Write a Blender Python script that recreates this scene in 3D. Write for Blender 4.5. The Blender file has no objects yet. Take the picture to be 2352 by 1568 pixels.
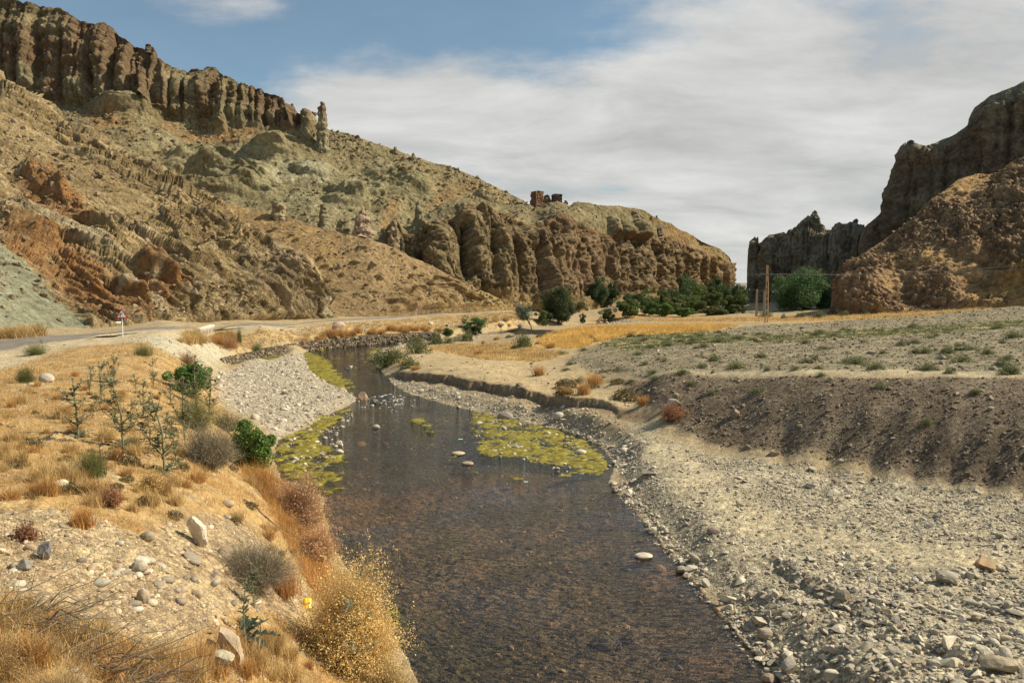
import bpy, math, random, time
import numpy as np
from mathutils import Vector
T0 = time.time()
rng = np.random.default_rng(7)
random.seed(7)
sc = bpy.context.scene
COL = sc.collection
# ------------------------------------------------------------------ view of the place
CAMZ = 7.0
FV, CXV, CYV, HORV = 1699.0, 1176.0, 784.0, 660.0      # survey sketch units (2352 x 1568)
PITCH = math.atan((CYV - HORV) / FV)
CP, SP = math.cos(PITCH), math.sin(PITCH)

def ray(vx, vy):
    """direction (x, 1, z) of a line of sight of the survey sketch"""
    a = (np.asarray(vx, float) - CXV) / FV
    b = -(np.asarray(vy, float) - CYV) / FV
    y = CP + b * SP
    z = -SP + b * CP
    return a / y, z / y

def W(vx, vy, Y):
    rx, rz = ray(vx, vy)
    Y = np.asarray(Y, float)
    return np.stack([rx * Y, Y + 0 * rx, CAMZ + rz * Y], -1)

def Wz(vx, vy, z):
    rx, rz = ray(vx, vy)
    return W(vx, vy, (np.asarray(z, float) - CAMZ) / rz)

# ------------------------------------------------------------------ noise
_pr = np.random.default_rng(11)
_PERM = np.concatenate([_pr.permutation(256)] * 3).astype(np.int32)
_g = _pr.normal(size=(256, 3)); _G = (_g / np.linalg.norm(_g, axis=1)[:, None]).astype(np.float32)

def perlin(p, seed=0):
    p = np.asarray(p, np.float32) + np.float32(seed * 7.317)
    out = np.empty(len(p), np.float32)
    for s in range(0, len(p), 200000):
        q = p[s:s + 200000]
        i = np.floor(q); f = (q - i).astype(np.float32)
        i = i.astype(np.int32) & 255
        w = f * f * f * (f * (f * 6 - 15) + 10)
        res = 0
        A = [_PERM[i[:, 0]], _PERM[(i[:, 0] + 1) & 255]]
        for dx in (0, 1):
            for dy in (0, 1):
                B = _PERM[A[dx] + ((i[:, 1] + dy) & 255)]
                for dz in (0, 1):
                    g = _G[_PERM[B + ((i[:, 2] + dz) & 255)]]
                    d = g[:, 0] * (f[:, 0] - dx) + g[:, 1] * (f[:, 1] - dy) + g[:, 2] * (f[:, 2] - dz)
                    ww = (w[:, 0] if dx else 1 - w[:, 0]) * (w[:, 1] if dy else 1 - w[:, 1]) * (w[:, 2] if dz else 1 - w[:, 2])
                    res = res + ww * d
        out[s:s + 200000] = res
    return out * 1.6

def fbm(p, octv=4, lac=2.03, gain=0.5, seed=0):
    a, s, r = 1.0, 0, 0
    p = np.asarray(p, np.float32)
    for k in range(octv):
        r = r + a * perlin(p, seed + k * 3.1); s += a
        p = p * lac; a *= gain
    return r / s

def ridged(p, octv=3, lac=2.1, gain=0.5, seed=0):
    a, s, r = 1.0, 0, 0
    p = np.asarray(p, np.float32)
    for k in range(octv):
        r = r + a * (1 - np.abs(perlin(p, seed + k * 2.7)) * 2); s += a
        p = p * lac; a *= gain
    return r / s

def sstep(a, b, x):
    t = np.clip((x - a) / (b - a), 0, 1)
    return t * t * (3 - 2 * t)

# ------------------------------------------------------------------ 2-D polygons
def seg_dist(P, A, B):
    d = B - A; L = max((d ** 2).sum(), 1e-9)
    t = np.clip(((P - A) @ d) / L, 0, 1)
    return np.linalg.norm(P - (A + t[:, None] * d), axis=1), t

def poly_sd(P, poly):
    """signed distance, positive inside"""
    P = np.asarray(P, np.float64); poly = np.asarray(poly, np.float64)
    dm = np.full(len(P), 1e9); ins = np.zeros(len(P), bool)
    for k in range(len(poly)):
        A, B = poly[k], poly[(k + 1) % len(poly)]
        d, _ = seg_dist(P, A, B); dm = np.minimum(dm, d)
        c = (A[1] > P[:, 1]) != (B[1] > P[:, 1])
        if A[1] != B[1]:
            ins ^= c & (P[:, 0] < (B[0] - A[0]) * (P[:, 1] - A[1]) / (B[1] - A[1]) + A[0])
    return np.where(ins, dm, -dm)

def line_sd(P, line):
    """distance to an open polyline with the sign of the side (left of travel positive), arc parameter 0..1"""
    P = np.asarray(P, np.float64); line = np.asarray(line, np.float64)
    L = np.concatenate([[0], np.cumsum(np.linalg.norm(np.diff(line, axis=0), axis=1))])
    best = np.full(len(P), 1e9); sg = np.ones(len(P)); arc = np.zeros(len(P))
    for k in range(len(line) - 1):
        A, B = line[k], line[k + 1]
        d, t = seg_dist(P, A, B)
        cr = (B[0] - A[0]) * (P[:, 1] - A[1]) - (B[1] - A[1]) * (P[:, 0] - A[0])
        m = d < best
        best[m] = d[m]; sg[m] = np.sign(cr[m]); arc[m] = ((L[k] + t * (L[k + 1] - L[k])) / L[-1])[m]
    return best * sg, arc

# ------------------------------------------------------------------ mesh helpers
def mesh_np(name, V, F, col=None, smooth=True, mats=None, midx=None, extra=None):
    """V (n,3); F list of int arrays (m,3) or (m,4); col per-vertex rgb"""
    if not isinstance(F, (list, tuple)): F = [F]
    F = [np.asarray(f, np.int32) for f in F if len(f)]
    me = bpy.data.meshes.new(name)
    me.vertices.add(len(V)); me.vertices.foreach_set('co', np.asarray(V, np.float32).ravel())
    nl = sum(f.size for f in F); npol = sum(len(f) for f in F)
    me.loops.add(nl); me.polygons.add(npol)
    me.loops.foreach_set('vertex_index', np.concatenate([f.ravel() for f in F]))
    tot = np.concatenate([np.full(len(f), f.shape[1], np.int32) for f in F])
    st = np.concatenate([[0], np.cumsum(tot)[:-1]]).astype(np.int32)
    me.polygons.foreach_set('loop_start', st)
    me.polygons.foreach_set('use_smooth', np.full(npol, bool(smooth)))
    if midx is not None: me.polygons.foreach_set('material_index', np.asarray(midx, np.int32))
    me.update(calc_edges=True)
    if col is not None:
        a = me.attributes.new('Col', 'FLOAT_COLOR', 'POINT')
        c = np.ones((len(V), 4), np.float32); c[:, :3] = np.clip(col, 0, 1)
        a.data.foreach_set('color', c.ravel())
    for k, v in (extra or {}).items():
        a = me.attributes.new(k, 'FLOAT', 'POINT'); a.data.foreach_set('value', np.asarray(v, np.float32))
    for m in (mats or []): me.materials.append(m)
    return me

def add(name, me, parent=None, **kw):
    o = bpy.data.objects.new(name, me); COL.objects.link(o)
    if parent is not None: o.parent = parent
    for k, v in kw.items():
        if v: o[k] = v
    return o

def empty(name, loc, label, cat, group=None, rz=0):
    o = bpy.data.objects.new(name, None); COL.objects.link(o)
    o.location = loc; o.rotation_euler = (0, 0, rz); o.empty_display_size = .2
    o['label'] = label; o['category'] = cat
    if group: o['group'] = group
    return o

def copy_tree(o, parent=None):
    c = o.copy(); COL.objects.link(c); c.parent = parent
    for ch in list(o.children): copy_tree(ch, c)
    return c

class MB:
    """collects pieces into one mesh"""
    def __init__(s): s.V, s.F3, s.F4, s.C, s.n = [], [], [], [], 0
    def put(s, V, F, col):
        V = np.asarray(V, float); F = np.asarray(F, int)
        if F.ndim == 2 and F.shape[1] == 3: s.F3.append(F + s.n)
        else: s.F4.append(F + s.n)
        c = np.asarray(col, float)
        s.C.append(np.tile(c, (len(V), 1)) if c.ndim == 1 else c)
        s.V.append(V); s.n += len(V)
    def tube(s, pts, rad, col, n=6):
        pts = np.asarray(pts, float); rad = np.broadcast_to(np.asarray(rad, float), (len(pts),))
        t = np.gradient(pts, axis=0); t /= np.maximum(np.linalg.norm(t, axis=1), 1e-9)[:, None]
        ref = np.where(np.abs(t[:, 2:3]) > .9, np.array([[1., 0, 0]]), np.array([[0, 0, 1.]]))
        a = np.cross(t, ref); a /= np.maximum(np.linalg.norm(a, axis=1), 1e-9)[:, None]; b = np.cross(t, a)
        th = np.arange(n) * 2 * np.pi / n
        V = pts[:, None] + rad[:, None, None] * (np.cos(th)[None, :, None] * a[:, None] + np.sin(th)[None, :, None] * b[:, None])
        i = np.arange(len(pts) - 1)[:, None] * n; j = np.arange(n)[None]; j2 = (j + 1) % n
        F = np.stack([i + j, i + j2, i + n + j2, i + n + j], -1).reshape(-1, 4)
        s.put(V.reshape(-1, 3), F, col)
        c = len(pts) * n
        s.put(np.vstack([V[0], V[0].mean(0)]), [[(k + 1) % n, k, n] for k in range(n)], col)
        s.put(np.vstack([V[-1], V[-1].mean(0)]), [[k, (k + 1) % n, n] for k in range(n)], col)
    def box(s, c, d, col, rz=0, taper=1.0):
        x, y, z = np.asarray(d, float) / 2
        V = np.array([[sx * x * (taper if sz > 0 else 1), sy * y * (taper if sz > 0 else 1), sz * z] for sz in (-1, 1) for sy in (-1, 1) for sx in (-1, 1)])
        cr, sr = math.cos(rz), math.sin(rz)
        V = np.stack([V[:, 0] * cr - V[:, 1] * sr, V[:, 0] * sr + V[:, 1] * cr, V[:, 2]], -1) + np.asarray(c, float)
        s.put(V, [[0, 2, 3, 1], [4, 5, 7, 6], [0, 1, 5, 4], [2, 6, 7, 3], [0, 4, 6, 2], [1, 3, 7, 5]], col)
    def mesh(s, name, mat, smooth=True):
        F = []
        if s.F3: F.append(np.concatenate(s.F3))
        if s.F4: F.append(np.concatenate(s.F4))
        return mesh_np(name, np.concatenate(s.V), F, np.concatenate(s.C), smooth, [mat])

def grid_faces(nu, nv):
    i = np.arange(nu - 1)[:, None] * nv + np.arange(nv - 1)[None]
    return np.stack([i, i + nv, i + nv + 1, i + 1], -1).reshape(-1, 4)

# ------------------------------------------------------------------ materials
def new_mat(name):
    m = bpy.data.materials.new(name); m.use_nodes = True
    nt = m.node_tree; nt.nodes.clear()
    out = nt.nodes.new('ShaderNodeOutputMaterial')
    return m, nt, out

def nd(nt, typ, **kw):
    n = nt.nodes.new(typ)
    for k, v in kw.items():
        if k == 'ins':
            for a, b in v.items(): n.inputs[a].default_value = b
        else: setattr(n, k, v)
    return n

def attr_mat(name, rough=.9, scales=((3, .35), (17, .3)), bump=(.4, 6., .1), pebble=None, spec=.15, trans=0, sat=1.0):
    """base colour = mesh colour attribute times fine mottling in world space, with bump"""
    m, nt, out = new_mat(name)
    L = nt.links.new
    b = nd(nt, 'ShaderNodeBsdfPrincipled', ins={'Roughness': rough, 'Specular IOR Level': spec})
    at = nd(nt, 'ShaderNodeAttribute', attribute_name='Col')
    geo = nd(nt, 'ShaderNodeNewGeometry')
    cur = at.outputs['Color']
    last = None
    for sc_, amt in scales:
        n = nd(nt, 'ShaderNodeTexNoise', ins={'Scale': sc_, 'Detail': 5.0, 'Roughness': .65})
        L(geo.outputs['Position'], n.inputs['Vector'])
        mr = nd(nt, 'ShaderNodeMapRange', ins={'From Min': .3, 'From Max': .7, 'To Min': 1 - amt, 'To Max': 1 + amt})
        L(n.outputs['Fac'], mr.inputs['Value'])
        mx = nd(nt, 'ShaderNodeVectorMath', operation='SCALE')
        L(cur, mx.inputs[0]); L(mr.outputs[0], mx.inputs['Scale'])
        cur = mx.outputs[0]; last = n
    hgt = last.outputs['Fac'] if last else None
    if pebble:
        pa = nd(nt, 'ShaderNodeAttribute', attribute_name='Peb')
        for ps, amt in pebble:
            v = nd(nt, 'ShaderNodeTexVoronoi', ins={'Scale': ps, 'Randomness': 1.0})
            L(geo.outputs['Position'], v.inputs['Vector'])
            sx = nd(nt, 'ShaderNodeSeparateColor'); L(v.outputs['Color'], sx.inputs[0])
            mr = nd(nt, 'ShaderNodeMapRange', ins={'From Min': 0, 'From Max': 1, 'To Min': 1 - amt, 'To Max': 1 + amt})
            L(sx.outputs[0], mr.inputs['Value'])
            lerp = nd(nt, 'ShaderNodeMix', data_type='FLOAT', ins={2: 1.0})
            L(pa.outputs['Fac'], lerp.inputs[0]); L(mr.outputs[0], lerp.inputs[3])
            mx = nd(nt, 'ShaderNodeVectorMath', operation='SCALE')
            L(cur, mx.inputs[0]); L(lerp.outputs[0], mx.inputs['Scale']); cur = mx.outputs[0]
            ad = nd(nt, 'ShaderNodeMath', operation='MULTIPLY_ADD', ins={1: -.8})
            L(v.outputs['Distance'], ad.inputs[0]); L(hgt, ad.inputs[2]); hgt = ad.outputs[0]
    L(cur, b.inputs['Base Color'])
    if bump and len(bump) > 3:
        nb_ = nd(nt, 'ShaderNodeTexNoise', ins={'Scale': bump[3], 'Detail': 10.0, 'Roughness': .72})
        L(geo.outputs['Position'], nb_.inputs['Vector']); hgt = nb_.outputs['Fac']
    if bump and hgt is not None:
        bp = nd(nt, 'ShaderNodeBump', ins={'Strength': bump[0], 'Distance': bump[2]})
        L(hgt, bp.inputs['Height']); L(bp.outputs[0], b.inputs['Normal'])
    if trans:
        tr = nd(nt, 'ShaderNodeBsdfTranslucent'); L(cur, tr.inputs['Color'])
        mxs = nd(nt, 'ShaderNodeMixShader', ins={0: trans})
        L(b.outputs[0], mxs.inputs[1]); L(tr.outputs[0], mxs.inputs[2]); L(mxs.outputs[0], out.inputs[0])
    else:
        L(b.outputs[0], out.inputs[0])
    return m

M_GROUND = attr_mat('soil and gravel', scales=((1.3, .18), (9, .22), (40, .25)), bump=(.55, 0, .05), pebble=((9, .35), (21, .4)))
M_ROCK = attr_mat('weathered rock', scales=((.35, .2), (1.4, .34), (5, .34)), bump=(1.0, 0, 1.3, .8))
M_STONE = attr_mat('river stone', scales=((7, .18), (40, .22)), bump=(.4, 0, .02))
M_LEAF = attr_mat('leaves', scales=(), bump=None, rough=.55, spec=.3, trans=.35)
M_DRY = attr_mat('dry stalks', scales=(), bump=None, rough=.8, spec=.2, trans=.25)
M_BARK = attr_mat('bark', scales=((9, .3), (40, .3)), bump=(.6, 0, .02))
M_PAINT = attr_mat('painted metal', scales=((6, .06), (60, .08)), bump=None, rough=.45, spec=.4)
M_WOOD = attr_mat('weathered concrete', scales=((3, .15), (25, .2)), bump=(.3, 0, .02))
# ------------------------------------------------------------------ the valley floor
GP = []   # control heights (sketch x, y, z)
def gp(*a): GP.extend(a)
gp((-250,1568,4.3),(0,1568,3.9),(300,1568,3.1),(500,1568,2.35),(650,1568,1.6),(800,1568,.75),(900,1568,.25),
   (-200,1300,4.0),(0,1300,3.8),(200,1350,3.5),(400,1350,2.85),(560,1400,2.1),(700,1400,1.1),(850,1450,.25),
   (0,1100,3.8),(200,1100,3.6),(400,1100,3.1),(500,1150,2.65),(620,1150,1.5),(720,1200,.5),(740,1140,.1),(760,1260,.15),
   (0,950,3.6),(200,950,3.4),(350,950,3.0),(450,960,2.2),(520,980,1.3),(600,1000,.35),(640,1090,.1),(690,1100,.08),
   (0,850,3.3),(150,830,3.25),(300,800,3.15),(400,850,2.5),(440,900,1.8),(490,930,.5),(500,870,.3),(390,790,2.9),(450,805,1.9),(500,835,.5),
   (-200,850,3.3),(-250,950,3.7))
# road and its verges
gp((-150,800,3.25),(0,776,3.2),(0,812,3.2),(110,775,3.15),(110,795,3.15),(280,757,3.1),(280,773,3.1),(450,750,2.9),(450,763,2.85),(600,744,2.6),(600,754,2.55),
   (750,736,2.3),(750,746,2.25),(850,731,2.2),(850,740,2.15),(960,722,2.1),(960,730,2.05),(1050,715,2.0),(1050,722,2.0),(1180,709,2.0),(1180,716,1.95),(1300,706,2.0),(1410,707,2.0),(1410,713,1.9))
gp((0,765,3.5),(280,750,3.4),(600,738,2.9),(760,730,2.7),(960,714,2.6),(1100,704,2.7),(1200,700,2.8))
# river bank under the road
gp((520,828,.3),(600,812,.25),(700,799,.2),(850,783,.15),(1010,776,.1),(1120,763,.2),(560,806,1.1),(700,786,.9),(850,769,.95),(1000,760,1.0),(1100,752,1.0),(1180,745,1.1),(700,768,1.7),(850,755,1.7),(1000,742,1.7),(1120,733,1.7))
# left gravel bar and shores
gp((620,840,.16),(560,880,.2),(600,930,.2),(700,900,.16),(700,830,.12),(780,905,.06),(650,980,.15),(700,960,.08),(660,1030,.04))
# right shore, bench, track, slope, terrace
gp((880,870,.1),(960,905,.12),(1100,940,.12),(1250,965,.15),(1350,1010,.2),(1420,1080,.15),(1480,1180,.1),(1570,1290,.12),(1700,1450,.15),(1810,1568,.2),
   (1000,830,.85),(900,825,.6),(1000,860,.85),(1100,885,.9),(1200,905,.95),(1300,925,1.0),(1400,945,1.0),(1480,965,1.0),(1200,860,1.05),(1350,900,1.1),(1100,806,.75),(960,808,.32),(1000,805,.34),(1060,799,.4),(1110,791,.5),(880,807,.08),(930,797,.08),(1000,790,.08),(1060,784,.08),(1110,777,.1),(1135,770,.2),
   (1480,1030,.65),(1500,1100,.48),(1600,1250,.38),(2100,1568,1.05),(2352,1568,1.25),(1950,1568,.7),(1850,1450,.5),(2500,1400,1.1),(2600,1568,1.4))
gp((1480,918,1.4),
   (1500,800,2.2),(1700,800,2.7),(1900,800,3.1),(2352,790,3.8),(2600,790,4.2),(1400,780,1.6),(1300,780,1.2),(1300,830,1.3),(1200,803,.95),
   (1400,755,1.35),(1600,755,1.9),(1760,740,2.2),(1900,735,2.6),(2100,730,3.3),(2352,715,4.2),(2600,700,5.0),(1300,758,1.0),(1200,770,.9),
   (1350,744,.4),(1250,750,.7),(1500,735,.7),(1650,728,1.4),(1720,718,1.8),(1850,722,2.4),(2000,715,3.1),(2200,700,4.0),(2352,688,4.8),(2600,680,5.5),(1500,722,1.1),(1400,728,.5),(1600,716,1.5))
def gl(step, *pts):
    for a, b in zip(pts[:-1], pts[1:]):
        n = max(1, int(abs(b[0] - a[0]) / step))
        for k in range(n): gp(tuple(a[i] + (b[i] - a[i]) * k / n for i in range(3)))
    gp(pts[-1])
gl(75, (1560,1070,.68),(1700,1090,.72),(2000,1140,.78),(2352,1180,.86),(2620,1200,.92))
gl(75, (1580,1150,.5),(1700,1170,.58),(2000,1210,.72),(2352,1250,.85),(2620,1270,.93))
gl(75, (1660,1260,.45),(1800,1290,.58),(2000,1310,.70),(2352,1340,.86),(2620,1360,.98))
gl(75, (1800,1385,.5),(2000,1400,.72),(2352,1440,.95),(2620,1460,1.1))
# the brown dumped-earth slope: foot, middle, shoulder, crest
gl(70, (1540,992,.92),(1620,1012,.87),(1700,1032,.85),(1900,1064,.8),(2100,1094,.8),(2352,1132,.85),(2620,1160,.9))
gl(70, (1530,955,1.35),(1620,945,1.7),(1750,955,1.9),(1900,965,2.1),(2100,980,2.2),(2352,1000,2.3),(2620,1015,2.4))
gl(70, (1500,892,2.05),(1600,878,2.45),(1800,878,3.0),(2000,882,3.25),(2200,884,3.4),(2352,884,3.5),(2620,886,3.6))
gl(70, (1420,862,1.85),(1500,860,2.25),(1600,856,2.7),(1800,858,3.2),(2000,860,3.45),(2200,861,3.6),(2352,861,3.7),(2620,862,3.85))
gl(90, (1400,835,1.8),(1600,835,2.65),(1800,838,3.15),(2000,840,3.4),(2352,842,3.75),(2620,844,3.9))
_gp = np.array(GP, float)
_pw = Wz(_gp[:, 0], _gp[:, 1], _gp[:, 2])
def _warp(x, y):
    y = np.maximum(y, 3.5)
    return np.stack([np.clip(x / y, -1.1, 1.1) * 2.6, np.log(y)], -1)
_extra = np.array([[-8, 4, 4.2], [0, 4, .2], [8, 4, 1.4], [4, 8, .3], [-4, 5, 3.2], [200, 400, 6], [0, 400, 3], [-100, 400, 4], [-120, 120, 8], [-40, 40, 3.4], [-60, 70, 4], [60, 50, 6], [90, 100, 7]], float)
_P = np.vstack([_pw, _extra]); _Q = _warp(_P[:, 0], _P[:, 1])
def _tps(r2): return .5 * r2 * np.log(r2 + np.asarray(1e-12, r2.dtype))
_n = len(_Q)
_K = _tps(((_Q[:, None] - _Q[None]) ** 2).sum(-1)) + np.eye(_n) * 1e-3
_A = np.zeros((_n + 3, _n + 3)); _A[:_n, :_n] = _K; _A[:_n, _n] = 1; _A[:_n, _n + 1] = _Q[:, 0]; _A[:_n, _n + 2] = _Q[:, 1]
_A[_n:, :_n] = _A[:_n, _n:].T
_wt = np.linalg.solve(_A, np.concatenate([_P[:, 2], [0, 0, 0]]))
_Q32 = _Q.astype(np.float32)
def rbf(x, y):
    out = np.empty(len(x))
    for s in range(0, len(x), 20000):
        q = _warp(x[s:s + 20000], y[s:s + 20000]).astype(np.float32)
        r2 = (q[:, 0:1] - _Q32[None, :, 0]) ** 2 + (q[:, 1:2] - _Q32[None, :, 1]) ** 2
        out[s:s + 20000] = (_tps(r2) @ _wt[:_n].astype(np.float32)).astype(float) + _wt[_n] + q @ _wt[_n + 1:]
    return out

def flat(pts, z=0.0):
    p = np.array(pts, float); return Wz(p[:, 0], p[:, 1], z)[:, :2]

RIVER = flat([(985,1680),(960,1568),(925,1500),(880,1430),(800,1310),(762,1250),(750,1190),(742,1140),(700,1112),(650,1105),(628,1060),(640,1010),(700,985),(745,955),(800,932),(822,915),(803,902),(765,886),(737,871),(713,852),(702,828),(698,812),(712,803),(770,796),(850,789),(930,783),(1010,779),(1060,773),(1120,764),(1170,757),(1250,751),(1330,746),(1400,738),(1420,741),(1350,750),(1260,757),(1180,763),(1125,769),(1060,777),(1010,783),(930,790),(880,800),(850,810),(852,825),(875,850),(900,880),(940,905),(1010,925),(1100,948),(1180,965),(1300,990),(1375,1020),(1412,1065),(1400,1110),(1450,1165),(1480,1200),(1530,1265),(1570,1310),(1620,1370),(1690,1450),(1740,1510),(1795,1568),(1860,1680)])
POOL = flat([(520,838),(560,826),(620,816),(655,812),(640,820),(590,832),(545,840)])
LEDGE = flat([(892,846),(915,858),(960,870),(1010,880),(1080,895),(1140,910),(1200,922),(1260,935),(1310,946),(1370,958),(1430,972),(1490,990)], .5)
SCARP = flat([(1735,1275),(1800,1330),(1870,1375),(1960,1430),(2050,1490),(2140,1560),(2200,1620)], .5)
FOOT2 = flat([(1420,905),(1470,935),(1520,970)], 1.0)

def billow0(p, seed): return np.abs(perlin(p, seed)) * 2 - .6 + .5 * (np.abs(perlin(p * 2.3, seed + 3)) * 2 - .6)
def height(x, y, fine=True):
    x = np.asarray(x, float).ravel(); y = np.asarray(y, float).ravel()
    P = np.stack([x, y], -1)
    h = rbf(x, y)
    near = (y < 190)
    if near.any():
        Pn = P[near]; hn = h[near]
        # eroded cut bank
        wob = .6 * perlin(np.stack([Pn[:, 0] * .5, Pn[:, 1] * .5, 0 * Pn[:, 0]], -1), 5) + .2 * perlin(np.stack([Pn[:, 0] * 1.7, Pn[:, 1] * 1.7, 0 * Pn[:, 0]], -1), 6)
        sd, arc = line_sd(Pn, LEDGE); sd = sd + wob
        fade = sstep(0, .12, arc) * (1 - sstep(.8, 1, arc))
        up = np.where(sd > 0, np.exp(-np.abs(sd) / 5), 0) * .26 * sstep(0, .12, sd)
        dn = np.where(sd <= 0, np.exp(-np.abs(sd) / 1.2), 0) * -.22
        hn = hn + (up + dn) * fade
        sd, arc = line_sd(Pn, SCARP); sd = sd + wob * .6
        fade = sstep(0, .15, arc)
        fade = fade * (.35 + .65 * sstep(-.2, .3, perlin(np.stack([Pn[:, 0] * .6, Pn[:, 1] * .6, 0 * Pn[:, 0]], -1), 15)))
        hn = hn + fade * (np.where(sd > 0, np.exp(-np.abs(sd) / 2.5) * .15 * sstep(0, .3, sd), np.exp(-np.abs(sd) / 1.0) * -.08))
        sd = np.maximum(poly_sd(Pn, RIVER), poly_sd(Pn, POOL))
        wob2 = .12 * perlin(np.stack([Pn[:, 0] * 1.1, Pn[:, 1] * 1.1, 0 * Pn[:, 0]], -1), 9)
        sc_ = np.clip(Pn[:, 1] / 40, .6, 2)
        sd = sd + wob2 * sc_
        out_ = np.maximum(hn, .02 + np.clip(-sd * .12, 0, .12))
        out_ = .02 + (out_ - .02) * sstep(-.1, 1.2, -sd) + .02 * sstep(0, .5, -sd)
        in_ = -np.clip(.02 + sd * .22, 0, .38)
        hn = np.where(sd > 0, in_, out_)
        h[near] = hn
    if fine:
        p3 = np.stack([x, y, np.zeros_like(x)], -1)
        rough = .05 + .05 * sstep(.3, 2, h)
        h = h + rough * fbm(p3 * .55, 3, seed=21) * sstep(-.1, .25, np.abs(h)) * np.clip(y / 30, .6, 1.6)
        m = y < 70
        if m.any():
            h[m] += .035 * fbm(p3[m] * 3.2, 2, seed=23) * sstep(-.05, .1, h[m])
        k = np.nonzero(m)[0][y[m] < 24]
        h[k] += .022 * billow0(p3[k] * 5.5, 27) * sstep(.1, .4, h[k])
    return h

_lut = {}
def G(vx, vy, off=0.0):
    """where a line of sight of the sketch meets the ground (scalar or array)"""
    vx = np.atleast_1d(np.asarray(vx, float)); vy = np.atleast_1d(np.asarray(vy, float))
    rx, rz = ray(vx, vy)
    Y = np.exp(np.linspace(math.log(4.5), math.log(330), 260))
    xx = rx[:, None] * Y[None]; yy = np.broadcast_to(Y, xx.shape); zz = CAMZ + rz[:, None] * Y[None]
    hh = height(xx.ravel(), yy.ravel(), False).reshape(xx.shape)
    below = zz < hh
    below[:, -1] = True
    k = below.argmax(1); k0 = np.maximum(k - 1, 0); r = np.arange(len(vx))
    a = (zz - hh)[r, k0]; b = (zz - hh)[r, k]
    t = np.clip(a / np.maximum(a - b, 1e-6), 0, 1)
    Yh = Y[k0] + t * (Y[k] - Y[k0])
    x = rx * Yh
    z = height(x, Yh, True)
    return np.stack([x, Yh, z + off], -1)

def gpoly(pts):
    p = np.array(pts, float); return G(p[:, 0], p[:, 1])[:, :2]

# zones of the valley floor, as ground polygons
Z = {}
Z['left'] = gpoly([(-300,1700),(940,1700),(880,1440),(760,1260),(730,1130),(630,1100),(600,1000),(500,930),(470,850),(380,800),(300,785),(200,795),(0,840),(-300,860)])
Z['bare'] = gpoly([(-200,1180),(150,1170),(320,1230),(470,1180),(560,1200),(700,1330),(700,1420),(560,1400),(420,1480),(300,1470),(100,1400),(-200,1360)])
Z['shoulder'] = gpoly([(-300,870),(-300,800),(0,780),(280,768),(450,757),(750,742),(750,752),(500,768),(380,780),(290,786),(120,800),(60,835),(0,850)])
Z['pale'] = gpoly([(290,782),(400,772),(500,775),(530,810),(500,835),(460,830),(400,820)])
Z['roadside'] = gpoly([(470,768),(760,744),(900,737),(1180,716),(1220,740),(1100,755),(1010,765),(700,790),(540,815),(500,800)])
Z['bar'] = gpoly([(500,850),(560,835),(700,812),(770,860),(820,915),(740,955),(640,1010),(560,950),(500,920)])
Z['gravel'] = gpoly([(880,855),(960,880),(1100,915),(1300,955),(1500,1010),(1650,1050),(1900,1080),(2352,1145),(2700,1180),(2900,1700),(1800,1700),(1700,1450),(1480,1190),(1412,1065),(1300,985),(1100,945),(940,900)])
Z['track'] = gpoly([(1440,960),(1530,1000),(1640,1080),(1800,1180),(2000,1240),(2352,1270),(2700,1290),(2700,1350),(2352,1330),(2150,1310),(1900,1270),(1700,1230),(1560,1150),(1480,1050)])
Z['slope'] = gpoly([(1400,875),(1500,868),(1600,862),(1800,866),(2000,868),(2352,868),(2900,870),(2900,1190),(2352,1130),(2100,1095),(1900,1062),(1700,1032),(1560,990),(1520,940),(1440,905)])
Z['terrace'] = gpoly([(1300,830),(1400,770),(1600,755),(1800,745),(2352,700),(2900,690),(2900,866),(2352,862),(1800,860),(1500,862),(1380,860)])
Z['gold'] = gpoly([(1265,764),(1340,750),(1480,745),(1620,745),(1700,748),(1600,765),(1450,770),(1380,785),(1330,800),(1250,800),(1230,785)])
Z['gold2'] = gpoly([(1060,790),(1200,790),(1300,815),(1240,830),(1100,825),(1000,805),(940,800)])
Z['gold4'] = gpoly([(1180,742),(1300,738),(1400,722),(1560,722),(1720,726),(1900,728),(1900,740),(1700,741),(1480,732),(1350,740)])
Z['gold3'] = gpoly([(1400,735),(1800,738),(2100,728),(2352,700),(2600,690),(2352,692),(2000,718),(1800,728),(1500,728)])
Z['green'] = gpoly([(1370,790),(1450,772),(1620,760),(1700,772),(1800,770),(2000,755),(2352,735),(2600,730),(2352,752),(1900,778),(1600,790),(1450,805)])
Z['lane'] = gpoly([(1500,856),(1800,850),(2352,856),(2700,858),(2700,866),(2352,867),(1800,862),(1500,866)])
Z['tree_shadow'] = gpoly([(1150,756),(1225,757),(1272,757),(1282,765),(1262,772),(1215,768),(1165,762)])  # outline of the shadow under the small silver tree
Z['bench'] = gpoly([(890,845),(960,800),(1100,790),(1250,820),(1400,865),(1480,930),(1500,985),(1400,960),(1200,920),(1000,878)])

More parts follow.
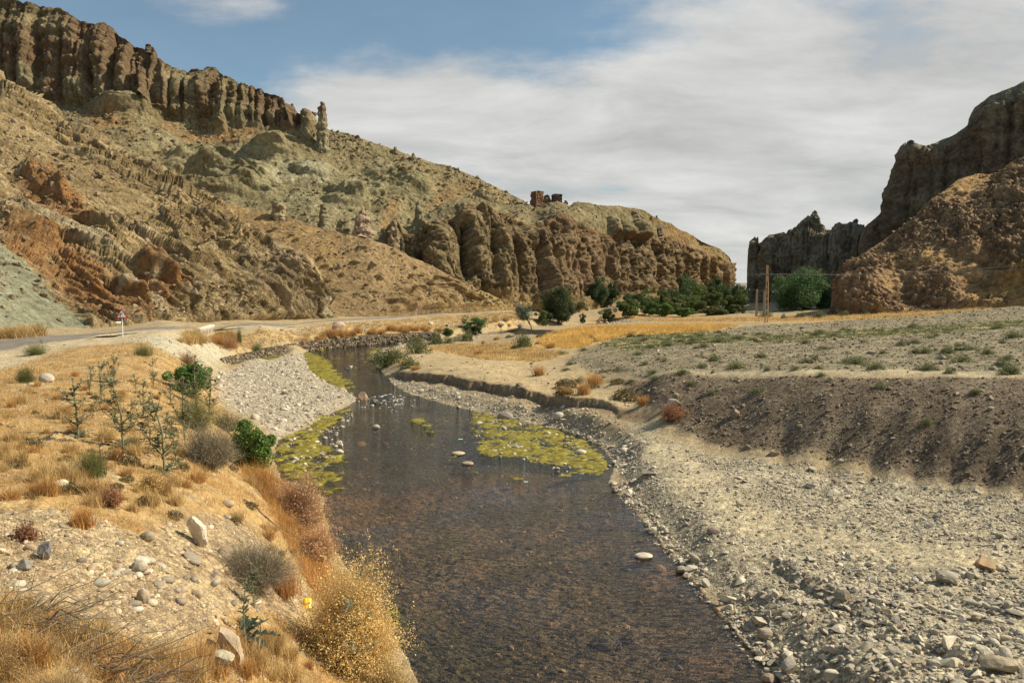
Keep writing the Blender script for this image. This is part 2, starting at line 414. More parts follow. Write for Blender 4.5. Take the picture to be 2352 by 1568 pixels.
def C3(r, g, b): return np.array([r, g, b])
def mixg(a, b, t): return a * (1 - t[:, None]) + np.asarray(b)[None] * t[:, None]
def ground_colour(P, h):
    n = len(P); p3 = np.stack([P[:, 0], P[:, 1], 0 * P[:, 0]], -1)
    yy = np.maximum(P[:, 1], 5)
    wob = fbm(p3 * .35, 3, seed=31) * .5 + fbm(p3 * 1.6, 3, seed=33) * .35
    n1 = fbm(p3 * .12, 3, seed=41); n2 = fbm(p3 * .9, 4, seed=43); n3 = fbm(p3 * 4, 3, seed=45)
    col = np.tile(C3(.36, .28, .165), (n, 1)); peb = np.full(n, .5)
    def zone(k, c, w=.6, wb=1.2, p=None, amt=1.0, gate=None):
        nonlocal col, peb
        s = poly_sd(P, Z[k]); ww = w * np.clip(yy / 30, .5, 3)
        a = sstep(-ww, ww, s + wob * wb * np.clip(yy / 30, .5, 3)) * amt
        if gate is not None: a = a * gate
        col = col * (1 - a[:, None]) + np.asarray(c) * a[:, None] if np.ndim(c) == 1 else col * (1 - a[:, None]) + c * a[:, None]
        if p is not None: peb = peb * (1 - a) + p * a
        return a
    def mix2(c1, c2, t): return np.asarray(c1)[None] * (1 - t[:, None]) + np.asarray(c2)[None] * t[:, None]
    zone('terrace', mix2((.20, .17, .105), (.28, .235, .15), sstep(-.3, .4, n2)), p=1)
    zone('lane', (.42, .35, .22), .4, .8, p=.4)
    zone('green', mix2((.16, .16, .065), (.33, .26, .13), sstep(-.1, .35, n2 + n1)), 1, 2, p=.4, gate=sstep(-.5, .1, n2 + .3))
    zone('gold3', mix2((.52, .33, .10), (.38, .28, .14), sstep(-.2, .4, n2)), 1, 1.5, p=.1, amt=.85)
    zone('gold4', mix2((.46, .28, .10), (.40, .27, .13), sstep(-.2, .4, n2)), 1, 1.5, p=.1, amt=.8)
    zone('bench', mix2((.47, .36, .20), (.38, .29, .17), sstep(-.2, .4, n2)), p=.35)
    zone('gold2', mix2((.52, .36, .13), (.42, .32, .17), sstep(-.2, .3, n2)), 1, 2, p=.1)
    zone('gold', mix2((.60, .39, .11), (.50, .36, .15), sstep(-.1, .5, n2)), .8, 1.2, p=.05)
    zone('gravel', mix2((.40, .345, .235), (.30, .26, .18), sstep(-.3, .4, n2)), p=1)
    zone('track', mix2((.50, .42, .27), (.37, .315, .21), sstep(-.3, .3, n2 + .5 * n3)), .8, 2.2, p=.7)
    zone('slope', mix2((.150, .112, .074), (.20, .155, .105), sstep(-.2, .5, n2)), .3, .6, p=.9)
    zone('roadside', mix2((.37, .29, .16), (.46, .33, .15), sstep(0, .4, n1 * 2 + n2)), p=.4)
    zone('bar', mix2((.45, .39, .29), (.36, .31, .22), sstep(-.3, .4, n2)), p=1)
    zone('left', mix2((.44, .285, .115), (.35, .245, .12), sstep(-.2, .4, n2 + .3 * n3)), p=.3)
    zone('left', (.27, .165, .07), gate=sstep(.12, .4, n2 + .4 * n3 - .1) * .8)
    zone('left', (.44, .345, .20), gate=sstep(.05, .3, -n2 + .5 * n3 - .08) * .75)
    zone('bare', mix2((.42, .325, .185), (.29, .21, .12), sstep(-.3, .3, n2 + .5 * n3)), .4, .9, p=.9)
    zone('shoulder', mix2((.48, .39, .25), (.42, .34, .21), sstep(-.2, .4, n2)), .5, .8, p=.25)
    zone('pale', mix2((.46, .42, .30), (.40, .35, .24), sstep(-.2, .4, n2)), .5, .8, p=.4)
    zone('tree_shadow', (.035, .026, .018), .12, .25, p=.2)  # the silver tree's cast shadow, painted into the ground colour
    sdl, arcl = line_sd(P, LEDGE)
    fa = sstep(-.9, -.1, sdl) * sstep(.55, .1, sdl + .3 * n3) * sstep(0, .08, arcl)
    col = col * (1 - fa[:, None] * .8) + C3(.21, .145, .085) * fa[:, None] * .8
    # wet margin and river bed
    bed = sstep(.025, -.05, h)
    bc = mix2((.19, .135, .078), (.32, .215, .125), sstep(-.2, .5, n2 + .5 * n3))
    bc = mixg(bc, (.40, .20, .10), sstep(.12, .4, n1 + .5 * n2) * .5); bc = mixg(bc, (.07, .075, .045), sstep(.12, .4, -n1 + .4 * n2) * .6)
    dark = sstep(24, 34, P[:, 1] + 3 * n1) * .92
    bc = bc * (1 - dark[:, None]) + np.array([.050, .056, .042]) * dark[:, None]
    riv = sstep(-.6, .1, np.maximum(poly_sd(P, RIVER), poly_sd(P, POOL)))
    a = (bed * riv)[:, None]
    col = col * (1 - a) + bc * a
    peb = peb * (1 - bed * riv) + .55 * bed * riv
    v = 1 + .22 * n3 + .15 * n2
    return col * v[:, None], peb

def build_ground():
    nr, ncx = 1050, 820
    Y = np.exp(np.linspace(math.log(3.2), math.log(240), nr))
    Y = np.concatenate([[-30, -10, 0, 2], Y, [300, 400, 700, 1500, 4000]])
    u = np.concatenate([[-6, -3, -1.6, -1.1], np.linspace(-.80, .80, ncx), [1.1, 1.6, 3, 6]])
    sp = np.maximum(np.abs(Y), 6)
    X = u[:, None] * sp[None]; YY = np.broadcast_to(Y, X.shape)
    x = X.ravel(); y = YY.ravel().copy()
    h = height(x, np.maximum(y, 3.2))
    P = np.stack([x, y], -1)
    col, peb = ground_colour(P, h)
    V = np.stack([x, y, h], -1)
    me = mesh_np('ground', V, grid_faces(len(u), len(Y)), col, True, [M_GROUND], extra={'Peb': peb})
    return add('ground', me, kind='structure', label='stony valley floor with dry grass, gravel banks and a brown earth slope')

build_ground()
print('ground', time.time() - T0)

# road ribbon
far = [(-260,800),(-60,786),(0,780),(110,770),(283,759),(400,754),(500,750),(610,745.5),(700,741),(800,734.5),(880,728),(960,722),(1050,716.5),(1130,713),(1180,711.5),(1240,709.5)]
nea = [(-260,842),(-60,820),(0,811),(110,789),(283,769.5),(400,762.5),(500,757),(610,750.5),(700,745.5),(790,741),(880,734),(960,727.5),(1050,721),(1130,716.5),(1180,714.5),(1240,712)]
def build_road():
    A = G(*np.array(far, float).T); B = G(*np.array(nea, float).T)
    def dens(p, n=260):
        d = np.concatenate([[0], np.cumsum(np.linalg.norm(np.diff(p[:, :2], axis=0), axis=1))]); t = np.linspace(0, d[-1], n)
        return np.stack([np.interp(t, d, p[:, k]) for k in range(3)], -1)
    A, B = dens(A), dens(B)
    ker = np.ones(9) / 9
    for M in (A, B):
        for k in range(3):
            M[:, k] = np.convolve(np.pad(M[:, k], 4, 'edge'), ker, 'valid')
    A, B = dens(A), dens(B)
    m = 15
    t = np.linspace(0, 1, m)[None, :, None]
    V = A[:, None] * (1 - t) + B[:, None] * t
    hz = height(V[..., 0].ravel(), V[..., 1].ravel()).reshape(V.shape[:2])
    from_line = np.maximum(hz.max(1, keepdims=True) * .5 + hz * .5, hz) + .05
    V[..., 2] = from_line
    # asphalt edge drops into the verge
    V[:, 0, 2] -= .12; V[:, -1, 2] -= .12
    p = V.reshape(-1, 3)
    n2 = fbm(p * .5, 3, seed=3); tt = np.broadcast_to(t[..., 0], V.shape[:2]).ravel()
    wheel = np.exp(-((tt - .28) / .09) ** 2) + np.exp(-((tt - .72) / .09) ** 2)
    edge = sstep(.12, .02, tt + .04 * n2) + sstep(.88, .98, tt + .04 * n2)
    c = np.tile(C3(.235, .205, .165), (len(p), 1)) * (1 + .1 * n2 - .12 * wheel)[:, None]
    c = c * (1 - edge[:, None]) + C3(.40, .33, .22) * edge[:, None]
    me = mesh_np('road', p, grid_faces(len(A), m)[:, ::-1], c, True, [M_GROUND], extra={'Peb': np.full(len(p), .15)})
    add('road', me, kind='structure', label='narrow grey asphalt road curving below the left hillside')
    # the bend that comes back into sight beyond the trees
    A = G([1385, 1400, 1412, 1425], [709, 707, 704, 702.5]); B = G([1432, 1428, 1424, 1432], [713, 709.5, 705, 703])
    A, B = dens(A, 30), dens(B, 30)
    V = A[:, None] * (1 - t) + B[:, None] * t
    V[..., 2] = height(V[..., 0].ravel(), V[..., 1].ravel()).reshape(V.shape[:2]) + .09
    p = V.reshape(-1, 3)
    me = mesh_np('road', p, grid_faces(30, m)[:, ::-1], np.tile(C3(.235, .205, .165), (len(p), 1)), True, [M_GROUND], extra={'Peb': np.full(len(p), .15)})
    add('road', me, kind='structure', label='short stretch of grey road between the trees below the cliff')
build_road()

# ------------------------------------------------------------------ water
def build_water():
    m, nt, out = new_mat('river water'); L = nt.links.new
    geo = nd(nt, 'ShaderNodeNewGeometry')
    mp = nd(nt, 'ShaderNodeMapping'); mp.inputs['Scale'].default_value = (1.0, 2.6, 1); mp.inputs['Rotation'].default_value = (0, 0, .08)
    L(geo.outputs['Position'], mp.inputs[0])
    n1 = nd(nt, 'ShaderNodeTexNoise', ins={'Scale': 2.6, 'Detail': 4.0, 'Roughness': .6, 'Distortion': .4}); L(mp.outputs[0], n1.inputs[0])
    n2 = nd(nt, 'ShaderNodeTexNoise', ins={'Scale': .35, 'Detail': 2.0}); L(geo.outputs['Position'], n2.inputs[0])
    mr = nd(nt, 'ShaderNodeMapRange', ins={'From Min': .35, 'From Max': .65, 'To Min': .25, 'To Max': .9}); L(n2.outputs[0], mr.inputs[0])
    bp = nd(nt, 'ShaderNodeBump', ins={'Distance': .06}); L(n1.outputs[0], bp.inputs['Height']); L(mr.outputs[0], bp.inputs['Strength'])
    fr = nd(nt, 'ShaderNodeFresnel', ins={'IOR': 1.33}); L(bp.outputs[0], fr.inputs['Normal'])
    gl = nd(nt, 'ShaderNodeBsdfGlossy', ins={'Roughness': .04, 'Color': (.95, .95, .95, 1)}); L(bp.outputs[0], gl.inputs['Normal'])
    rf = nd(nt, 'ShaderNodeBsdfTransparent', ins={'Color': (.86, .85, .78, 1)})
    mx = nd(nt, 'ShaderNodeMixShader'); L(fr.outputs[0], mx.inputs[0]); L(rf.outputs[0], mx.inputs[1]); L(gl.outputs[0], mx.inputs[2])
    L(mx.outputs[0], out.inputs[0])
    x0, x1 = RIVER[:, 0].min() - 8, RIVER[:, 0].max() + 8
    x0 = min(x0, POOL[:, 0].min() - 2)
    xs = np.linspace(x0, x1, 40); ys = np.linspace(8, RIVER[:, 1].max() + 6, 60)
    X, Yg = np.meshgrid(xs, ys, indexing='ij')
    V = np.stack([X.ravel(), Yg.ravel(), 0 * X.ravel()], -1)
    add('water', mesh_np('water', V, grid_faces(40, 60), None, True, [m]), kind='structure', label='shallow brown river winding through the gravel')
build_water()
# ------------------------------------------------------------------ hills and cliffs
HILL = {}     # finished surfaces, for placing scrub and loose rock on them

def interp_contour(c, us, sm):
    c = np.array(c, float)
    vy = np.interp(us, c[:, 0], c[:, 1]); Y = np.interp(us, c[:, 0], c[:, 2])
    if sm > 0:
        k = np.exp(-.5 * (np.arange(-3 * sm, 3 * sm + 1) / sm) ** 2); k /= k.sum()
        vy = np.convolve(np.pad(vy, 3 * sm, 'edge'), k, 'valid') if sm > 0 else vy
        Y = np.convolve(np.pad(Y, 3 * sm, 'edge'), k, 'valid')
    return vy, Y

def loft(name, contours, rows, u0, u1, step, smooth, back, cap_l=None, cap_r=None, depth=6.0):
    """a hill built from contour lines (foot to brow): world points, sketch coordinates, row parameter"""
    us = np.arange(u0, u1 + step, step)
    levels = []
    for c, s in zip(contours, smooth):
        vy, Y = interp_contour(c, us, int(s))
        levels.append((vy, Y))
    Ys = np.array([l[1] for l in levels])
    pts = [W(us, l[0], l[1]) for l in levels]
    allp, allt = [], []
    foot = pts[0].copy(); foot[:, 2] -= depth; foot[:, 1] -= 1
    allp.append(foot); allt.append(-.1)
    for k in range(len(pts) - 1):
        n = rows[k]
        for r in range(n):
            t = r / n
            allp.append(pts[k] * (1 - t) + pts[k + 1] * t); allt.append(k + t)
    allp.append(pts[-1]); allt.append(len(pts) - 1.0)
    nf = len(allp)
    for dy, dz, n in back:               # over the brow and down the far side
        base = allp[-1]; 
        for r in range(1, n + 1):
            q = base.copy(); q[:, 1] += dy * r / n; q[:, 2] = np.maximum(q[:, 2] + dz * r / n, -6); q[:, 0] *= q[:, 1] / base[:, 1]
            allp.append(q); allt.append(len(pts) - 1.0 + .01 * r)
    P = np.stack(allp, 1)                # (nu, nv, 3)
    T = np.broadcast_to(np.array(allt), P.shape[:2]).copy()
    front = np.zeros(P.shape[:2], bool); front[:, 1:nf] = True
    if cap_r is not None:
        s = np.linspace(0, 1, 22)[1:, None, None] ** 1.3
        ext = P[-1:] + s * np.array([cap_r[0], cap_r[1], 0]); ext[..., 2] -= (s[..., 0] * cap_r[2]) * (ext[..., 2] > 1)
        P = np.concatenate([P, ext]); T = np.concatenate([T, np.repeat(T[-1:], 21, 0)]); front = np.concatenate([front, np.zeros((21,) + front.shape[1:], bool)])
    if cap_l is not None:
        s = np.linspace(1, 0, 22)[:-1, None, None] ** 1.3
        ext = P[:1] + s * np.array([cap_l[0], cap_l[1], 0]); ext[..., 2] -= (s[..., 0] * cap_l[2]) * (ext[..., 2] > 1)
        P = np.concatenate([ext, P]); T = np.concatenate([np.repeat(T[:1], 21, 0), T]); front = np.concatenate([np.zeros((21,) + front.shape[1:], bool), front])
    return P, T, front

def normals(P):
    du = np.gradient(P, axis=0); dv = np.gradient(P, axis=1)
    n = np.cross(du, dv)
    n /= np.maximum(np.linalg.norm(n, axis=-1, keepdims=True), 1e-9)
    return n

def sketch(P):
    """sketch coordinates of world points"""
    P = P.reshape(-1, 3); x = P[:, 0]; y = P[:, 1]; z = P[:, 2] - CAMZ
    d = np.maximum(y * CP - z * SP, 1e-3); up = y * SP + z * CP
    return CXV + FV * x / d, CYV - FV * up / d

def smooth_vec(N, k=2, it=2):
    for _ in range(it):
        N = (np.roll(N, 1, 0) + np.roll(N, -1, 0) + 2 * N) / 4
        N = (np.roll(N, 1, 1) + np.roll(N, -1, 1) + 2 * N) / 4
    return N / np.maximum(np.linalg.norm(N, axis=-1, keepdims=True), 1e-9)

def billow(p, octv=3, lac=2.1, gain=.55, seed=0):
    a, s, r = 1.0, 0, 0
    p = np.asarray(p, np.float32)
    for k in range(octv):
        r = r + a * (np.abs(perlin(p, seed + k * 2.3)) * 2.2 - .6); s += a
        p = p * lac; a *= gain
    return r / s

def columns(tt, q, wid, warp, seed):
    """organ-pipe profile along a cliff: rounded columns with sharp clefts, each with its own depth"""
    s = tt / wid + warp + .55 * perlin(np.stack([tt * .35 / wid, 0 * tt, q[:, 2] * .012], -1), seed)
    i = np.floor(s); f = s - i
    dep = perlin(np.stack([i * 7.31 + .5, q[:, 2] * .02, 0 * i], -1), seed + 1)
    return np.sqrt(np.clip(1 - (2 * f - 1) ** 2, 0, 1)) * (.75 + .25 * dep) + dep * .7

def mixc(c1, c2, t):
    c1 = np.asarray(c1, float); c2 = np.asarray(c2, float)
    if c1.ndim == 1: c1 = c1[None]
    if c2.ndim == 1: c2 = c2[None]
    return c1 * (1 - t[:, None]) + c2 * t[:, None]

def vmask(S, poly, w):
    return sstep(-w, w, poly_sd(S, np.array(poly, float)))

def finish(name, P, D, T, front, colour, label, N=None):
    """displace the surface, colour it by rock kind and link it"""
    nu, nv = P.shape[:2]
    if N is None: N = normals(P)
    Pd = P + N * D.reshape(nu, nv, 1)
    N2 = normals(Pd).reshape(-1, 3)
    col = colour(N2)
    me = mesh_np(name, Pd.reshape(-1, 3), grid_faces(nu, nv), col, True, [M_ROCK])
    o = add(name, me, kind='structure', label=label)
    HILL[label] = (Pd, N2.reshape(nu, nv, 3), front)
    return o

# ---- near hillside on the left, tilted beds
def hill_near_left():
    c0 = [(-300,830,42),(0,774,58),(150,757,67),(280,752,71),(450,746,82),(600,739,93),(700,733,103),(765,729,111),(775,728,112)]
    c1 = [(-300,640,64),(0,590,74),(150,640,78),(300,660,80),(450,660,88),(600,670,98),(700,690,106),(767,727,111.5),(775,728,112.5)]
    c2 = [(-300,340,96),(0,370,100),(130,440,98),(250,480,97),(400,530,100),(500,570,103),(620,615,106),(700,652,109),(768,725,112),(775,728,113)]
    c3 = [(-300,40,130),(-120,120,128),(0,176,125),(30,195,124),(60,218,123),(95,250,122),(130,288,120),(160,300,119),(200,322,118),(250,346,117),(300,372,116),(330,386,115),(365,402,114),(400,424,113),(450,446,112),(500,470,112),(530,490,112),(560,520,112),(590,548,112),(620,566,112),(650,582,112),(680,600,112),(705,620,112),(720,636,112),(735,655,112),(745,674,112.5),(756,700,113),(768,723,113.5),(775,728,114)]
    P, T, front = loft('hill', [c0, c1, c2, c3], [120, 120, 90], -300, 775, 1.7, [10, 14, 14, 1], [(10, -3, 8), (45, -40, 12)], cap_r=(-6, 25, 30))
    N = smooth_vec(normals(P), it=6); q = P.reshape(-1, 3); sx, sy = sketch(P)
    S = np.stack([sx, sy], -1)
    ba = np.array([.90, -.03, -.435]); ba /= np.linalg.norm(ba)
    bn = np.array([.376, .706, .584]); bn -= ba * (bn @ ba); bn /= np.linalg.norm(bn); bb = np.cross(bn, ba)
    w = fbm(q * .035, 3, seed=51) * 2.6
    lay = np.stack([q @ ba * .075, q @ bb * .075, q @ bn * .55 + w], -1)
    beds = fbm(lay, 4, lac=2.1, gain=.55, seed=52)
    beds2 = perlin(np.stack([q @ ba * .10, q @ bb * .10, q @ bn * 1.7 + w * 1.5], -1), 55)
    big = fbm(q * .06, 3, seed=53); fin = fbm(q * .55, 4, seed=54)
    scree = vmask(S, [(-400,450),(0,560),(60,600),(130,690),(195,742),(210,790),(-400,900)], 12)
    smoothz = vmask(S, [(-300,60),(0,200),(130,310),(250,370),(390,450),(300,480),(200,520),(60,400),(-300,330)], 25) * .65
    rocky = np.clip(1 - scree, 0, 1) * (1 - smoothz * .6)
    edge = np.maximum(vmask(S, [(0,190),(130,300),(300,390),(500,480),(620,570),(600,600),(480,510),(290,420),(110,320),(0,240)], 10), 0)
    amp = rocky * sstep(-.3, .4, big + .15)
    step_ = np.tanh(beds * 5) * .55 + beds
    lay3 = np.stack([q @ ba * .3, q @ bb * .3, q @ bn * 2.6 + w * 2], -1)
    beds3 = billow(lay3, 3, seed=57)
    crg = billow(q * .45, 3, seed=58)
    def saw(f, wr, sd):
        s = q @ bn * f + wr * fbm(q * .09, 3, seed=sd) + .10 * perlin(q * .4, sd + 1)
        i = np.floor(s); a_ = .35 + .65 * np.abs(perlin(np.stack([i * 3.7, q @ ba * .06, q @ bb * .06], -1), sd + 2)) * 2
        return (1 - (s - i)) * a_, i
    s1, i1 = saw(.22, 1.2, 151); s2, i2 = saw(.62, 2.2, 153); s3, i3 = saw(1.7, 4.0, 155)
    D = big * 2.0 * (1 - scree) + amp * (step_ * .7 + beds2 * .3) + edge * s2 * 1.3 + rocky * (1 - .62 * np.clip(smoothz * 1.55, 0, 1)) * (s1 * 1.35 * sstep(-.45, .2, big) + s2 * .72 + s3 * .34 + beds3 * .25 + crg * .22) + fin * (.4 * rocky + .10)
    # rock ribs with clear faces toward the road
    for (x, y, rx, ry, a, rot) in [(95,440,75,34,3.2,35),(60,540,95,26,2.8,28),(190,655,90,26,2.6,30),(345,640,60,26,2.8,42),(300,690,60,22,2.4,45),(500,520,55,16,2.2,25),(160,480,70,22,2.2,38),(660,640,75,42,2.4,30),(550,590,70,30,2.0,30),(430,600,80,22,1.5,28),(720,690,40,28,2.0,30),(230,560,60,18,1.6,32),(610,690,60,20,1.6,28),(410,690,60,22,1.8,35)]:
        c, s_ = math.cos(math.radians(rot)), math.sin(math.radians(rot))
        dx = sx - x; dy = sy - y
        u_ = (dx * c + dy * s_) / rx; v_ = (-dx * s_ + dy * c) / ry
        r = np.sqrt(u_ ** 2 + v_ ** 2) + .28 * beds + .3 * fin
        D = D + a * .42 * sstep(1.1, .55, r) * (1 - .3 * sstep(0, 1.2, v_)) * (1 + .9 * np.tanh(beds * 5)) 
    D = D * sstep(0, .06, T.ravel() + .02) * sstep(785, 745, sx)
    def colour(N2):
        t = sstep(-.25, .35, beds + .3 * fin)
        bedc = perlin(np.stack([i2 * 5.1, i1 * 3.3, q @ ba * .02], -1), 158)
        c = mixc((.37, .29, .16), (.56, .45, .26), np.clip(t * .6 + .4 * sstep(-.4, .4, bedc), 0, 1))
        c = mixc(c, (.60, .50, .35), sstep(.15, .45, bedc) * .5 * rocky)
        c = mixc(c, (.58, .49, .34), sstep(.15, .4, beds2 + .5 * beds) * .6 * rocky)
        c = mixc(c, (.20, .14, .08), sstep(-.05, -.4, bedc + .3 * fin) * .5 * rocky)                  # pale beds
        tal = np.clip(smoothz * 1.4 + sstep(.05, -.3, big), 0, 1) * sstep(.1, -.2, beds)
        c = mixc(c, (.43, .335, .195), tal * .7)
        red = np.zeros(len(sx))
        for poly in ([(40,420),(110,380),(190,450),(230,540),(160,560),(60,480)], [(0,500),(110,540),(250,640),(300,720),(230,740),(130,660),(0,560)], [(300,600),(370,600),(420,680),(370,720),(310,660)], [(240,640),(330,660),(360,740),(290,735)]):
            red = np.maximum(red, vmask(S, poly, 14))
        c = mixc(c, mixc((.47, .25, .11), (.38, .25, .135), sstep(-.3, .4, fin)), red * sstep(-.6, .0, beds + .4 * fin + .1) * .9)
        gr = vmask(S, [(620,560),(760,700),(740,735),(560,700),(520,620)], 20)
        c = mixc(c, (.34, .28, .20), gr * .5)
        wh = np.zeros(len(sx))
        for poly in ([(330,660),(350,650),(385,715),(360,735)], [(268,640),(300,655),(310,690),(270,672)], [(725,680),(765,710),(770,730),(735,735)], [(60,505),(160,540),(260,585),(250,600),(120,560)]):
            wh = np.maximum(wh, vmask(S, poly, 6))
        c = mixc(c, (.66, .60, .46), wh * sstep(-.3, .25, beds + fin) * .8)
        mint = mixc((.40, .42, .31), (.50, .53, .42), sstep(60, -60, sx + 40 * fin + (700 - sy) * .3))
        c = mixc(c, mint, sstep(.35, .65, scree + .15 * fin))
        return c * (1 + .2 * fin)[:, None] * np.array((0.84, 0.79, 0.7))
    finish('hill', P, D, T, front, colour, 'near left hillside of tilted tan and rust rock beds above the road', N)

# ---- brown saddle slope dotted with scrub
def hill_saddle():
    c0 = [(430,745,116),(600,742,112),(760,729,113),(860,722,120),(960,714,131),(1060,707,142),(1130,703,152),(1210,699,162)]
    c1 = [(430,600,134),(600,600,130),(760,640,127),(860,655,127),(960,672,136),(1060,693,145),(1130,698,153),(1210,699,163)]
    c2 = [(430,440,152),(480,457,150),(520,468,149),(600,487,147),(650,497,146),(690,507,144),(720,518,143),(760,528,142),(800,538,141),(850,550,140),(880,561,140),(920,577,141),(951,592,142),(1000,612,144),(1020,624,145),(1060,642,148),(1080,655,150),(1100,667,152),(1140,686,156),(1170,694,159),(1210,699,164)]
    P, T, front = loft('hill', [c0, c1, c2], [120, 120], 430, 1210, 1.9, [10, 14, 3], [(10, -2, 8), (30, -30, 10)], cap_r=(4, 25, 6))
    N = smooth_vec(normals(P), it=6); q = P.reshape(-1, 3); sx, sy = sketch(P); S = np.stack([sx, sy], -1)
    big = fbm(q * .05, 3, seed=61); fin = fbm(q * .5, 4, seed=62); mid = ridged(q * .16, 3, seed=63)
    rock = vmask(S, [(880,690),(940,640),(1030,640),(1120,690),(1100,712),(900,720)], 22)
    bed = fbm(np.stack([q[:, 0] * .12, q[:, 1] * .12, q[:, 2] * .9 + q[:, 0] * .4], -1), 4, seed=64)
    D = big * 1.3 + fin * .32 + rock * (1.2 + np.tanh(bed * 4) * 1.1 + (mid - .5) * 1.0)
    D = D * sstep(0, .08, T.ravel() + .02)
    def colour(N2):
        c = mixc((.32, .24, .14), (.42, .315, .18), sstep(-.3, .3, big + .4 * fin))
        org = vmask(S, [(480,455),(640,480),(760,525),(800,545),(740,640),(660,560),(560,510)], 40)
        c = mixc(c, (.45, .31, .145), org * sstep(-.5, .3, fin + big) * .75)
        c = mixc(c, (.30, .25, .155), sstep(.15, .5, bed + .2 * fin) * (.3 + .5 * rock))
        c = mixc(c, (.20, .145, .08), sstep(.25, .42, fbm(q * 1.1, 3, seed=66)) * .6)
        straw = vmask(S, [(1090,660),(1140,685),(1220,695),(1210,705),(1080,708)], 14)
        c = mixc(c, (.50, .38, .17), straw * .7)
        return c * (1 + .18 * fin)[:, None] * np.array((0.92, 0.86, 0.76))
    finish('hill', P, D, T, front, colour, 'smooth brown saddle slope dotted with low scrub behind the road', N)

# ---- the long main ridge with its cliff band
RIDGE_TOP = [(-320,-150,212),(-250,-120,210),(-100,-40,208),(0,-8,206),(40,0,206),(60,4,206),(95,12,206),(130,17,206),(160,32,206),(180,40,206),(195,48,206),(215,53,206),(240,57,206),(262,68,206),(285,86,206),(300,98,206),(320,106,206),(334,116,206),(337,105,206),(350,107,206),(354,120,206),(370,145,206),(385,150,206),(400,154,206),(412,160,207),(430,162,207),(445,156,207),(460,160,207),(475,153,207),(500,158,207),(515,172,207),(540,184,207),(560,192,207),(580,196,207),(600,204,207),(620,213,207),(640,219,207),(650,228,207),(655,238,207),(660,252,207),(668,246,207),(673,238,207),(678,250,207),(690,258,207),(705,254,207),(722,264,207),(730,280,208),(745,292,208),(760,300,209),(800,309,210),(822,316,211),(850,326,212),(880,336,212),(905,344,213),(950,360,214),(975,367,214),(1000,375,215),(1030,382,215),(1050,391,215),(1075,400,214),(1100,411,213),(1130,426,212),(1150,435,211),(1180,449,209),(1200,459,208),(1222,479,206),(1245,500,205),(1280,520,205)]
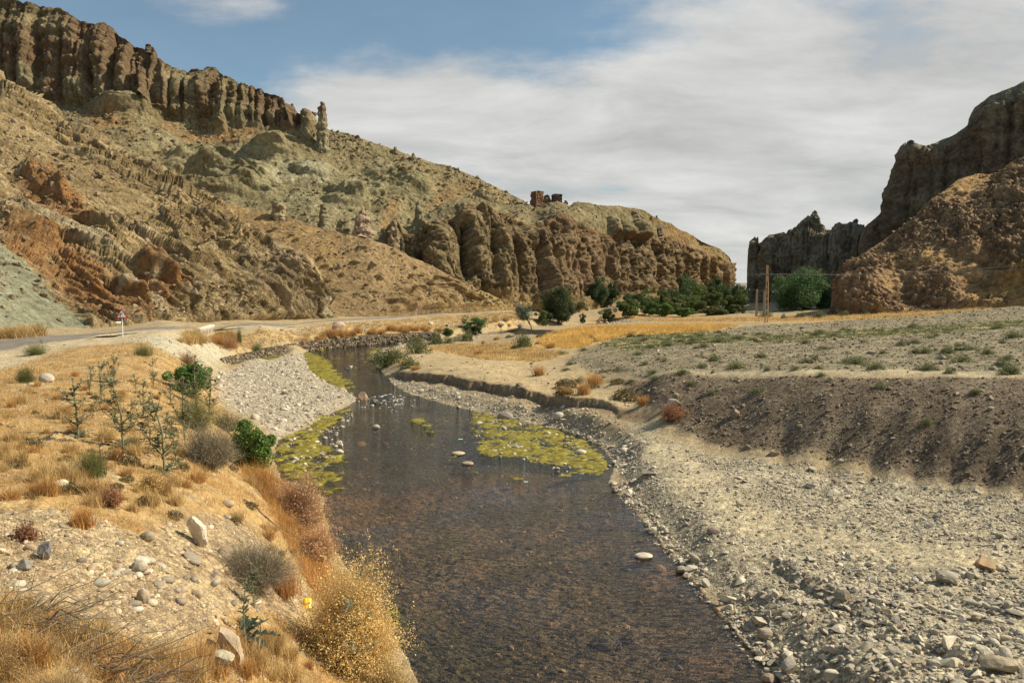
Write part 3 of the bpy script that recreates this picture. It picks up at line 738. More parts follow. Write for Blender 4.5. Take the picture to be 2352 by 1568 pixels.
def hill_ridge():
    c0 = [(-320,420,160),(0,290,165),(200,440,158),(450,540,158),(640,560,158),(850,610,156),(1000,690,158),(1100,705,166),(1280,710,178)]
    cm = [(-320,260,180),(0,232,180),(100,262,180),(200,300,179),(330,340,180),(450,400,180),(560,420,181),(700,430,182),(850,480,182),(1000,540,182),(1100,570,184),(1280,600,190)]
    c1 = [(-320,150,197),(0,180,197),(60,210,197),(110,232,197),(160,245,197),(220,240,197),(290,243,197),(340,262,197),(380,266,198),(430,290,198),(480,302,198),(520,298,198),(560,284,199),(600,284,200),(650,296,200),(690,300,201),(730,318,201),(780,350,202),(850,385,203),(950,420,203),(1050,450,202),(1150,490,200),(1280,540,198)]
    P, T, front = loft('hill', [c0, cm, c1, RIDGE_TOP], [90, 110, 150], -320, 1280, 1.7, [12, 16, 6, 1], [(4, -.6, 6), (26, -4, 8), (70, -75, 10)])
    N = smooth_vec(normals(P), it=5); q = P.reshape(-1, 3); sx, sy = sketch(P); S = np.stack([sx, sy], -1)
    t = T.ravel()
    big = fbm(q * .035, 3, seed=71); mid = fbm(q * .14, 4, seed=72); fin = fbm(q * .6, 4, seed=73)
    cl = sstep(1.92, 2.06, t + .05 * mid) * sstep(732, 690, sx)
    # sections of the band where debris breaks the wall
    gap = np.maximum(vmask(S, [(352,150),(372,190),(372,262),(350,262),(345,190)], 8) * .5, vmask(S, [(372,150),(430,165),(420,195),(380,190)], 10))
    cl = cl * (1 - .8 * gap)
    wx = mid * .9 + big * 2
    fl = 1 - np.abs(perlin(np.stack([q[:, 0] * .12 + wx * .35, q[:, 1] * .12, q[:, 2] * .014 + 0 * wx], -1), 74)) * 2.6
    fl2 = 1 - np.abs(perlin(np.stack([q[:, 0] * .30 + wx * .3, q[:, 1] * .3, q[:, 2] * .035], -1), 75)) * 2.2
    ledge = perlin(np.stack([q[:, 0] * .04, q[:, 1] * .04, q[:, 2] * .42 + wx * .5], -1), 76)
    topf = sstep(2.0, 2.3, t) * sstep(3.02, 2.75, t)
    crg = billow(q * .42, 4, seed=70)
    fl3 = np.abs(perlin(np.stack([q[:, 0] * .75 + wx * .5, q[:, 1] * .75, q[:, 2] * .06], -1), 68))
    col_ = billow(np.stack([q[:, 0] * .38 + wx * .25, q[:, 1] * .38, q[:, 2] * .045], -1), 3, seed=67)
    tt = q[:, 0] * .92 + q[:, 1] * .2; gw = mid * .16 + big * .3
    cA = columns(tt, q, 4.4, gw, 171); cB = columns(tt, q, 1.9, gw * 2, 173)
    D = cl * (cA * 2.9 * (.45 + .55 * topf) + cB * .85 + np.clip(fl, -.9, 1) * .9 + np.tanh(ledge * 4) * .55 + mid * .55 + fin * .75 + crg * .45 - 1.6)
    low = sstep(200, 60, sx) * 0
    # smooth green knolls and ledges half way down the slope
    bed = fbm(np.stack([q[:, 0] * .07, q[:, 1] * .07, q[:, 2] * .45 + mid * .8], -1), 4, seed=77)
    soft = np.maximum.reduce([vmask(S, p, 22) for p in ([(380,350),(520,340),(620,390),(620,440),(520,450),(400,420)], [(560,330),(660,320),(680,350),(580,360)], [(760,430),(840,430),(860,470),(760,480)], [(800,400),(960,400),(1000,470),(880,500)], [(240,240),(330,250),(360,300),(260,280)])])
    D = D + (1 - cl) * (big * 1.8 + mid * .75 + fin * .42 + np.maximum(crg - .1, 0) * .7) + soft * (1 - cl) * (1.2 + np.tanh(bed * 4) * 1.5)
    for (x, y, rx, ry, a, rot) in [(525,408,90,24,3.0,12),(450,378,70,16,1.6,14),(620,336,48,13,2.4,8),(640,350,30,8,1.2,5),(810,455,40,16,2.4,14),(790,470,55,12,1.8,10),(290,255,90,20,3.0,8),(470,290,60,10,1.4,4),(420,262,50,9,1.6,3),(950,420,60,20,1.5,20),(870,400,40,12,1.2,20),(720,390,60,14,1.2,12),(1130,460,50,16,1.5,25),(480,430,110,12,1.4,10)]:
        c, s_ = math.cos(math.radians(rot)), math.sin(math.radians(rot))
        dx = sx - x; dy = sy - y
        r = np.sqrt(((dx * c + dy * s_) / rx) ** 2 + ((-dx * s_ + dy * c) / ry) ** 2) + .25 * mid + .15 * fin
        D = D + a * sstep(1.1, .6, r)
    # single buttresses standing out of the band
    for (x, y0, y1, w, a) in [(336,150,268,13,5.5),(508,178,304,16,6.0),(545,190,284,19,4.2),(590,200,288,16,4.5),(625,212,290,15,3.4),(395,180,232,20,3.5),(290,100,205,24,3.5),(185,80,240,20,3.2),(120,60,232,24,3.0),(60,40,205,24,3.2),(15,40,180,22,3.0),(235,90,240,20,3.4),(705,258,300,22,3.0),(665,244,292,7,3.0),(470,165,262,20,2.8),(435,170,250,16,2.6)]:
        xx = (sx - x) / w + .35 * mid + .2 * fin + .15 * ledge; yy = sstep(y0 - 8, y0 + 40, sy + 14 * mid) * sstep(y1 + 8, y1 - 12, sy)
        D = D + a * (.75 if w < 14 else .5) * np.clip(1 - xx ** 2, 0, 1) ** .7 * yy
    D = D * np.where(t > 2.97, .5, 1)
    def colour(N2):
        c = mixc((.29, .25, .15), (.39, .345, .215), sstep(-.3, .3, mid + big))
        grn = np.maximum.reduce([vmask(S, p, 30) for p in ([(380,300),(560,320),(720,360),(900,420),(860,500),(700,500),(540,460),(420,400)], [(840,360),(1000,390),(1010,480),(880,510),(820,430)])])
        c = mixc(c, mixc((.295, .29, .18), (.41, .40, .265), sstep(-.2, .4, mid + .4 * fin)), grn * .6)
        wht = np.maximum.reduce([vmask(S, p, 14) for p in ([(640,370),(740,370),(770,430),(680,430),(620,410)], [(780,420),(860,430),(850,460),(770,450)], [(360,200),(440,235),(470,262),(380,255)])])
        c = mixc(c, (.53, .53, .41), wht * sstep(-.15, .3, mid + fin) * .6)
        org = np.maximum.reduce([vmask(S, p, 9) for p in ([(350,285),(390,275),(470,330),(440,335)], [(480,315),(530,292),(585,288),(600,305),(540,330),(470,340),(420,300)], [(880,470),(920,460),(900,520),(870,550)], [(1010,440),(1070,425),(1040,480),(1000,500),(985,480)], [(180,250),(260,260),(330,310),(300,330),(210,290)], [(1060,415),(1110,425),(1100,445),(1060,440)])])
        c = mixc(c, (.40, .245, .115), org * sstep(-.5, .2, mid + .5 * fin) * .8)
        tan_ = sstep(800, 1000, sx) * sstep(-.2, .3, big + mid)
        c = mixc(c, (.36, .28, .155), tan_ * .6)
        dots = sstep(.30, .42, fbm(q * .9, 3, seed=78))
        c = mixc(c, (.15, .12, .065), dots * (1 - cl) * .65)
        cc = mixc((.20, .165, .10), (.32, .28, .175), sstep(-.3, .35, mid + .5 * fin + .35 * ledge))
        cc = mixc(cc, (.19, .115, .075), sstep(.0, .3, perlin(q * np.array([.09, .09, .02]), 79)) * .6)
        cc = mixc(cc, (.30, .30, .20), sstep(2.45, 2.1, t) * sstep(-.1, .4, mid) * .6)
        cc = mixc(cc, (.145, .085, .055), sstep(2.8, 2.95, t + .1 * mid) * sstep(-.15, .2, fin + mid) * .75)
        c = mixc(c, cc, cl)
        return c * (1 + .22 * fin)[:, None] * np.array((0.86, 0.81, 0.72))
    finish('hill', P, D, T, front, colour, 'long ridge with a dark fluted cliff band over greenish scree', N)

# ---- the rock wall in the middle of the valley
def cliff_mid():
    c0 = [(835,660,150),(950,672,150),(1060,690,152),(1150,704,158),(1230,710,165),(1320,712,176),(1420,706,190),(1500,700,215),(1560,695,240),(1620,685,270),(1688,680,300)]
    ca = [(835,640,152),(950,640,152),(1060,655,154),(1150,670,160),(1230,680,167),(1300,685,176),(1340,690,182),(1420,670,196),(1500,672,218),(1560,672,242),(1620,668,271),(1688,664,300)]
    c1 = [(835,565,158),(880,545,158),(910,505,160),(940,540,160),(985,520,160),(1010,505,160),(1040,500,162),(1070,470,164),(1110,474,167),(1150,482,169),(1190,490,172),(1230,520,176),(1260,505,180),(1290,500,184),(1320,510,190),(1360,530,196),(1400,548,203),(1440,548,208),(1475,545,213),(1500,550,220),(1530,545,228),(1560,560,240),(1600,570,254),(1640,590,272),(1670,600,292),(1688,608,301)]
    top = [(835,550,168),(880,530,172),(940,510,180),(1000,480,184),(1050,455,187),(1100,445,190),(1160,470,192),(1200,478,194),(1228,481,194),(1238,480,194),(1252,478,194),(1266,474,195),(1280,470,196),(1292,471,197),(1300,473,198),(1310,474,199),(1318,464,200),(1330,463,201),(1350,466,203),(1370,470,206),(1400,473,209),(1425,474,212),(1435,476,213),(1455,478,215),(1480,483,217),(1500,497,220),(1520,507,226),(1540,515,233),(1560,528,240),(1580,535,248),(1600,546,256),(1620,556,264),(1640,566,273),(1660,578,284),(1672,586,292),(1680,594,300),(1684,606,302),(1688,612,304)]
    P, T, front = loft('cliff', [c0, ca, c1, top], [36, 170, 80], 835, 1688, 1.25, [10, 6, 3, 1], [(12, -1, 8), (60, -8, 10), (60, -60, 8)], cap_r=(-9, 70, 4))
    N = smooth_vec(normals(P), it=4); q = P.reshape(-1, 3); sx, sy = sketch(P); S = np.stack([sx, sy], -1); t = T.ravel()
    big = fbm(q * .04, 3, seed=81); mid = fbm(q * .16, 4, seed=82); fin = fbm(q * .7, 4, seed=83)
    wall = sstep(.15, 1.1, t) * sstep(2.12, 1.9, t + .12 * mid)
    crg = billow(q * .40, 4, seed=80)
    wx = mid + big * 2
    tt = (q[:, 0] * .62 + q[:, 1] * .78)
    fl = 1 - np.abs(perlin(np.stack([tt * .085 + wx * .35, 0 * tt, q[:, 2] * .012], -1), 84)) * 2.4
    fl2 = 1 - np.abs(perlin(np.stack([tt * .26 + wx * .3, 0 * tt, q[:, 2] * .03], -1), 85)) * 2.2
    ledge = perlin(np.stack([q[:, 0] * .03, q[:, 1] * .03, q[:, 2] * .3 + wx * .4], -1), 86)
    knob = fbm(q * .32, 3, seed=87); gw = mid * .2 + big * .3
    col_ = billow(np.stack([tt * .34 + wx * .2, 0 * tt, q[:, 2] * .04], -1), 3, seed=89)
    far = sstep(1180, 1330, sx)
    D = wall * (fl * (1.0 + .3 * far) + columns(tt, q, 6.5, gw, 181) * 1.9 + columns(tt, q, 2.3, gw * 2, 183) * .6 - 1.4 + np.tanh(ledge * 4) * .3 + knob * .6 + fin * .75 + crg * .55 + col_ * .9) + (1 - wall) * (big * 2 + mid * .9 + fin * .35) * sstep(.0, .2, t)
    D = D + (1 - far) * big * 3.0 * sstep(0, 1, t)
    for (x, y0, y1, w, a) in [(905,505,600,24,3.5),(950,530,640,30,3.5),(1010,500,680,44,7.0),(1090,480,680,34,3.8),(1150,500,690,36,4.2),(1205,510,690,24,3.4),(1240,500,640,15,4.0),(1290,480,680,26,3.4),(1245,610,720,30,5.5),(1300,620,720,28,5.0),(1350,530,690,30,2.6),(1440,500,545,16,4.6),(1470,485,548,18,5.0),(1410,490,540,14,4.0),(1535,535,690,26,4.5),(1600,570,690,24,3.6),(1650,590,680,20,3.4),(1475,560,690,26,3.0)]:
        xx = (sx - x) / w + .4 * mid + .25 * fin; yy = sstep(y0 - 10, y0 + 45, sy + 12 * mid) * (sstep(y1 + 6, y1 - 6, sy) if y1 < 600 else sstep(745, 690, sy))
        D = D + a * (.8 if y1 < 600 else .5) * np.clip(1 - xx ** 2, 0, 1) ** .75 * yy
    # clefts
    for (x, y0, y1, w, a) in [(1065,500,650,9,4.5),(963,560,640,8,3.5),(1225,530,680,6,3.4),(1270,560,640,6,3.2),(1122,520,660,7,2.6),(1182,540,680,4,3.2),(1248,500,600,4,3.0),(1310,580,690,4,3.0),(1365,600,690,4,2.8),(1430,580,690,4,3.2),(1540,580,690,4,3.0),(1600,590,690,4,2.6),(1655,600,690,4,2.4),(1330,560,690,6,3.0),(1395,560,640,7,2.8),(1570,570,690,7,3.2),(1628,580,690,6,2.8),(1505,560,690,7,2.6)]:
        xx = (sx - x - .12 * (sy - y0) * .3) / w + .5 * mid; yy = sstep(y0, y0 + 25, sy) * sstep(y1 + 6, y1 - 20, sy)
        D = D - a * np.exp(-xx ** 2) * yy
    D = D * np.where(t > 2.96, .45, 1)
    def colour(N2):
        c = mixc((.185, .14, .085), (.315, .24, .15), sstep(-.35, .35, knob + .5 * fin + .3 * mid))
        olive = sstep(1230, 1050, sx + 60 * mid)
        c = mixc(c, mixc((.215, .185, .105), (.34, .29, .17), sstep(-.3, .35, knob + .5 * fin)), olive * .75)
        peb = fbm(q * 1.6, 3, seed=88)
        c = mixc(c, (.58, .46, .29), sstep(.12, .4, peb + .3 * fin) * .6 * wall)
        c = mixc(c, (.15, .115, .075), sstep(.15, .45, -peb) * .6)
        red = vmask(S, [(1260,560),(1400,560),(1420,680),(1300,690)], 50)
        c = mixc(c, (.36, .24, .155), red * .4)
        cap = sstep(1.95, 2.15, t + .15 * mid)
        cg = mixc((.27, .235, .14), (.37, .325, .20), sstep(-.3, .3, mid + .5 * fin))
        cg = mixc(cg, (.40, .255, .115), vmask(S, [(1420,540),(1500,548),(1545,520),(1600,545),(1560,575),(1440,565)], 10) * .75)
        cg = mixc(cg, (.40, .28, .13), vmask(S, [(1430,470),(1500,485),(1690,600),(1690,620),(1480,500)], 5) * .5)
        c = mixc(c, cg, cap)
        rim = sstep(1.86, 1.95, t + .06 * mid) * sstep(2.1, 2.0, t + .06 * mid)
        c = mixc(c, (.30, .18, .10), rim * .5)
        apron = sstep(.95, .6, t + .3 * mid)
        c = mixc(c, (.42, .315, .17), apron * .85)
        return c * (1 + .22 * fin)[:, None] * np.array((0.8, 0.75, 0.66))
    finish('cliff', P, D, T, front, colour, 'pebbly brown rock wall with deep clefts below the ruined tower', N)

# ---- jagged dark fin on the right
def cliff_fin():
    top = [(1716,640,214),(1718,580,214),(1721,556,214),(1727,549,213),(1734,543,213),(1738,548,213),(1741,560,212),(1748,562,212),(1752,552,211),(1760,548,211),(1766,540,210),(1778,538,209),(1790,535,208),(1800,533,208),(1806,536,207),(1810,528,207),(1820,526,206),(1827,530,206),(1832,518,205),(1842,506,204),(1850,500,204),(1856,494,203),(1861,496,203),(1866,486,203),(1872,483,202),(1877,487,202),(1881,500,202),(1886,512,201),(1893,521,201),(1900,528,200),(1915,526,199),(1925,523,198),(1940,518,197),(1950,510,196),(1958,509,196),(1963,504,195),(1966,514,195),(1975,520,195),(1990,530,194),(2030,540,192)]
    c0 = [(1716,728,208),(1800,728,203),(1900,728,194),(2030,728,186)]
    c1 = [(1716,660,211),(1721,600,212),(1800,575,205),(1860,545,200),(1900,555,197),(1960,545,192),(2030,570,188)]
    P, T, front = loft('cliff', [c0, c1, top], [110, 90], 1716, 2030, .9, [8, 8, 0], [(7, -.5, 5), (6, -8, 6), (5, -30, 6)], cap_l=(13, 30, 3))
    N = smooth_vec(normals(P), it=4); q = P.reshape(-1, 3); sx, sy = sketch(P); t = T.ravel()
    big = fbm(q * .05, 3, seed=91); mid = fbm(q * .2, 4, seed=92); fin = fbm(q * .8, 3, seed=93)
    tt = q[:, 0] - q[:, 1] * .7
    fl = 1 - np.abs(perlin(np.stack([tt * .1 + mid * .4, 0 * tt, q[:, 2] * .02], -1), 94)) * 2.4
    fl2 = 1 - np.abs(perlin(np.stack([tt * .33 + mid * .4, 0 * tt, q[:, 2] * .05], -1), 95)) * 2.2
    ledge = perlin(np.stack([q[:, 0] * .05, q[:, 1] * .05, q[:, 2] * .35 + q[:, 0] * .18 + mid], -1), 96)
    D = columns(tt, q, 6.0, mid * .2, 191) * 2.2 + columns(tt, q, 2.2, mid * .4, 193) * .8 - 1.5 + fl * .8 + np.tanh(ledge * 3) * .5 + mid * .7 + fin * .3 + billow(np.stack([tt * .5, 0 * tt, q[:, 2] * .05], -1), 2, seed=97) * .8 + .5 * billow(q * .5, 3, seed=90) * .6
    D = D * sstep(2.02, 1.75, t) * sstep(1712, 1735, sx) + .25 * fin
    def colour(N2):
        c = mixc((.20, .165, .11), (.33, .285, .195), sstep(-.3, .35, mid + .4 * fin))
        c = mixc(c, (.30, .27, .18), sstep(.1, .5, ledge) * .5)
        return c * (1 + .2 * fin)[:, None]
    finish('cliff', P, D, T, front, colour, 'jagged dark rock fin standing on the right of the gap', N)

# ---- high cliff on the right
def cliff_right():
    top = [(1972,560,180),(1980,530,179),(1990,518,178),(2005,505,177),(2020,492,176),(2032,478,175),(2040,470,175),(2046,452,175),(2052,430,174),(2058,405,174),(2063,380,174),(2067,355,174),(2071,340,174),(2075,332,174),(2079,326,173),(2083,333,173),(2087,325,173),(2093,322,173),(2099,327,172),(2106,331,172),(2115,338,172),(2130,335,171),(2150,327,170),(2165,320,170),(2180,315,169),(2200,304,168),(2215,294,168),(2222,286,168),(2226,270,168),(2231,260,167),(2239,247,167),(2250,238,166),(2262,230,166),(2275,219,165),(2290,214,164),(2310,206,163),(2330,198,162),(2352,186,161),(2450,140,158),(2600,95,152),(2750,80,148)]
    c0 = [(1972,728,172),(2050,728,168),(2200,728,160),(2352,728,152),(2750,728,138)]
    c1 = [(1972,640,175),(2020,560,173),(2060,480,171),(2090,450,169),(2150,430,166),(2230,410,163),(2352,400,156),(2750,360,142)]
    c2 = [(1972,575,178),(2005,525,175),(2046,470,173.5),(2060,415,172),(2073,355,171.5),(2090,345,170),(2130,355,168),(2200,325,165),(2232,285,164),(2270,250,161),(2352,220,157),(2600,130,148),(2750,110,144)]
    P, T, front = loft('cliff', [c0, c1, c2, top], [60, 120, 40], 1972, 2750, 1.6, [8, 8, 5, 0], [(14, 1, 6), (40, -6, 8), (40, -60, 8)], cap_l=(28, 40, 10))
    N = smooth_vec(normals(P), it=4); q = P.reshape(-1, 3); sx, sy = sketch(P); S = np.stack([sx, sy], -1); t = T.ravel()
    big = fbm(q * .05, 3, seed=101); mid = fbm(q * .18, 4, seed=102); fin = fbm(q * .7, 4, seed=103)
    tt = q[:, 0] - q[:, 1] * .7
    fl = 1 - np.abs(perlin(np.stack([tt * .09 + mid * .4, 0 * tt, q[:, 2] * .02], -1), 104)) * 2.4
    ledge = perlin(np.stack([q[:, 0] * .04, q[:, 1] * .04, q[:, 2] * .3 + mid], -1), 106)
    wall = sstep(2.3, 1.9, t)
    D = wall * (columns(tt, q, 7.0, mid * .2, 195) * 1.6 - .9 + fl * 1.0 + np.tanh(ledge * 3) * .5 + billow(np.stack([tt * .3, 0 * tt, q[:, 2] * .04], -1), 2, seed=107) * .9) + big * 1.8 + mid * .9 + fin * .45 + billow(q * .5, 3, seed=100) * .6
    D = D * sstep(3.0, 2.7, t) * sstep(1970, 2000, sx) + .2 * fin
    def colour(N2):
        c = mixc((.165, .13, .085), (.25, .20, .13), sstep(-.3, .35, mid + .5 * fin))
        c = mixc(c, (.22, .145, .10), sstep(-.1, .4, big) * .5)
        c = mixc(c, (.27, .245, .16), sstep(2.0, 2.4, t + .3 * mid) * .6)
        return c * (1 + .2 * fin)[:, None]
    finish('cliff', P, D, T, front, colour, 'high shadowed cliff with a knobbed prow on the right', N)

# ---- near hill on the right, brown crags with straw-coloured grass
def hill_right():
    top = [(1904,726,119),(1908,716,120),(1912,700,120.5),(1918,680,121),(1926,655,122),(1933,640,122.5),(1945,622,123.5),(1960,608,124),(1975,600,125),(1990,584,126),(2005,570,127),(2020,560,128),(2040,545,129),(2060,530,130),(2080,514,131),(2100,500,132),(2120,482,133),(2140,464,134),(2160,450,135),(2180,433,136),(2200,420,137),(2220,410,138),(2250,403,139),(2275,402,140),(2295,398,140),(2305,388,139),(2318,378,138),(2352,362,137),(2450,330,134),(2600,290,130),(2750,270,126)]
    c0 = [(1904,730,117),(1950,727,112),(2100,715,108),(2200,706,106),(2352,690,103),(2500,690,100),(2750,690,95)]
    c1 = [(1904,728,118),(1925,690,117),(1960,655,117),(2060,625,116),(2200,600,114),(2300,600,111),(2352,570,111),(2500,540,109),(2750,510,106)]
    P, T, front = loft('hill', [c0, c1, top], [130, 170], 1904, 2750, 1.5, [8, 12, 2], [(8, 0, 6), (20, -6, 8), (30, -50, 8)], cap_l=(11, 18, 4))
    N = smooth_vec(normals(P), it=5); q = P.reshape(-1, 3); sx, sy = sketch(P); S = np.stack([sx, sy], -1); t = T.ravel()
    big = fbm(q * .06, 3, seed=111); mid = fbm(q * .2, 4, seed=112); fin = fbm(q * .9, 4, seed=113)
    rid = ridged(q * np.array([.09, .09, .07]), 3, seed=114)
    crag = np.maximum.reduce([vmask(S, p, 25) for p in ([(1915,720),(1925,650),(1990,590),(2040,600),(2010,660),(2060,700),(2040,730),(1910,735)], [(2060,560),(2130,480),(2200,470),(2250,520),(2240,590),(2150,560)], [(2230,470),(2290,410),(2352,370),(2500,360),(2500,620),(2300,640),(2260,560)], [(2100,640),(2180,620),(2200,700),(2100,715)])])
    jag = np.abs(perlin(q * .7, 116)) + .6 * np.abs(perlin(q * 1.6, 117)) + .4 * np.abs(perlin(q * 3.3, 119))
    D = big * 2.2 + mid * .9 + fin * .4 + crag * (jag * 1.0 + rid * 1.3)
    D = D * sstep(0, .1, t + .02) * np.where(t > 1.97, .5, 1) * sstep(1900, 1925, sx)
    def colour(N2):
        c = mixc((.26, .165, .09), (.42, .285, .16), sstep(-.3, .35, mid + .5 * fin))
        straw = sstep(.35, .0, crag + .3 * mid) * sstep(-.35, .25, big + mid)
        c = mixc(c, (.55, .37, .165), straw * .85)
        c = mixc(c, (.45, .31, .13), sstep(2.06, 1.9, 3.95 - t + .1 * mid) * .5)
        c = mixc(c, (.48, .31, .11), vmask(S, [(2300,640),(2352,610),(2600,590),(2600,700),(2352,690),(2230,690),(2250,660)], 20) * .75)
        c = mixc(c, (.40, .32, .22), sstep(.12, .4, fin + .3 * jag) * .45 * crag)
        c = mixc(c, (.115, .075, .05), sstep(.2, .45, fbm(q * 1.3, 3, seed=118)) * .5)
        return c * (1 + .22 * fin)[:, None] * np.array((0.98, 0.92, 0.86))
    finish('hill', P, D, T, front, colour, 'brown craggy hill streaked with straw grass at the right edge', N)

def far_hills():
    us = np.linspace(-900, 3300, 220)
    n = fbm(np.stack([us * .004, 0 * us, 0 * us], -1), 4, seed=121)
    rows = []
    for k, (Y, f) in enumerate(((1350, 0), (1500, .5), (1650, 1.0), (1900, .6), (2300, 0))):
        x = (us - CXV) / FV * Y
        rows.append(np.stack([x, np.full_like(x, Y), -8 + f * (24 + 18 * n)], -1))
    P = np.stack(rows, 1)
    p = P.reshape(-1, 3)
    me = mesh_np('hill', p, grid_faces(len(us), len(rows)), np.tile(C3(.30, .26, .22), (len(p), 1)), True, [M_ROCK])
    add('hill', me, kind='structure', label='low hazy hills far behind the gap between the cliffs')

hill_near_left(); hill_saddle(); hill_ridge(); cliff_mid(); cliff_fin(); cliff_right(); hill_right(); far_hills()
print('hills', time.time() - T0)
# ------------------------------------------------------------------ stones
import bmesh
def ico(sub):
    bm = bmesh.new(); bmesh.ops.create_icosphere(bm, subdivisions=sub, radius=1)
    V = np.array([v.co[:] for v in bm.verts]); F = np.array([[v.index for v in f.verts] for f in bm.faces]); bm.free()
    return V, F
ICO = {k: ico(k) for k in (1, 2, 3, 4)}

def rock_shape(seed, sub, kind):
    """angular: random planes cut a ball; round: soft cobble"""
    r = np.random.default_rng(seed)
    V, F = ICO[sub]; V = V.copy()
    if kind == 'round':
        V = V * (1 + .16 * fbm(V * .9 + seed, 2, seed=seed % 50)[:, None])
        V = V * np.array([1, r.uniform(.65, .9), r.uniform(.45, .7)])
    else:
        for _ in range(r.integers(8, 12)):
            n = r.normal(size=3); n /= np.linalg.norm(n); d = r.uniform(.32, .66)
            s = V @ n; m = s > d
            V[m] -= n * (s[m] - d)[:, None]
        V = V * np.array([1, r.uniform(.6, .95), r.uniform(.4, .75)])
        if sub > 2: V = V * (1 + .05 * fbm(V * 2.5, 3, seed=seed % 40)[:, None])
        V /= np.abs(V).max() * .9
    return V
TPL = {}
for kind in ('ang', 'round'):
    for sub in (1, 2, 3):
        TPL[kind, sub] = [rock_shape(100 + k, sub, kind) for k in range(8)]

def rotmats(n, flat=True):
    a = rng.uniform(0, 2 * np.pi, n); t = rng.normal(0, .28 if flat else .8, n); u = rng.normal(0, .28 if flat else .8, n)
    ca, sa = np.cos(a), np.sin(a); ct, st = np.cos(t), np.sin(t); cu, su = np.cos(u), np.sin(u)
    o = np.zeros(n); i = np.ones(n)
    Rz = np.stack([ca, -sa, o, sa, ca, o, o, o, i], -1).reshape(n, 3, 3)
    Rx = np.stack([i, o, o, o, ct, -st, o, st, ct], -1).reshape(n, 3, 3)
    Ry = np.stack([cu, o, su, o, i, o, -su, o, cu], -1).reshape(n, 3, 3)
    return Rz @ Rx @ Ry

class Stones:
    def __init__(s): s.pos, s.size, s.col, s.kind, s.zone = [], [], [], [], []
    def put(s, pos, size, col, kind, zone):
        n = len(pos)
        if not n: return
        s.pos.append(pos); s.size.append(size); s.col.append(col); s.kind += [kind] * n; s.zone += [zone] * n
ST = Stones()

PAL = {
    'grey': [(.47, .42, .32), (.40, .365, .285), (.53, .48, .37), (.33, .29, .23), (.43, .37, .28), (.56, .50, .38), (.38, .29, .22)],
    'pale': [(.52, .46, .36), (.46, .40, .31), (.40, .34, .26), (.36, .29, .23), (.30, .25, .20), (.57, .52, .42)],
    'brown': [(.24, .185, .125), (.19, .145, .10), (.30, .245, .17), (.15, .115, .08), (.36, .30, .21)],
    'terr': [(.26, .22, .15), (.20, .165, .11), (.33, .285, .20), (.15, .12, .08), (.42, .37, .27), (.23, .16, .11)],
    'bank': [(.50, .40, .26), (.36, .30, .22), (.40, .31, .21), (.58, .49, .34), (.28, .235, .185), (.44, .32, .22)],
    'bed': [(.36, .24, .14), (.26, .19, .12), (.46, .27, .15), (.20, .155, .11), (.52, .34, .19)],
}
def pal(name, n):
    p = np.array(PAL[name]); c = p[rng.integers(0, len(p), n)]
    return c * rng.uniform(.8, 1.2, (n, 1))

def scatter(zone, palette, kind, classes, dens=1.0, gate=None, excl=(), ymax=1e9, sink=.3, wet=False, label=None):
    poly = Z[zone] if isinstance(zone, str) else zone
    lo, hi = poly.min(0), poly.max(0)
    for s, cover in classes:
        ym = min(s * 740 / 1.0, ymax)
        top = min(hi[1], ym)
        if top <= lo[1]: continue
        # only the wedge the photograph sees (with a margin)
        area = (hi[0] - lo[0]) * (top - lo[1])
        n = int(min(area * cover * dens / (s * s * 1.6), 400000))
        P = np.stack([rng.uniform(lo[0], hi[0], n), rng.uniform(lo[1], top, n)], -1)
        P = P[np.abs(P[:, 0]) < P[:, 1] * .76 + 4]
        P = P[poly_sd(P, poly) > 0]
        if not len(P): continue
        f = fbm(np.stack([P[:, 0] * .35, P[:, 1] * .35, 0 * P[:, 0]], -1), 3, seed=int(s * 100)) + .5 * perlin(np.stack([P[:, 0] * 1.2, P[:, 1] * 1.2, 0 * P[:, 0]], -1), 3)
        keep = rng.uniform(size=len(P)) < np.clip(.55 + 1.1 * f, .06, 1)
        if gate is not None: keep &= rng.uniform(size=len(P)) < gate(P)
        for e, fac in excl:
            keep &= (poly_sd(P, Z[e] if isinstance(e, str) else e) < 0) | (rng.uniform(size=len(P)) < fac)
        P = P[keep]
        if not len(P): continue
        h = height(P[:, 0], P[:, 1])
        if not wet:
            k = h > .0; P, h = P[k], h[k]
        sz = s * np.exp(rng.normal(0, .28, len(P))) * .5
        if label == 'shallows': h = np.maximum(h, -sz * .35)
        ST.put(np.stack([P[:, 0], P[:, 1], h + sz * .45 * (1 - sink * 2)], -1), sz, pal(palette, len(P)), kind, label or (zone if isinstance(zone, str) else 'river'))

cob = gpoly([(180,1250),(330,1230),(470,1250),(500,1310),(430,1400),(330,1420),(200,1340)])
scatter(cob, 'bank', 'round', [(.07, .2), (.11, .25), (.16, .18), (.22, .08)], label='bare')
scatter(gpoly([(420,1430),(520,1410),(620,1500),(560,1568),(420,1568)]), 'bank', 'ang', [(.03, .2), (.05, .25), (.09, .2), (.15, .1)], label='bare')
near_big = lambda P: np.clip(sstep(26, 14, P[:, 1]) + .35, 0, 1)
big_right = flat([(1700,1330),(1850,1330),(2000,1360),(2150,1340),(2352,1310),(2700,1330),(2900,1700),(1830,1700),(1720,1460)], .6)
scatter('gravel', 'grey', 'ang', [(.04, .22), (.06, .42), (.09, .42), (.135, .28), (.20, .10), (.28, .02)], excl=[('track', .22), ('slope', .5)])
scatter(big_right, 'grey', 'ang', [(.07, .3), (.11, .5), (.16, .5), (.22, .42), (.30, .20), (.40, .04)], label='gravel')
scatter('track', 'grey', 'ang', [(.035, .08), (.055, .08), (.09, .05), (.14, .02)])
scatter('slope', 'brown', 'ang', [(.045, .2), (.07, .26), (.11, .24), (.17, .13), (.26, .04), (.4, .008)])
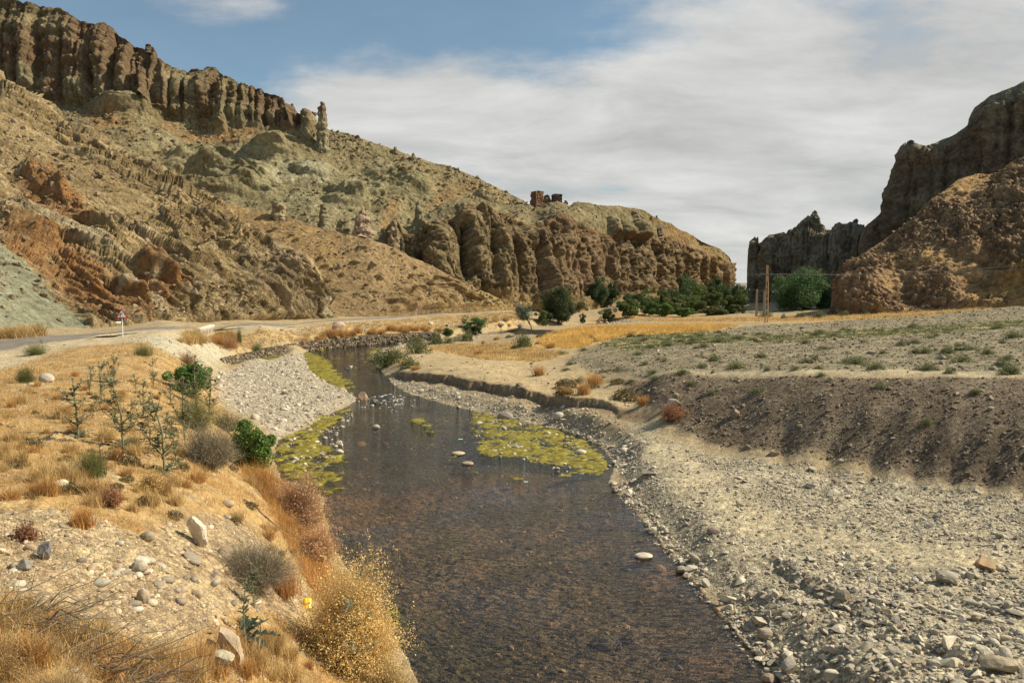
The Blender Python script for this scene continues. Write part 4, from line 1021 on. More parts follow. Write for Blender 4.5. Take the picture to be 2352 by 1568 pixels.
scatter('terrace', 'terr', 'ang', [(.09, .12), (.14, .11), (.22, .04), (.36, .008)], excl=[('gold', .1), ('green', .4), ('lane', .2)], ymax=110)
scatter('bar', 'pale', 'round', [(.085, .22), (.13, .30), (.20, .26), (.30, .12), (.42, .03)])
scatter('bench', 'terr', 'ang', [(.08, .02), (.14, .015), (.25, .005)])
scatter('bare', 'bank', 'round', [(.014, .25), (.022, .35), (.035, .28), (.055, .2), (.09, .13), (.14, .08), (.20, .04)])
scatter('left', 'bank', 'round', [(.03, .02), (.05, .03), (.10, .02), (.2, .006)], excl=[('bare', .0)])
scatter('shoulder', 'pale', 'ang', [(.08, .02), (.14, .008)])
scatter('pale', 'pale', 'ang', [(.09, .08), (.15, .05), (.25, .01)])
scatter('roadside', 'terr', 'ang', [(.14, .05), (.22, .03), (.35, .01)])
toe = flat([(880,862),(930,880),(1000,897),(1100,918),(1200,938),(1300,958),(1400,985),(1480,1040),(1440,1100),(1412,1065),(1340,1010),(1260,985),(1180,965),(1100,948),(1010,925),(940,905),(895,880)], .15)
scatter(toe, 'grey', 'round', [(.09, .25), (.14, .25), (.21, .14), (.32, .04)], label='toe')
edge_r = flat([(1785,1580),(1675,1455),(1550,1300),(1465,1195),(1400,1110),(1430,1105),(1500,1185),(1600,1290),(1735,1445),(1850,1580)], .05)
scatter(edge_r, 'grey', 'ang', [(.06, .6), (.10, .7), (.16, .5), (.24, .16)], wet=True, label='gravel', sink=.05)
spit = flat([(860,795),(930,785),(1010,780),(1120,768),(1130,774),(1010,790),(930,800),(880,808)], .15)
scatter(spit, 'pale', 'round', [(.15, .3), (.25, .25), (.4, .08)], label='spit')
farbar = flat([(1330,742),(1500,733),(1530,738),(1400,745),(1330,748)], .4)
scatter(farbar, 'pale', 'round', [(.22, .25), (.35, .25), (.6, .05)], label='spit')
lft_edge = flat([(640,1030),(680,985),(745,955),(800,930),(815,950),(770,1000),(790,1040),(740,1075),(690,1100),(650,1090)], .05)
scatter(lft_edge, 'pale', 'round', [(.10, .13), (.16, .13), (.24, .08)], wet=True, label='shallows', sink=.1)
rgt_alg = flat([(1085,955),(1200,968),(1300,1000),(1370,1030),(1405,1065),(1390,1085),(1285,1090),(1200,1050),(1120,1045),(1090,1010)], .05)
scatter(rgt_alg, 'pale', 'round', [(.10, .10), (.16, .12), (.26, .07)], wet=True, label='shallows', sink=.05)
rapid = flat([(815,905),(860,915),(950,905),(960,930),(900,950),(830,945)], 0)
scatter(rapid, 'grey', 'round', [(.16, .08), (.25, .06)], wet=True, label='shallows', sink=.0)
bedz = flat([(980,1560),(900,1400),(790,1250),(770,1120),(760,1000),(860,950),(1080,960),(1200,1060),(1380,1120),(1500,1260),(1620,1390),(1760,1560)], -.3)
scatter(bedz, 'bed', 'round', [(.06, .10), (.10, .12), (.18, .08), (.32, .03), (.5, .008)], wet=True, label='bed', sink=.35, dens=.8)

POS = np.concatenate(ST.pos); SIZ = np.concatenate(ST.size); SCOL = np.concatenate(ST.col); KND = np.array(ST.kind); ZON = np.array(ST.zone)
PX = SIZ * 2 / np.maximum(POS[:, 1], 3) * 740
vis_x, vis_y = sketch(POS)
inview = (vis_x > 8) & (vis_x < 2344) & (vis_y < 1560)
print('stones', len(POS), time.time() - T0)

# the largest in view stand as single stones, the rest is gravel
score = np.where(inview & (ZON != 'bed'), PX, 0)
order = np.argsort(-score); SINGLE = order[:230]
rest = np.ones(len(POS), bool); rest[SINGLE] = False

def batch_stones(idx, sub, kind):
    if not len(idx): return None
    n = len(idx); tp = rng.integers(0, 8, n)
    B = np.stack(TPL[kind, sub])[tp]                       # n, v, 3
    st = np.stack([rng.uniform(.8, 1.25, n), rng.uniform(.75, 1.2, n), rng.uniform(.7, 1.2, n)], -1)
    V = np.einsum('nij,nvj->nvi', rotmats(n), B * st[:, None] * SIZ[idx][:, None, None]) + POS[idx][:, None]
    F = ICO[sub][1][None] + (np.arange(n) * B.shape[1])[:, None, None]
    C = np.repeat(SCOL[idx][:, None], B.shape[1], 1)
    return V.reshape(-1, 3), F.reshape(-1, 3), C.reshape(-1, 3)

def build_gravel():
    VV, FF, CC, n = [], [], [], 0
    for kind in ('ang', 'round'):
        for sub, lo, hi in ((1, 0, 4.5), (2, 4.5, 1e9)):
            idx = np.nonzero(rest & (KND == kind) & (PX >= lo) & (PX < hi))[0]
            r = batch_stones(idx, sub, kind)
            if r is None: continue
            VV.append(r[0]); FF.append(r[1] + n); CC.append(r[2]); n += len(r[0])
    me = mesh_np('gravel', np.concatenate(VV), [np.concatenate(FF)], np.concatenate(CC), False, [M_STONE])
    add('gravel', me, kind='stuff', label='loose grey and tan gravel strewn over the banks and bars')
build_gravel()

ZLAB = {
    'gravel': ('angular grey stone on the right-hand gravel bank', 'angular stones on the right gravel bank'),
    'toe': ('rounded grey cobble below the eroded right bank', 'cobbles below the eroded bank'),
    'slope': ('brown stone lying on the dark earth slope', 'stones on the dark earth slope'),
    'terrace': ('brownish stone on the stony terrace', 'stones on the terrace'),
    'bar': ('pale rounded cobble on the left gravel bar', 'cobbles on the left gravel bar'),
    'bare': ('rounded stone in the bare earth of the left bank', 'stones in the bare left bank'),
    'left': ('rounded stone among dry grass on the left bank', 'stones among the dry grass'),
    'shallows': ('pale cobble sitting in the algae shallows', 'cobbles in the algae shallows'),
    'track': ('small stone on the pale sandy track', 'stones on the sandy track'),
    'bench': ('stone on the sandy bench above the cut bank', 'stones on the sandy bench'),
    'spit': ('pale cobble on the far gravel spit', 'cobbles on the far gravel spit'),
    'pale': ('pale stone on the chalky slope below the road sign', 'stones on the chalky slope'),
    'roadside': ('stone on the slope below the road', 'stones below the road'),
    'shoulder': ('pale stone on the sandy road shoulder', 'stones on the road shoulder'),
}
_sm = {}
def single_mesh(kind, t, c):
    key = (kind, t, c)
    if key not in _sm:
        V = TPL[kind, 3][t]
        tone = TONES[c]
        col = np.tile(tone, (len(V), 1)) * (1 + .18 * fbm(V * 1.7, 3, seed=t))[:, None]
        _sm[key] = mesh_np('stone', V, [ICO[3][1]], col, kind == 'round', [M_STONE])
    return _sm[key]
TONES = np.array([(.46, .41, .31), (.38, .345, .27), (.28, .24, .18), (.56, .50, .38), (.40, .30, .20)])
SIZEW = lambda px: 'large ' if px > 17 else ('' if px > 9 else 'small ')
TONEW = ['tan grey', 'mid grey', 'dark', 'pale', 'rusty brown']
for i in SINGLE:
    c = int(((TONES - SCOL[i]) ** 2).sum(1).argmin())
    o = add('stone', single_mesh(KND[i], int(rng.integers(0, 8)), c))
    o.location = POS[i]; o.rotation_euler = (rng.normal(0, .25), rng.normal(0, .25), rng.uniform(0, 6.28))
    o.scale = np.array([rng.uniform(.85, 1.25), rng.uniform(.8, 1.15), rng.uniform(.8, 1.15)]) * SIZ[i]
    lab, grp = ZLAB[ZON[i]]
    o['label'] = (SIZEW(PX[i]) + TONEW[c] + ' ' + lab.replace('pale ', '').replace('brownish ', '').replace('brown ', '').replace('grey ', '').replace('small ', ''))
    o['category'] = 'stone'; o['group'] = grp + ', ' + TONEW[c] + ' ' + SIZEW(PX[i]).strip()

# named boulders
def boulder(vx, vy, w, h, col, label, kind='ang', seed=1, rz=None, sink=.25, dep=.8, water=False, tilt=(0, 0), wall=None):
    """w, h in sketch units at the place where it stands"""
    p = Wz(vx, vy, 0.0) if water else G(vx, vy)[0]
    s = p[1] / FV
    V = rock_shape(seed, 4, kind)
    V = V / (V.max(0) - V.min(0)) * np.array([w * s, w * s * dep, h * s * (1 + sink)])
    q = V * (6 / max(w * s, .1))
    V = V * (1 + .07 * fbm(q * .7, 4, seed=seed)[:, None] + .03 * billow(q * 1.5, 2, seed=seed)[:, None])
    c = np.tile(col, (len(V), 1)) * (1 + .28 * fbm(q * .6, 4, seed=seed + 3))[:, None]
    o = add('boulder', mesh_np('boulder', V, [ICO[4][1]], c, kind == 'round', [M_STONE]))
    o.location = (p[0], p[1] + .3 * w * s * dep, p[2] + (V[:, 2].max() - sink * h * s) * .98 - .0)
    o.location.z = p[2] + h * s - V[:, 2].max()
    o.rotation_euler = (math.radians(tilt[0]), math.radians(tilt[1]), rz or 0)
    o['label'] = label; o['category'] = 'boulder'
    return o
boulder(455,1252,40,72,(.56,.48,.36),'tall cream split rock standing in the left bank beside orange grass',seed=3,tilt=(0,-8),dep=.7)
boulder(520,1515,105,58,(.42,.33,.23),'long brown slab leaning beside the spiky dark thistle',seed=12,tilt=(0,32),dep=.5)
boulder(492,1535,64,42,(.40,.36,.26),'grey blocky boulder at the foot of the brown slab',seed=5)
boulder(432,1545,40,26,(.46,.38,.26),'tan flat boulder left of the grey blocky one at the bottom edge',seed=6,kind='round')
boulder(336,1245,34,20,(.33,.27,.19),'dull brown round stone upslope of the cream split rock',seed=8,kind='round')
boulder(316,1315,38,26,(.38,.33,.25),'grey oval stone half buried in the bare left bank',seed=9,kind='round')
boulder(326,1385,30,34,(.36,.29,.20),'brown upright stone at the end of the cobble row',seed=10,kind='round')
boulder(100,1282,34,36,(.21,.19,.17),'dark slate stone at the left edge of the bare bank',seed=11)
boulder(56,1305,34,24,(.28,.26,.22),'grey flat stone beside the dark slate stone',seed=13)
boulder(139,1126,34,20,(.58,.50,.36),'cream rock lying in dry grass on the upper left bank',seed=14)
boulder(102,880,34,20,(.50,.45,.36),'pale grey rock near the road shoulder on the left',seed=15,kind='round')
boulder(835,917,23,18,(.44,.31,.20),'tan boulder at the left end of the rapid',seed=16,water=True,kind='ang')
boulder(858,927,20,10,(.24,.22,.19),'dark wet boulder below the tan one at the rapid',seed=17,water=True)
boulder(802,848,18,8,(.33,.29,.23),'lone grey rock in the upper river',seed=18,water=True)
boulder(863,984,18,9,(.40,.34,.28),'pinkish pale rock in midstream above the dark riffle',seed=19,water=True,kind='round')
boulder(778,1024,19,12,(.55,.48,.38),'pale stone at the edge of the left algae mat',seed=20,water=True)
boulder(1160,964,38,19,(.27,.245,.21),'large dark grey boulder at the right shoreline',seed=21,kind='round')
boulder(1283,962,28,16,(.52,.47,.37),'cream boulder on the cobbles below the cut bank',seed=22,kind='round')
boulder(1480,1282,42,9,(.58,.50,.38),'flat pale rock alone in the lower river',seed=23,water=True,kind='round')
boulder(1052,1045,32,7,(.50,.43,.32),'flat cream rock with algae in midstream',seed=24,water=True,kind='round')
boulder(1073,1068,30,7,(.34,.27,.20),'flat brown rock just below the flat cream one',seed=25,water=True,kind='round')
boulder(1185,1030,18,8,(.33,.29,.24),'rounded grey rock in the right algae mat',seed=26,water=True,kind='round')
boulder(1640,1228,30,14,(.27,.22,.18),'dark purple-brown stone on the right gravel near the water',seed=27,kind='round')
boulder(776,764,30,27,(.50,.36,.24),'large rusty cream boulder on the slope below the road',seed=28)
boulder(1545,938,30,22,(.48,.43,.34),'pale boulder behind the red-brown bush on the slope',seed=29)
boulder(1690,958,24,20,(.26,.20,.14),'brown pointed boulder on the dark earth slope',seed=30)
boulder(1740,786,22,12,(.28,.20,.14),'rust brown boulder on the green part of the terrace',seed=31)
boulder(2167,826,26,9,(.52,.46,.35),'pale flat boulder on the terrace at the right',seed=32)
boulder(1778,1048,26,16,(.27,.215,.15),'olive brown boulder at the foot of the dark slope',seed=33)
boulder(2265,1310,46,30,(.42,.29,.17),'rusty tan block among grey stones at the right edge',seed=34)
boulder(2315,1540,84,34,(.40,.33,.22),'long tan slab at the bottom right corner',seed=35,tilt=(0,-5))
boulder(2180,1340,56,28,(.38,.34,.26),'broad grey block on the right gravel bank',seed=36)
boulder(1760,1465,40,20,(.36,.30,.22),'tan cobble at the water edge near the bottom',seed=37,kind='round')
boulder(1605,1450,2,1,(.3,.2,.1),'small brown pebble under clear water',seed=38,water=True) if False else None
boulder(988,747,14,10,(.58,.50,.38),'cream rock on the grassy slope above the stone wall',seed=39)
boulder(1060,752,20,8,(.55,.47,.36),'second cream rock right of the first above the stone wall',seed=40)
boulder(1196,753,20,10,(.50,.42,.33),'pale rock beside the little silver tree',seed=41)
boulder(1150,752,16,9,(.46,.38,.29),'grey rock on the bank right of the round green bush',seed=42)
boulder(1480,785,16,9,(.30,.20,.14),'rusty split rock at the edge of the golden grass',seed=43)
boulder(1375,741,10,8,(.33,.25,.20),'brown rock at the mouth of the far channel',seed=44)
print('boulders', time.time() - T0)


def hill_rubble():
    VV, FF, CC, n = [], [], [], 0
    r = np.random.default_rng(91)
    for key, num, s0, tone, up in (('near left', 2600, (.25, 1.0), (.44, .34, .21), .2), ('smooth brown', 1100, (.3, .8), (.34, .26, .16), .2), ('long ridge', 3600, (.35, 1.4), (.27, .22, .14), .3), ('pebbly', 1500, (.3, 1.0), (.38, .29, .18), .15), ('brown craggy', 2600, (.25, .9), (.34, .24, .15), .15)):
        k = [q for q in HILL if q.startswith(key)][0]; Pd, N2, fr = HILL[k]
        p = Pd.reshape(-1, 3); sx, sy = sketch(p)
        m = np.nonzero(fr.ravel() & (N2.reshape(-1, 3)[:, 2] > up) & (sx > -30) & (sx < 2390) & (sy > -20))[0]
        f = fbm(p[m] * .06, 3, seed=92); m = m[r.uniform(size=len(m)) < np.clip(.3 + 1.4 * f, .02, 1)]
        m = r.choice(m, min(num, len(m)), replace=False); c = len(m)
        sz = s0[0] + (s0[1] - s0[0]) * r.uniform(0, 1, c) ** 3.2; sz *= .5
        B = np.stack(TPL['ang', 2])[r.integers(0, 8, c)]
        V = np.einsum('nij,nvj->nvi', rotmats(c, False), B * sz[:, None, None]) + (p[m] + np.array([0, 0, .12]) * sz[:, None])[:, None]
        FF.append((ICO[2][1][None] + (np.arange(c) * B.shape[1])[:, None, None]).reshape(-1, 3) + n)
        VV.append(V.reshape(-1, 3)); n += c * B.shape[1]
        CC.append(np.repeat(np.array(tone)[None] * r.uniform(.55, 1.25, (c, 1)), B.shape[1], 0))
    add('rubble', mesh_np('rubble', np.concatenate(VV), [np.concatenate(FF)], np.concatenate(CC), False, [M_ROCK]), kind='stuff', label='loose broken rock strewn over the hillsides')
hill_rubble()
# ------------------------------------------------------------------ plants
def unit(v): return v / np.maximum(np.linalg.norm(v, axis=-1, keepdims=True), 1e-9)
def rnd(n, r): v = r.normal(size=(n, 3)); return unit(v)

def leaf_cards(C, size, col, r, N=None, asp=.55):
    """diamond leaves at C"""
    n = len(C); size = np.broadcast_to(size, (n,))
    N = rnd(n, r) if N is None else N
    a = unit(np.cross(N, rnd(n, r))); b = np.cross(N, a)
    L_ = size[:, None]
    V = np.stack([C - a * L_ * .5, C + b * L_ * asp * .5 + N * L_ * .08, C + a * L_ * .5, C - b * L_ * asp * .5 + N * L_ * .08], 1).reshape(-1, 3)
    F = np.arange(n * 4).reshape(n, 4)
    return V, F, np.repeat(col, 4, 0)

def blades(B, H, lean, w, col, r, seg=3, curve=.5, tipcol=None):
    """thin bent ribbons from base points B; lean = horizontal reach as a fraction of height"""
    n = len(B); H = np.broadcast_to(H, (n,)); w = np.broadcast_to(w, (n,)); lean = np.broadcast_to(lean, (n,))
    az = r.uniform(0, 2 * np.pi, n); d = np.stack([np.cos(az), np.sin(az), 0 * az], -1)
    sd_ = np.stack([-np.sin(az + r.normal(0, .9, n)), np.cos(az + r.normal(0, .9, n)), 0 * az], -1)
    vs = []
    for k in range(seg + 1):
        t = k / seg
        c = B + d * (lean * H * (t * (1 - curve) + t * t * curve))[:, None] + np.array([0, 0, 1]) * (H * (t - .25 * lean.clip(0, 1) * t * t))[:, None]
        ww = (w * (1 - .85 * t) * .5)[:, None]
        vs += [c - sd_ * ww, c + sd_ * ww]
    m = 2 * (seg + 1)
    V = np.stack(vs, 1).reshape(-1, 3)
    i = np.arange(n)[:, None] * m
    F = np.concatenate([np.stack([i[:, 0] + 2 * k, i[:, 0] + 2 * k + 1, i[:, 0] + 2 * k + 3, i[:, 0] + 2 * k + 2], -1) for k in range(seg)])
    C = np.repeat(col[:, None], m, 1)
    if tipcol is not None:
        t = (np.repeat(np.arange(seg + 1), 2) / seg)[None, :, None] ** 1.5
        C = C * (1 - t) + np.asarray(tipcol)[None, None] * t if np.ndim(tipcol) == 1 else C * (1 - t) + tipcol[:, None] * t
    return V, F, C.reshape(-1, 3)

class Acc:
    def __init__(s): s.V, s.F, s.C, s.n = [], [], [], 0
    def put(s, VFC):
        V, F, C = VFC; s.V.append(V); s.F.append(F + s.n); s.C.append(C); s.n += len(V)
    def mesh(s, name, mat, smooth=False):
        return mesh_np(name, np.concatenate(s.V), [np.concatenate(s.F)], np.concatenate(s.C), smooth, [mat])

def jitter(c, n, r, a=.18, hue=.08):
    c = np.asarray(c, float)
    return np.clip(c[None] * (1 + r.normal(0, a, (n, 1))) * (1 + r.normal(0, hue, (n, 3))), .005, .95)

def palette_mix(cols, n, r, a=.15):
    cols = np.array(cols); return np.clip(cols[r.integers(0, len(cols), n)] * (1 + r.normal(0, a, (n, 1))), .005, .95)

def clumpy(n, rad, r, clumps=40, cr=.30, flat_=0.0, shell=.75):
    """points through a crown: clumps over an ellipsoid, denser outward; base at z=0"""
    rad = np.asarray(rad, float)
    cen = rnd(clumps, r) * (shell + (1 - shell) * r.uniform(-1, .9, (clumps, 1)))
    cen[:, 2] = np.where(cen[:, 2] < -.7, cen[:, 2] * .6, cen[:, 2])
    cen = cen * np.clip(.92 + .75 * fbm(cen * 1.4 + r.uniform(0, 50), 2, seed=5), .66, 1.10)[:, None]
    sz = cr * r.uniform(.5, 1.3, clumps)
    k = r.integers(0, clumps, n)
    d = rnd(n, r); rr = r.uniform(.25, 1, n) ** .45
    off = d * (rr * sz[k])[:, None]
    p = cen[k] + off
    N = unit(d + .9 * r.normal(size=(n, 3)) + np.array([0, 0, .35]))
    return p * rad, N

def tree_mesh(rad, n, leaf, cols, seed, clumps=45, cr=.3, trunk_h=.6, trunk_r=.12, asp=.55, lean=(0, 0), shell=.72, limbs=7):
    r = np.random.default_rng(seed); rad = np.asarray(rad, float)
    P, N = clumpy(n, rad, r, clumps, cr, shell=shell)
    cz = trunk_h + rad[2] * .85
    P = P + np.array([lean[0], lean[1], cz]); keep = P[:, 2] > .04
    P, N = P[keep], N[keep]
    col = palette_mix(cols, len(P), r)
    tone = .82 + .36 * sstep(-.5, .5, fbm(P / rad.mean() * 1.6 + seed, 2, seed=seed % 37))
    A = Acc(); A.put(leaf_cards(P, leaf * r.uniform(.6, 1.35, len(P)), col * tone[:, None], r, N, asp))
    crown = A.mesh('crown', M_LEAF)
    m = MB()
    top = np.array([lean[0], lean[1], cz])
    tr = np.array([[0, 0, -.3], [lean[0] * .15, lean[1] * .15, trunk_h * .5], [lean[0] * .5, lean[1] * .5, trunk_h], top * .9, top])
    m.tube(tr, np.array([1.25, 1, .8, .5, .25]) * trunk_r, (.115, .09, .065), 8)
    for k in range(limbs):
        d = rnd(1, r)[0]; d[2] = abs(d[2]) * .6
        e = np.array([lean[0], lean[1], cz]) + d * rad * .75
        s0 = tr[1] * (1 - k / limbs) + tr[3] * (k / limbs)
        mid_ = s0 * .5 + e * .5 + np.array([0, 0, .08 * rad[2]]) + r.normal(0, .05, 3) * rad
        m.tube([s0, mid_, e], np.array([.5, .3, .08]) * trunk_r, (.13, .105, .075), 5)
    return crown, m.mesh('trunk', M_BARK)

def put_tree(name, cat, label, vx, vy, w, h, cols, seed, n=9000, leaf=.2, Y=None, group=None, dep=.95, **kw):
    p = G(vx, vy)[0] if Y is None else None
    if p is None:
        q = W(vx, vy, Y); p = q.copy()
    s = p[1] / FV; W_, H_ = w * s, h * s
    th = kw.pop('trunk', .12) * H_
    rz = (H_ - th) / 1.95
    crown, trunk = tree_mesh((W_ * .53, W_ * .50 * dep, rz * 1.06), int(n * 1.25), leaf, cols, seed, trunk_h=th, trunk_r=kw.pop('tr', .022) * H_ + .03, **kw)
    o = empty(name, tuple(p), label, cat, group)
    add('crown', crown, o); add('trunk', trunk, o)
    return o

GRN = [(.11, .155, .04), (.145, .195, .05), (.085, .12, .034), (.18, .22, .065)]
DKG = [(.06, .105, .040), (.082, .132, .048), (.046, .08, .032), (.11, .16, .06)]
BRT = [(.115, .21, .035), (.15, .25, .05), (.08, .155, .028), (.20, .28, .08)]
SIL = [(.20, .235, .165), (.15, .185, .125), (.26, .29, .21), (.11, .14, .09)]
OLV = [(.14, .155, .05), (.18, .185, .065), (.11, .12, .04)]

put_tree('round_tree','tree','round dense olive green tree standing alone beside the golden grass',1283,744,86,90,[(.095,.12,.048),(.125,.15,.06),(.07,.09,.038)],1,20000,.22,trunk=.04,clumps=80,cr=.30,shell=.75)
put_tree('silver_tree','tree','small sparse silver-leaved tree with a leaning bare trunk',1222,757,66,64,SIL,2,3600,.17,trunk=.26,clumps=26,cr=.26,lean=(-1.1,0),tr=.012,shell=.65)
put_tree('poplar_tree','tree','tall dark green tree left of the pair below the brown cliff',1374,708,56,72,DKG,3,13000,.24,trunk=.05,clumps=55,cr=.27)
put_tree('poplar_tree','tree','narrower dark green tree right of the pair below the brown cliff',1403,705,36,56,DKG,4,8000,.24,trunk=.06,clumps=40,cr=.28)
put_tree('willow_tree','tree','huge bright green tree in front of the dark jagged fin',1850,726,150,122,[(.075,.15,.045),(.11,.20,.055),(.05,.105,.036),(.20,.29,.13)],5,30000,.27,trunk=.04,clumps=46,cr=.30,shell=.74,Y=150)
put_tree('round_bush','bush','round bright green bush at the end of the stone wall',1090,769,62,48,[(.075,.155,.04),(.10,.19,.05),(.055,.115,.034)],6,9000,.13,trunk=.02,clumps=45,cr=.27)
put_tree('round_bush','bush','small green bush at the water left of the round bright bush',1032,771,30,24,GRN,7,3500,.13,trunk=.02,clumps=25,cr=.3)
put_tree('round_bush','bush','low dark bush tucked against the round olive tree on its left',1248,744,42,36,GRN,8,4500,.16,trunk=.02,clumps=28,cr=.3)
put_tree('round_bush','bush','green bush on the bank between the two channels',1398,738,40,34,GRN,9,5000,.18,trunk=.02,clumps=30,cr=.3)
put_tree('round_bush','bush','narrow grey green bush left of the far channel mouth',1338,742,18,26,OLV,10,2000,.15,trunk=.02,clumps=18,cr=.32)
put_tree('round_bush','bush','yellow green scrub at the foot of the cliff behind the round tree',1330,716,48,30,OLV,11,3500,.2,trunk=.02,clumps=25,cr=.3)

# the thicket on the far side of the valley floor
TH = [(1445,728,46,34,GRN),(1455,712,50,36,DKG),(1490,725,44,36,GRN),(1482,712,46,36,GRN),(1520,726,44,30,BRT),(1516,712,40,30,GRN),(1548,722,50,34,OLV),(1556,712,60,56,DKG),(1585,722,56,36,GRN),(1590,706,60,52,GRN),
      (1620,722,58,38,OLV),(1625,706,56,50,GRN),(1655,722,54,42,GRN),(1660,706,52,46,DKG),(1692,722,46,46,GRN),(1700,712,34,48,DKG),(1576,700,38,62,DKG),(1605,695,26,40,DKG),(1640,700,34,56,DKG),(1674,695,32,34,GRN),(1700,695,26,34,GRN),(1538,706,36,30,GRN),(1570,728,40,20,BRT),(1640,729,44,20,OLV),(1690,728,34,22,OLV)]
KIND = {id(GRN): 'mid green', id(DKG): 'dark', id(BRT): 'bright green', id(OLV): 'yellowish green'}
for k, (x, y, w_, h_, c) in enumerate(TH):
    Yd = 150 + (729 - y) * 1.9
    tall = h_ > 48
    side = 'left' if x < 1530 else ('middle' if x < 1630 else 'right')
    row = 'front' if y > 718 else ('middle' if y > 704 else 'back')
    put_tree('thicket_tree' if tall else 'thicket_bush', 'tree' if tall else 'bush',
             f"{KIND[id(c)]} {'tall tree' if tall else 'rounded bush'} in the {row} row of the far thicket, {side} part, {['broad','narrow','low'][0 if w_>48 else (1 if w_<36 else 2)]}",
             x, y, w_ * 1.25, h_ * 1.22, c, 20 + k, 5200, .30, Y=Yd, group='trees and bushes of the far thicket', trunk=.16 if tall and w_ < 42 else .02, clumps=26, cr=.3)
print('trees', time.time() - T0)

# ---- shrubs of the banks
def shrub(name, cat, label, vx, vy, w, h, kind, cols, seed, group=None, n=900, tip=None, leaf=.03, bw=.006, Y=None, dens=1):
    p = G(vx, vy)[0] if Y is None else W(vx, vy, Y)
    s = p[1] / FV; Wd, Hh = w * s, h * s
    r = np.random.default_rng(seed)
    A = Acc()
    if kind == 'twig':       # dome of fine dry branching stems
        d = rnd(n, r); d[:, 2] = np.abs(d[:, 2]); d = unit(d + np.array([0, 0, .15]))
        lob = .78 + .75 * fbm(d * 1.5 + seed, 3, seed=seed % 41) + .25 * fbm(d * 4 + seed, 2, seed=seed % 29)
        e = d * np.array([Wd * .5, Wd * .45, Hh]) * r.uniform(.5, 1.12, (n, 1)) * lob[:, None]
        b0 = r.normal(0, .05, (n, 3)) * np.array([Wd, Wd, .0]) 
        ctrl = (b0 + e) * .5 + r.normal(0, .09, (n, 3)) * np.array([Wd, Wd, Hh])
        seg = 4; side = rnd(n, r); vs = []
        wd = bw * r.uniform(.6, 1.3, n)
        for k in range(seg + 1):
            t = k / seg
            c = b0 * (1 - t) ** 2 + ctrl * 2 * t * (1 - t) + e * t * t
            ww = (wd * (1 - .7 * t) * .5)[:, None]
            vs += [c - side * ww, c + side * ww]
        V = np.stack(vs, 1).reshape(-1, 3); m = 2 * (seg + 1); i = np.arange(n) * m
        F = np.concatenate([np.stack([i + 2 * k, i + 2 * k + 1, i + 2 * k + 3, i + 2 * k + 2], -1) for k in range(seg)])
        col = palette_mix(cols, n, r)
        A.put((V, F, np.repeat(col, m, 0)))
        # side twigs
        m2 = n * 2; k = r.integers(0, n, m2); t = r.uniform(.4, 1, m2)[:, None]
        c = b0[k] * (1 - t) ** 2 + ctrl[k] * 2 * t * (1 - t) + e[k] * t * t
        dd = unit(unit(e[k]) + .8 * r.normal(size=(m2, 3))) * (Hh * .16 * r.uniform(.5, 1.4, m2))[:, None]
        sd2 = rnd(m2, r) * (bw * .35)
        V = np.stack([c - sd2, c + sd2, c + dd], 1).reshape(-1, 3)
        A.put((np.concatenate([V[0::3], V[1::3], V[2::3], V[2::3]], 1).reshape(-1, 3), np.arange(m2 * 4).reshape(m2, 4), np.repeat(palette_mix(cols, m2, r), 4, 0)))
        stems = A.mesh('stem', M_DRY)
        B = Acc()
        if tip is not None:
            m3 = int(n * 3.5 * dens); k = r.integers(0, m2, m3)
            pp = (c + dd)[k] + r.normal(0, .02, (m3, 3)) * np.array([Wd, Wd, Hh])
            B.put(leaf_cards(pp, leaf * r.uniform(.5, 1.4, m3), palette_mix(tip, m3, r), r))
            o = empty(name, tuple(p), label, cat, group); add('stem', stems, o); add('seed_heads' if cat != 'bush' else 'foliage', B.mesh('foliage', M_DRY), o)
        else:
            o = add(name, stems); o.location = p; o['label'] = label; o['category'] = cat
            if group: o['group'] = group
        return o
    if kind == 'leafy':
        P, N = clumpy(n, (Wd * .42, Wd * .40, Hh * .52), r, 30, .32, shell=.65)
        P = P + np.array([0, 0, Hh * .46]); k = P[:, 2] > .0; P, N = P[k], N[k]
        tone = .8 + .4 * sstep(-.4, .4, fbm(P / max(Wd, .1) * 4, 2, seed=seed % 31))
        A.put(leaf_cards(P, leaf * r.uniform(.6, 1.4, len(P)), palette_mix(cols, len(P), r) * tone[:, None], r, N))
        m = max(40, n // 40); B = Acc()
        b0 = r.normal(0, .05, (m, 3)) * np.array([Wd, Wd, 0])
        B.put(blades(b0, Hh * r.uniform(.5, 1.0, m), r.uniform(.1, .7, m) * Wd / Hh, bw, palette_mix([(.12, .10, .05), (.16, .13, .07)], m, r), r))
        o = empty(name, tuple(p), label, cat, group); add('foliage', A.mesh('foliage', M_LEAF), o); add('stem', B.mesh('stem', M_DRY), o)
        return o
    if kind == 'tuft':
        b0 = r.normal(0, .16, (n, 3)) * np.array([Wd, Wd, 0])
        A.put(blades(b0, Hh * r.uniform(.45, 1.05, n), r.uniform(.05, .8, n) * Wd / Hh * .6, bw, palette_mix(cols, n, r), r, tipcol=tip[0] if tip else None))
        o = add(name, A.mesh(name, M_DRY)); o.location = p; o['label'] = label; o['category'] = cat
        if group: o['group'] = group
        return o

